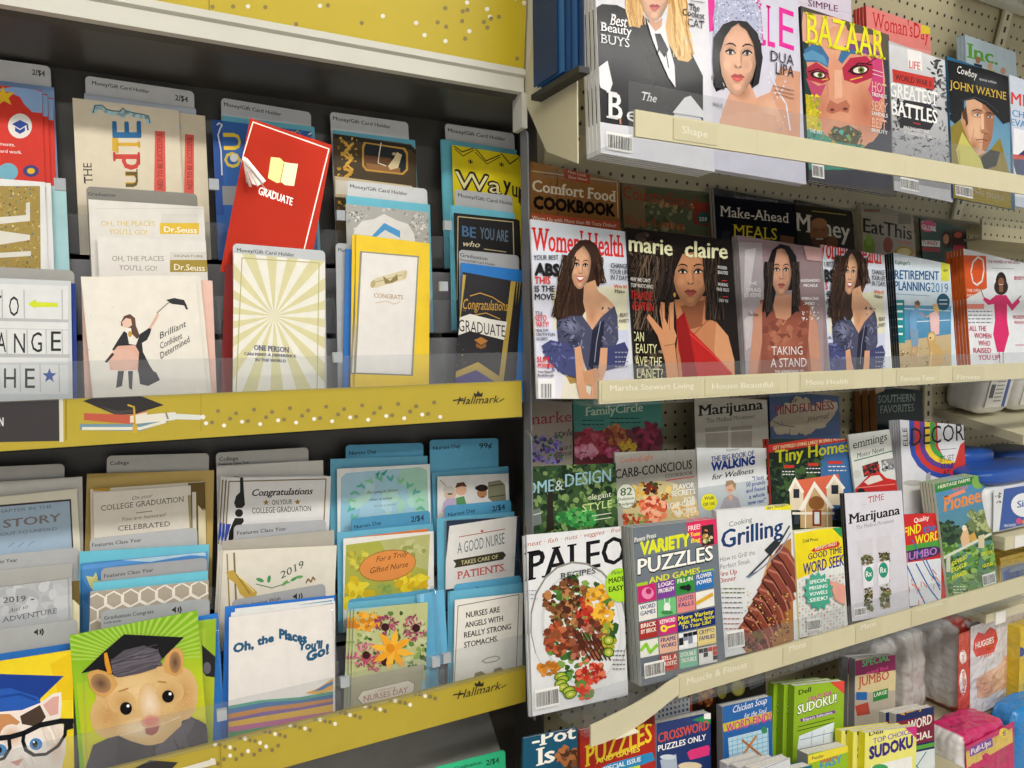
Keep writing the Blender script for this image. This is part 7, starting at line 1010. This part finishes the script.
for k, (x, a, b, Y) in enumerate(pt):
    A_, B_ = at(x, a, Y), at(x, b, Y)
    V += [A_, B_, B_+Vector((0, .003, 0)), A_+Vector((0, .003, 0))]
    if k:
        n = 4*k
        for j in range(4): Fc.append((n-4+j, n-4+(j+1) % 4, n+(j+1) % 4, n+j))
Fc += [(0, 3, 2, 1), (n, n+1, n+2, n+3)]
link('bent_rail_end', V, Fc, BEIGE, r3)
box('price_tag', .60, .64, .83, .862, CZ-.560, CZ-.558, mat('paper_tag', '#e2dcc8', rough=.6), r3)
box('clear_guard', .57, .742, .866, .868, CZ-.56, CZ-.50, CLEAR, r3)
box('tray', .57, .712, .866, 1.02, CZ-.566, CZ-.563, CLEAR, r3)
for (xa_, xb_, ya_, yb_, z_) in ((.58, 1.72, .985, 1.045, CZ-.47), (.58, 1.72, 1.056, 1.11, CZ-.36)): box('rear_step', xa_, xb_, ya_, yb_, z_-.004, z_-.0005, CLEAR, r3)
box('rear_step', .58, 2.1, 1.03, 1.09, CZ-.004, CZ-.0005, CLEAR, r2)
box('rear_step', .58, 3.0, .93, .985, CZ+.326, CZ+.3295, CLEAR, r)
o = box('leaflet_holder', .5465, .5638, .828, .955, CZ+.356, CZ+.364, BLACK); tag(o, 'small black holder under the blue leaflets on the top end bracket', 'holder')
# back boards
prism('x', [(0,0),(1,0),(1,1)], 'x', 0, .001, PEG) if False else None
def board(name, label, x0, x1, yb, yt, z0, z1, m):
    w = x1-x0; h = math.hypot(z1-z0, yt-yb); a = math.atan2(yt-yb, z1-z0)
    v, f = boxvf(0, w, 0, .006, 0, h); mw = Matrix.Translation((x0, yb, z0)) @ Matrix.Rotation(-a, 4, 'X')
    o = link(name, v, f, m, None, None, mw); return tag(o, label, 'pegboard')
board('pegboard', 'beige perforated board leaning behind the top magazine shelf', .65, 3.2, 1.10, .975, CZ+.29, CZ+.79, PEG)
board('pegboard', 'shaded perforated board behind the middle and lower magazine shelves', .648, 3.2, 1.16, 1.16, .0, CZ+.29, PEG)
def upright(label, x, y0, y1, z0, z1):
    w = .03; h = math.hypot(z1-z0, y1-y0); a = math.atan2(y1-y0, z1-z0); mw = Matrix.Translation((x, y0, z0)) @ Matrix.Rotation(-a, 4, 'X')
    V = []; Fc = []
    v, f = boxvf(-w/2, w/2, -.006, 0, 0, h); V += v; Fc += f
    o = tag(link('slotted_upright', V, Fc, BEIGE, None, None, mw), label, 'shelf upright')
    V = []; Fc = []; z = .01
    while z < h-.02:
        v, f = boxvf(-.0035, .0035, -.0066, -.0058, z, z+.012); n = len(V); V += v; Fc += [tuple(i+n for i in q) for q in f]; z += .0254
    link('slot_row', V, Fc, BLACK, o, None, mw)
upright('slotted beige upright at the right of the top pegboard', 1.805, 1.092, .968, CZ+.29, CZ+.79)
upright('slotted beige upright behind the card rack edge', .583, 1.02, .975, CZ+.37, CZ+.79)
upright('slotted upright low behind the middle shelf', 1.80, 1.152, 1.152, .0, CZ+.29)
bar_ = board('perforated_bar', 'beige perforated shelf edge lit below the top shelf at right', 1.83, 3.0, 1.04, 1.04, CZ+.235, CZ+.285, PEG); bar_['category'] = 'shelf edge'
box('bar_deck', 1.83, 3.0, 1.046, 1.159, CZ+.235, CZ+.241, BEIGE_D, bar_)
o = box('channel_strip', .62, 3.2, 1.012, 1.02, CZ+.655, CZ+.662, BEIGE_D); tag(o, 'thin beige channel running across the top pegboard', 'metal strip')
# left end of the bay
# white latticed canopy at the upper right
cv = empty('canopy', (2.3, .9, CZ+.76), 'white latticed canopy panel over the magazine bay at upper right', 'canopy')
box('canopy_edge', 1.62, 3.2, .955, .975, CZ+.735, CZ+.76, WHITE, cv)
box('canopy_panel', 1.62, 3.2, .62, .955, CZ+.752, CZ+.757, WHITE, cv)
V = []
multi('canopy_lattice', [(1.62+.02*i, 1.622+.02*i, .62, .955, CZ+.745, CZ+.752) for i in range(60)]+[(1.62, 3.2, .63+.02*i, .632+.02*i, CZ+.745, CZ+.752) for i in range(16)], WHITE, cv)
# bottom puzzle-book shelf
bs = empty('book_shelf', (1.0, 1.0, CZ-.85), 'low beige shelf holding the puzzle books', 'shelf')
box('shelf_board', .57, 1.44, .78, 1.14, CZ-.86, CZ-.845, BEIGE_D, bs); box('shelf_rail', .57, 1.44, .77, .78, CZ-.88, CZ-.84, BEIGE, bs)

# --- shelves for the baby goods at right
def bshelf(label, x0, x1, y0, y1, z, th=.03):
    r = empty('goods_shelf', ((x0+x1)/2, y1, z), label, 'shelf')
    box('shelf_board', x0, x1, y0+.004, y1, z-.012, z, BEIGE, r); box('shelf_rail', x0, x1, y0, y0+.004, z-th, z, BEIGE, r)
    box('shelf_side', x0, x0+.003, y0+.004, y1, z-th, z-.012, BEIGE_D, r)
    return r
a_, b_ = atX(924, 406, 1.85), atX(1024, 437, 1.85)
g1 = empty('goods_shelf', (2.4, 1.1, a_.z), 'sloping beige shelf edge under the white wipes packs', 'shelf')
prism('shelf_board', [(b_.y, b_.z), (b_.y, b_.z-.012), (a_.y, a_.z-.012), (a_.y, a_.z)], 'x', 1.85, 3.1, BEIGE, g1)
prism('shelf_side', [(b_.y, b_.z+.004), (b_.y, b_.z-.018), (a_.y, a_.z-.016), (a_.y, a_.z+.004)], 'x', 1.846, 1.85, BEIGE_D, g1)
g2 = bshelf('beige shelf edge under the white tub with the blue lid', at(1005,540,.92).x, 3.1, .92, 1.15, at(1024,533,.92).z)
g3 = bshelf('beige shelf edge above the diaper packs with a price tag', at(986,622,.90).x, 3.1, .90, 1.15, at(1024,603,.90).z, at(1024,603,.90).z-at(986,624,.90).z)
g4 = bshelf('beige shelf below the white diaper pack', at(966,722,.93).x-.12, 3.1, .93, 1.15, CZ-.8445)
TG = mat('price_sticker', '#e8e6e2', rough=.5)
for g, (px, py, Y) in ((g2, (1019,542,.9185)), (g3, (1000,618,.8985))):
    p = at(px, py, Y); box('price_tag', p.x-.018, p.x+.02, Y-.001, Y+.001, p.z-.012, p.z+.014, TG, g)

g5 = bshelf('lowest beige shelf under the pink and blue training pants packs', 1.44, 3.1, .82, 1.15, CZ-1.001)
# soft packs and tubs
def soft(name, label, cat, x0, x1, y0, y1, z0, z1, colf, m, p=5, amp=.006, seed=1, parent=None, n=26, prints=(), group=None):
    R = random.Random(seed); ph = [R.uniform(0, 6) for _ in range(6)]
    V = []; K = []; Fc = []; cx, cy, cz = (x0+x1)/2, (y0+y1)/2, (z0+z1)/2; a, b, c = (x1-x0)/2, (y1-y0)/2, (z1-z0)/2
    bm = bmesh.new(); bmesh.ops.create_cube(bm, size=2); bmesh.ops.subdivide_edges(bm, edges=bm.edges[:], cuts=n, use_grid_fill=True)
    for v in bm.verts:
        d = v.co.copy(); L_ = (abs(d.x)**p+abs(d.y)**p+abs(d.z)**p)**(1/p); d /= L_
        w = amp*(math.sin(d.z*9+ph[0]+d.y*3)*.5+math.sin(d.x*11+ph[1]+d.z*4)*.4+math.sin(d.y*17+ph[2]+d.x*5)*.3+math.sin(d.z*23+ph[3]+d.x*7)*.25)
        v.co = Vector((a*d.x, b*d.y, c*d.z))+d*w
        K.append(hx(colf(d.x, d.y, d.z)))
    me = bpy.data.meshes.new(name); bm.to_mesh(me); bm.free(); me.materials.append(m)
    ca = me.color_attributes.new('Col', 'FLOAT_COLOR', 'POINT')
    for i, k in enumerate(K): ca.data[i].color = k
    for q in me.polygons: q.use_smooth = True
    o = bpy.data.objects.new(name, me); C.objects.link(o); o.location = (cx, cy, cz)
    tag(o, label, cat, group); return o
def decal(parent, q, Y, base, A, name='printed_panel', lean=0, m=BAG, th=.001):
    s = Sheet(q, Y, lean); s.art(A); return s.build(name, base, m, th, base, parent=parent)
# white and red diaper pack
x0 = at(968,660,.93).x; zt = at(970,622,.93).z; zb_ = at(968,722,.93).z
def dcol(x, y, z):
    if x < -.93: return '#dcdad9'
    if x < -.72: return '#c5402c'
    return '#d7d4da' if z < .93 else '#c9462f'
dp = soft('diaper_pack', 'white diaper pack with red edge band and a sleeping baby picture', 'diaper pack', x0-.004, x0+.165, .935, 1.12, CZ-.843, min(zt, at(986,624,.9).z-.004), dcol, BAG, p=7, amp=.003)
D = [('p', [974,640, 978,632, 984,634, 990,627, 996,630, 998,640, 994,652, 976,657, 973,650], '#cf3a34'), ('t', 'HUGGIES', 975.5,649, 994,642.5, 6.5, '#f1edea', 'h'), ('t', 'Plus', 980,659, 992,655, 4.5, '#cf5a54', 'bi'),
    ('p', [977,678, 990,670, 1000,666, 1004,656, 1014,654, 1024,662, 1024,678, 1012,686, 1000,690, 986,698, 977,698], '#d9ab8e'), ('e', 984,686, 8,9, '#cf9a7c', -20), ('e', 1006,674, 10,9, '#e0b597'), ('l', [981,684, 986,683], .8, '#7a4c3a'), ('l', [984,690, 988,689], .8, '#b0655a'), ('p', [992,672, 1004,660, 1010,664, 998,680], '#e6bfa4'), ('t', '1-44', 1010,682, 1023,678, 5, '#b03a34', 'h')]
decal(dp, (971,626, 1026,608, 1026,694, 971,716), .931, '#d6d3d8', D)
decal(dp, (959,634, 971,630, 971,714, 959,718), .9325, '#c64430', [('e', 963,657, 3.4,7, '#e9e5e0'), ('t', 'size 1', 964.5,664, 964,651, 3, '#c64430', 'b', -1, 0), ('e', 963,682, 3.6,13, '#e9e5e0'), ('t', 'Huggies', 965,694, 964.5,671, 3.6, '#c64430', 'h', -1, 0)], 'side_label')
# white plastic packs behind
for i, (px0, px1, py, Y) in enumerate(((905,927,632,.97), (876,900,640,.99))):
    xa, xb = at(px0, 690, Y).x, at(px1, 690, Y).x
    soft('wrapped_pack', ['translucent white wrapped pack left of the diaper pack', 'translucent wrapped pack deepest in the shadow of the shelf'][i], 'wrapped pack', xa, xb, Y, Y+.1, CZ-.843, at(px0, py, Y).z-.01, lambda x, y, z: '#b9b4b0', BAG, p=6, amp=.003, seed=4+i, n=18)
# pink pull-up pack
xa = at(957,737,.85).x; zt2 = at(957,737,.85).z
def pcol(x, y, z): return '#d9d5d6' if x < -.78 else '#c21f63'
pp = soft('pull_up_pack', 'bright pink training pants pack below the white diaper pack', 'diaper pack', xa-.004, xa+.17, .84, .925, CZ-1.0, zt2, pcol, BAG, p=7, amp=.0018, seed=8)
decal(pp, (966,746, 1014,722, 1016,785, 968,808), .839, '#c21f63', [('p', [966,752, 1012,728, 1013,742, 967,768], '#d6b75a'), ('p', [969,748, 992,737, 993,746, 970,757], '#7a3fa0'), ('t', 'Pull-Ups', 971,755, 991,744.5, 6, '#f2eaf0', 'h'), ('e', 984,776, 7,9, '#4a2a24'), ('e', 984,782, 5,7, '#8a5a44'), ('e', 1004,733, 5,5, '#e6c84a'), ('t', '5', 1002.5,736, 1006,735, 4, '#7a3fa0', 'h')])
# blue pack
xa = at(1012,730,.86).x
bp = soft('pull_up_pack', 'bright blue training pants pack at the lower right corner', 'diaper pack', at(1012,730,.86).x+.012, xa+.27, .855, .92, CZ-1.0, at(1015,712,.86).z, lambda x, y, z: '#1f80c8', BAG, p=6, amp=.002, seed=9)
# wipes packs on the upper goods shelf
sl = math.atan2(a_.z-b_.z, a_.y-b_.y)
for i, xx in enumerate((1.872, 2.03)):
    w = soft('wipes_pack', ['white wipes tub with a blue stripe, left one on its shelf', 'white wipes tub cut off by the right edge of the picture'][i], 'wipes tub', -.07, .07, -.05, .05, .0, .135, lambda x, y, z: '#dcdad6', TUB, p=5, amp=.001, seed=3)
    y_ = 1.10; z_w = b_.z+(y_-b_.y)*math.tan(sl)
    w.location = (xx+.07, y_, z_w+.0675*math.cos(sl)+.012)
    v, f = boxvf(-.052, .045, -.0515, -.05, -.045, .045); d = link('printed_panel', v, f, TUB, w, [hx('#e4e2de')]*8, Matrix.Translation(w.location))
    mk = [(.018, .03, -.0525, -.0515, -.045, .045)]; v = []; f = []; K = []
    for bx_, c_ in [((.02, .032, -.0523, -.0515, -.045, .045), '#2f52a0'), ((-.045, -.028, -.0521, -.0515, -.02, .015), '#4a4a4c')]+[((-.022, .01, -.0521, -.0515, .03-.01*k, .033-.01*k), '#8a8a8c') for k in range(7)]:
        vv, ff = boxvf(*bx_); n = len(v); v += vv; f += [tuple(q+n for q in u) for u in ff]; K += [hx(c_)]*8
    link('print_marks', v, f, TUB, d, K, Matrix.Translation(w.location))
    w.rotation_euler = (sl, 0, 0)
# tubs with blue lids
def tub(label, px0, px1, pyt, pyl, Y, zfloor, text=False, grp='tubs with blue lids'):
    xa, xb = at(px0, pyl, Y).x, at(px1, pyl, Y).x; zl = at(px0, pyl, Y).z; z1 = at(px0, pyt, Y).z
    t = soft('formula_tub', label, 'tub', xa+.004, xb-.004, Y+.004, Y+.12, zfloor+.001, zl, lambda x, y, z: '#d9dcdf', TUB, p=6, amp=0, n=14, group=grp)
    l = soft('lid', None, None, xa, xb, Y, Y+.124, zl-.004, z1, lambda x, y, z: '#1c4fa4', TUB, p=4, amp=0, n=14); del_parent(l, t); return t
def del_parent(l, t):
    l.parent = t; l.matrix_parent_inverse = Matrix.Translation(t.location).inverted()
zs2 = at(1024,533,.92).z
t = tub('white formula tub with a bright blue lid beside the picture edge', 990, 1060, 472, 488, .93, zs2)
decal(t, (994,490, 1050,480, 1050,520, 994,530), .9335, '#d9dcdf', [('p', [1004,489, 1060,480, 1060,530, 999,532], '#2450a0'), ('e', 1024,505, 13,12, '#e6eaee'), ('t', 'Similac', 1017,508, 1044,501, 7, '#2450a0', 'hs'), ('e', 1019,521, 3,3, '#d04a78'), ('e', 1025,522, 3,3, '#e08a3a'), ('b', 995,493, 1001,503, 20, .5, 1, ['#4a4a4e'], 2), ('t', 'MILK-BASED', 1004,527, 1016,526, 2.6, '#e8e8ee', 'b')], m=TUB)
tub('white tub with a deep blue lid in the row behind', 966, 1000, 452, 468, 1.02, zs2)
tub('white tub with a blue lid half hidden at the picture edge', 1010, 1052, 452, 470, 1.06, zs2)
# yellow boxes
def carton(label, px0, px1, py0, py1, Y, zf, col, A, gr=None):
    a = at(px0, py0, Y); b = at(px1, py0, Y); o = box('carton', a.x, b.x, Y, Y+.1, zf+.001, a.z, BAG, None, col); tag(o, label, 'carton', gr)
    decal(o, (px0+1,py0+2, px1-1,py0-6, px1-1,py1-8, px0+1,py1), Y-.0012, col, A, m=BAG); return o
zs3 = at(1024,603,.90).z
carton('yellow and blue pack on the shelf above the diaper packs', 1000, 1050, 558, 604, .99, zs3, '#cfae28', [('p', [1001,568, 1050,556, 1050,600, 1001,606], '#6f7f98'), ('p', [1003,572, 1010,568, 1012,590, 1004,594], '#2a4f9c'), ('p', [1008,573, 1024,569, 1024,578, 1009,582], '#27407c')])
carton('plain yellow pack wedged under the shelf price tag', 985, 1004, 588, 604, .962, zs3, '#dcb820', [('p', [990,600, 996,597, 999,603, 993,606], '#274f98')])
carton('yellow pack at the right of the white diaper pack', 1020, 1060, 628, 690, .905, CZ-.845, '#d4b52a', [('e', 1020,652, 5,5, '#28458c')])

# room
bag_t = [x for x in bpy.data.objects if x.get('label', '').startswith('shiny red foil')][0]
V = []; Fc = []; R = random.Random(5)      # silver tassel tied over the spine of the foil card
for i in range(16):
    a = at(243, 160, 1.062); b = at(250+R.uniform(-4, 14), 183+R.uniform(-3, 5), 1.058); b.y -= R.uniform(0, .004); n = len(V)
    for p, w_ in ((a, .0005), (b, .0005)): V += [p+Vector((-w_, 0, 0)), p+Vector((w_, 0, 0)), p+Vector((0, -w_*1.6, 0))]
    Fc += [(n, n+1, n+4, n+3), (n+1, n+2, n+5, n+4), (n+2, n, n+3, n+5)]
t_ = link('tassel', V, Fc, mat('silver_thread', '#d6cfca', rough=.3, metal=.6), bag_t); t_['label'] = 'silver tassel'
o = box('floor', -3, 4, -5, 1.3, -.02, 0, mat('vinyl_floor', '#b7b1a5', rough=.35, noise=.1, nscale=4)); o['kind'] = 'structure'
o = box('wall_back', -3, 4, 1.30, 1.40, 0, 3.2, mat('store_wall', '#c9c5ba', rough=.7)); o['kind'] = 'structure'
o = box('ceiling', -3, 4, -5, 1.3, 3.2, 3.22, mat('ceiling_tile', '#d9d7d0', rough=.8)); o['kind'] = 'structure'
# ceiling lights
E_ = bpy.data.materials.new('fluorescent_diffuser'); E_.use_nodes = True
b = E_.node_tree.nodes['Principled BSDF']; b.inputs['Emission Color'].default_value = (1, .965, .9, 1); b.inputs['Emission Strength'].default_value = 30; b.inputs['Base Color'].default_value = (.9, .9, .9, 1)
for i, (x, y, lb) in enumerate(((-.6, -.85, 'left near'), (1.7, -.85, 'right near'), (-.6, -3.4, 'left far'), (1.7, -3.4, 'right far'))):
    t = empty('ceiling_light', (x, y, 3.19), 'long fluorescent ceiling light at the '+lb+' side of the aisle', 'ceiling light', 'ceiling lights of the aisle')
    box('light_frame', x-.95, x+.95, y-.16, y+.16, 3.16, 3.198, WHITE, t); box('light_diffuser', x-.92, x+.92, y-.13, y+.13, 3.152, 3.162, E_, t)
w = bpy.data.worlds.new('store_surroundings'); bpy.context.scene.world = w; w.use_nodes = True
w.node_tree.nodes['Background'].inputs[0].default_value = (1, .98, .95, 1); w.node_tree.nodes['Background'].inputs[1].default_value = .54
# camera
cd = bpy.data.cameras.new('camera'); co = bpy.data.objects.new('camera', cd); C.objects.link(co)
co.matrix_world = Matrix.Translation(CAM) @ M.to_4x4(); cd.sensor_width = 36; cd.lens = F/1024*36; cd.clip_start = .02
bpy.context.scene.camera = co
vs = bpy.context.scene.view_settings; vs.view_transform = 'Standard'; vs.look = 'None'; vs.gamma = 1; vs.use_curve_mapping = False; vs.exposure = 0.0
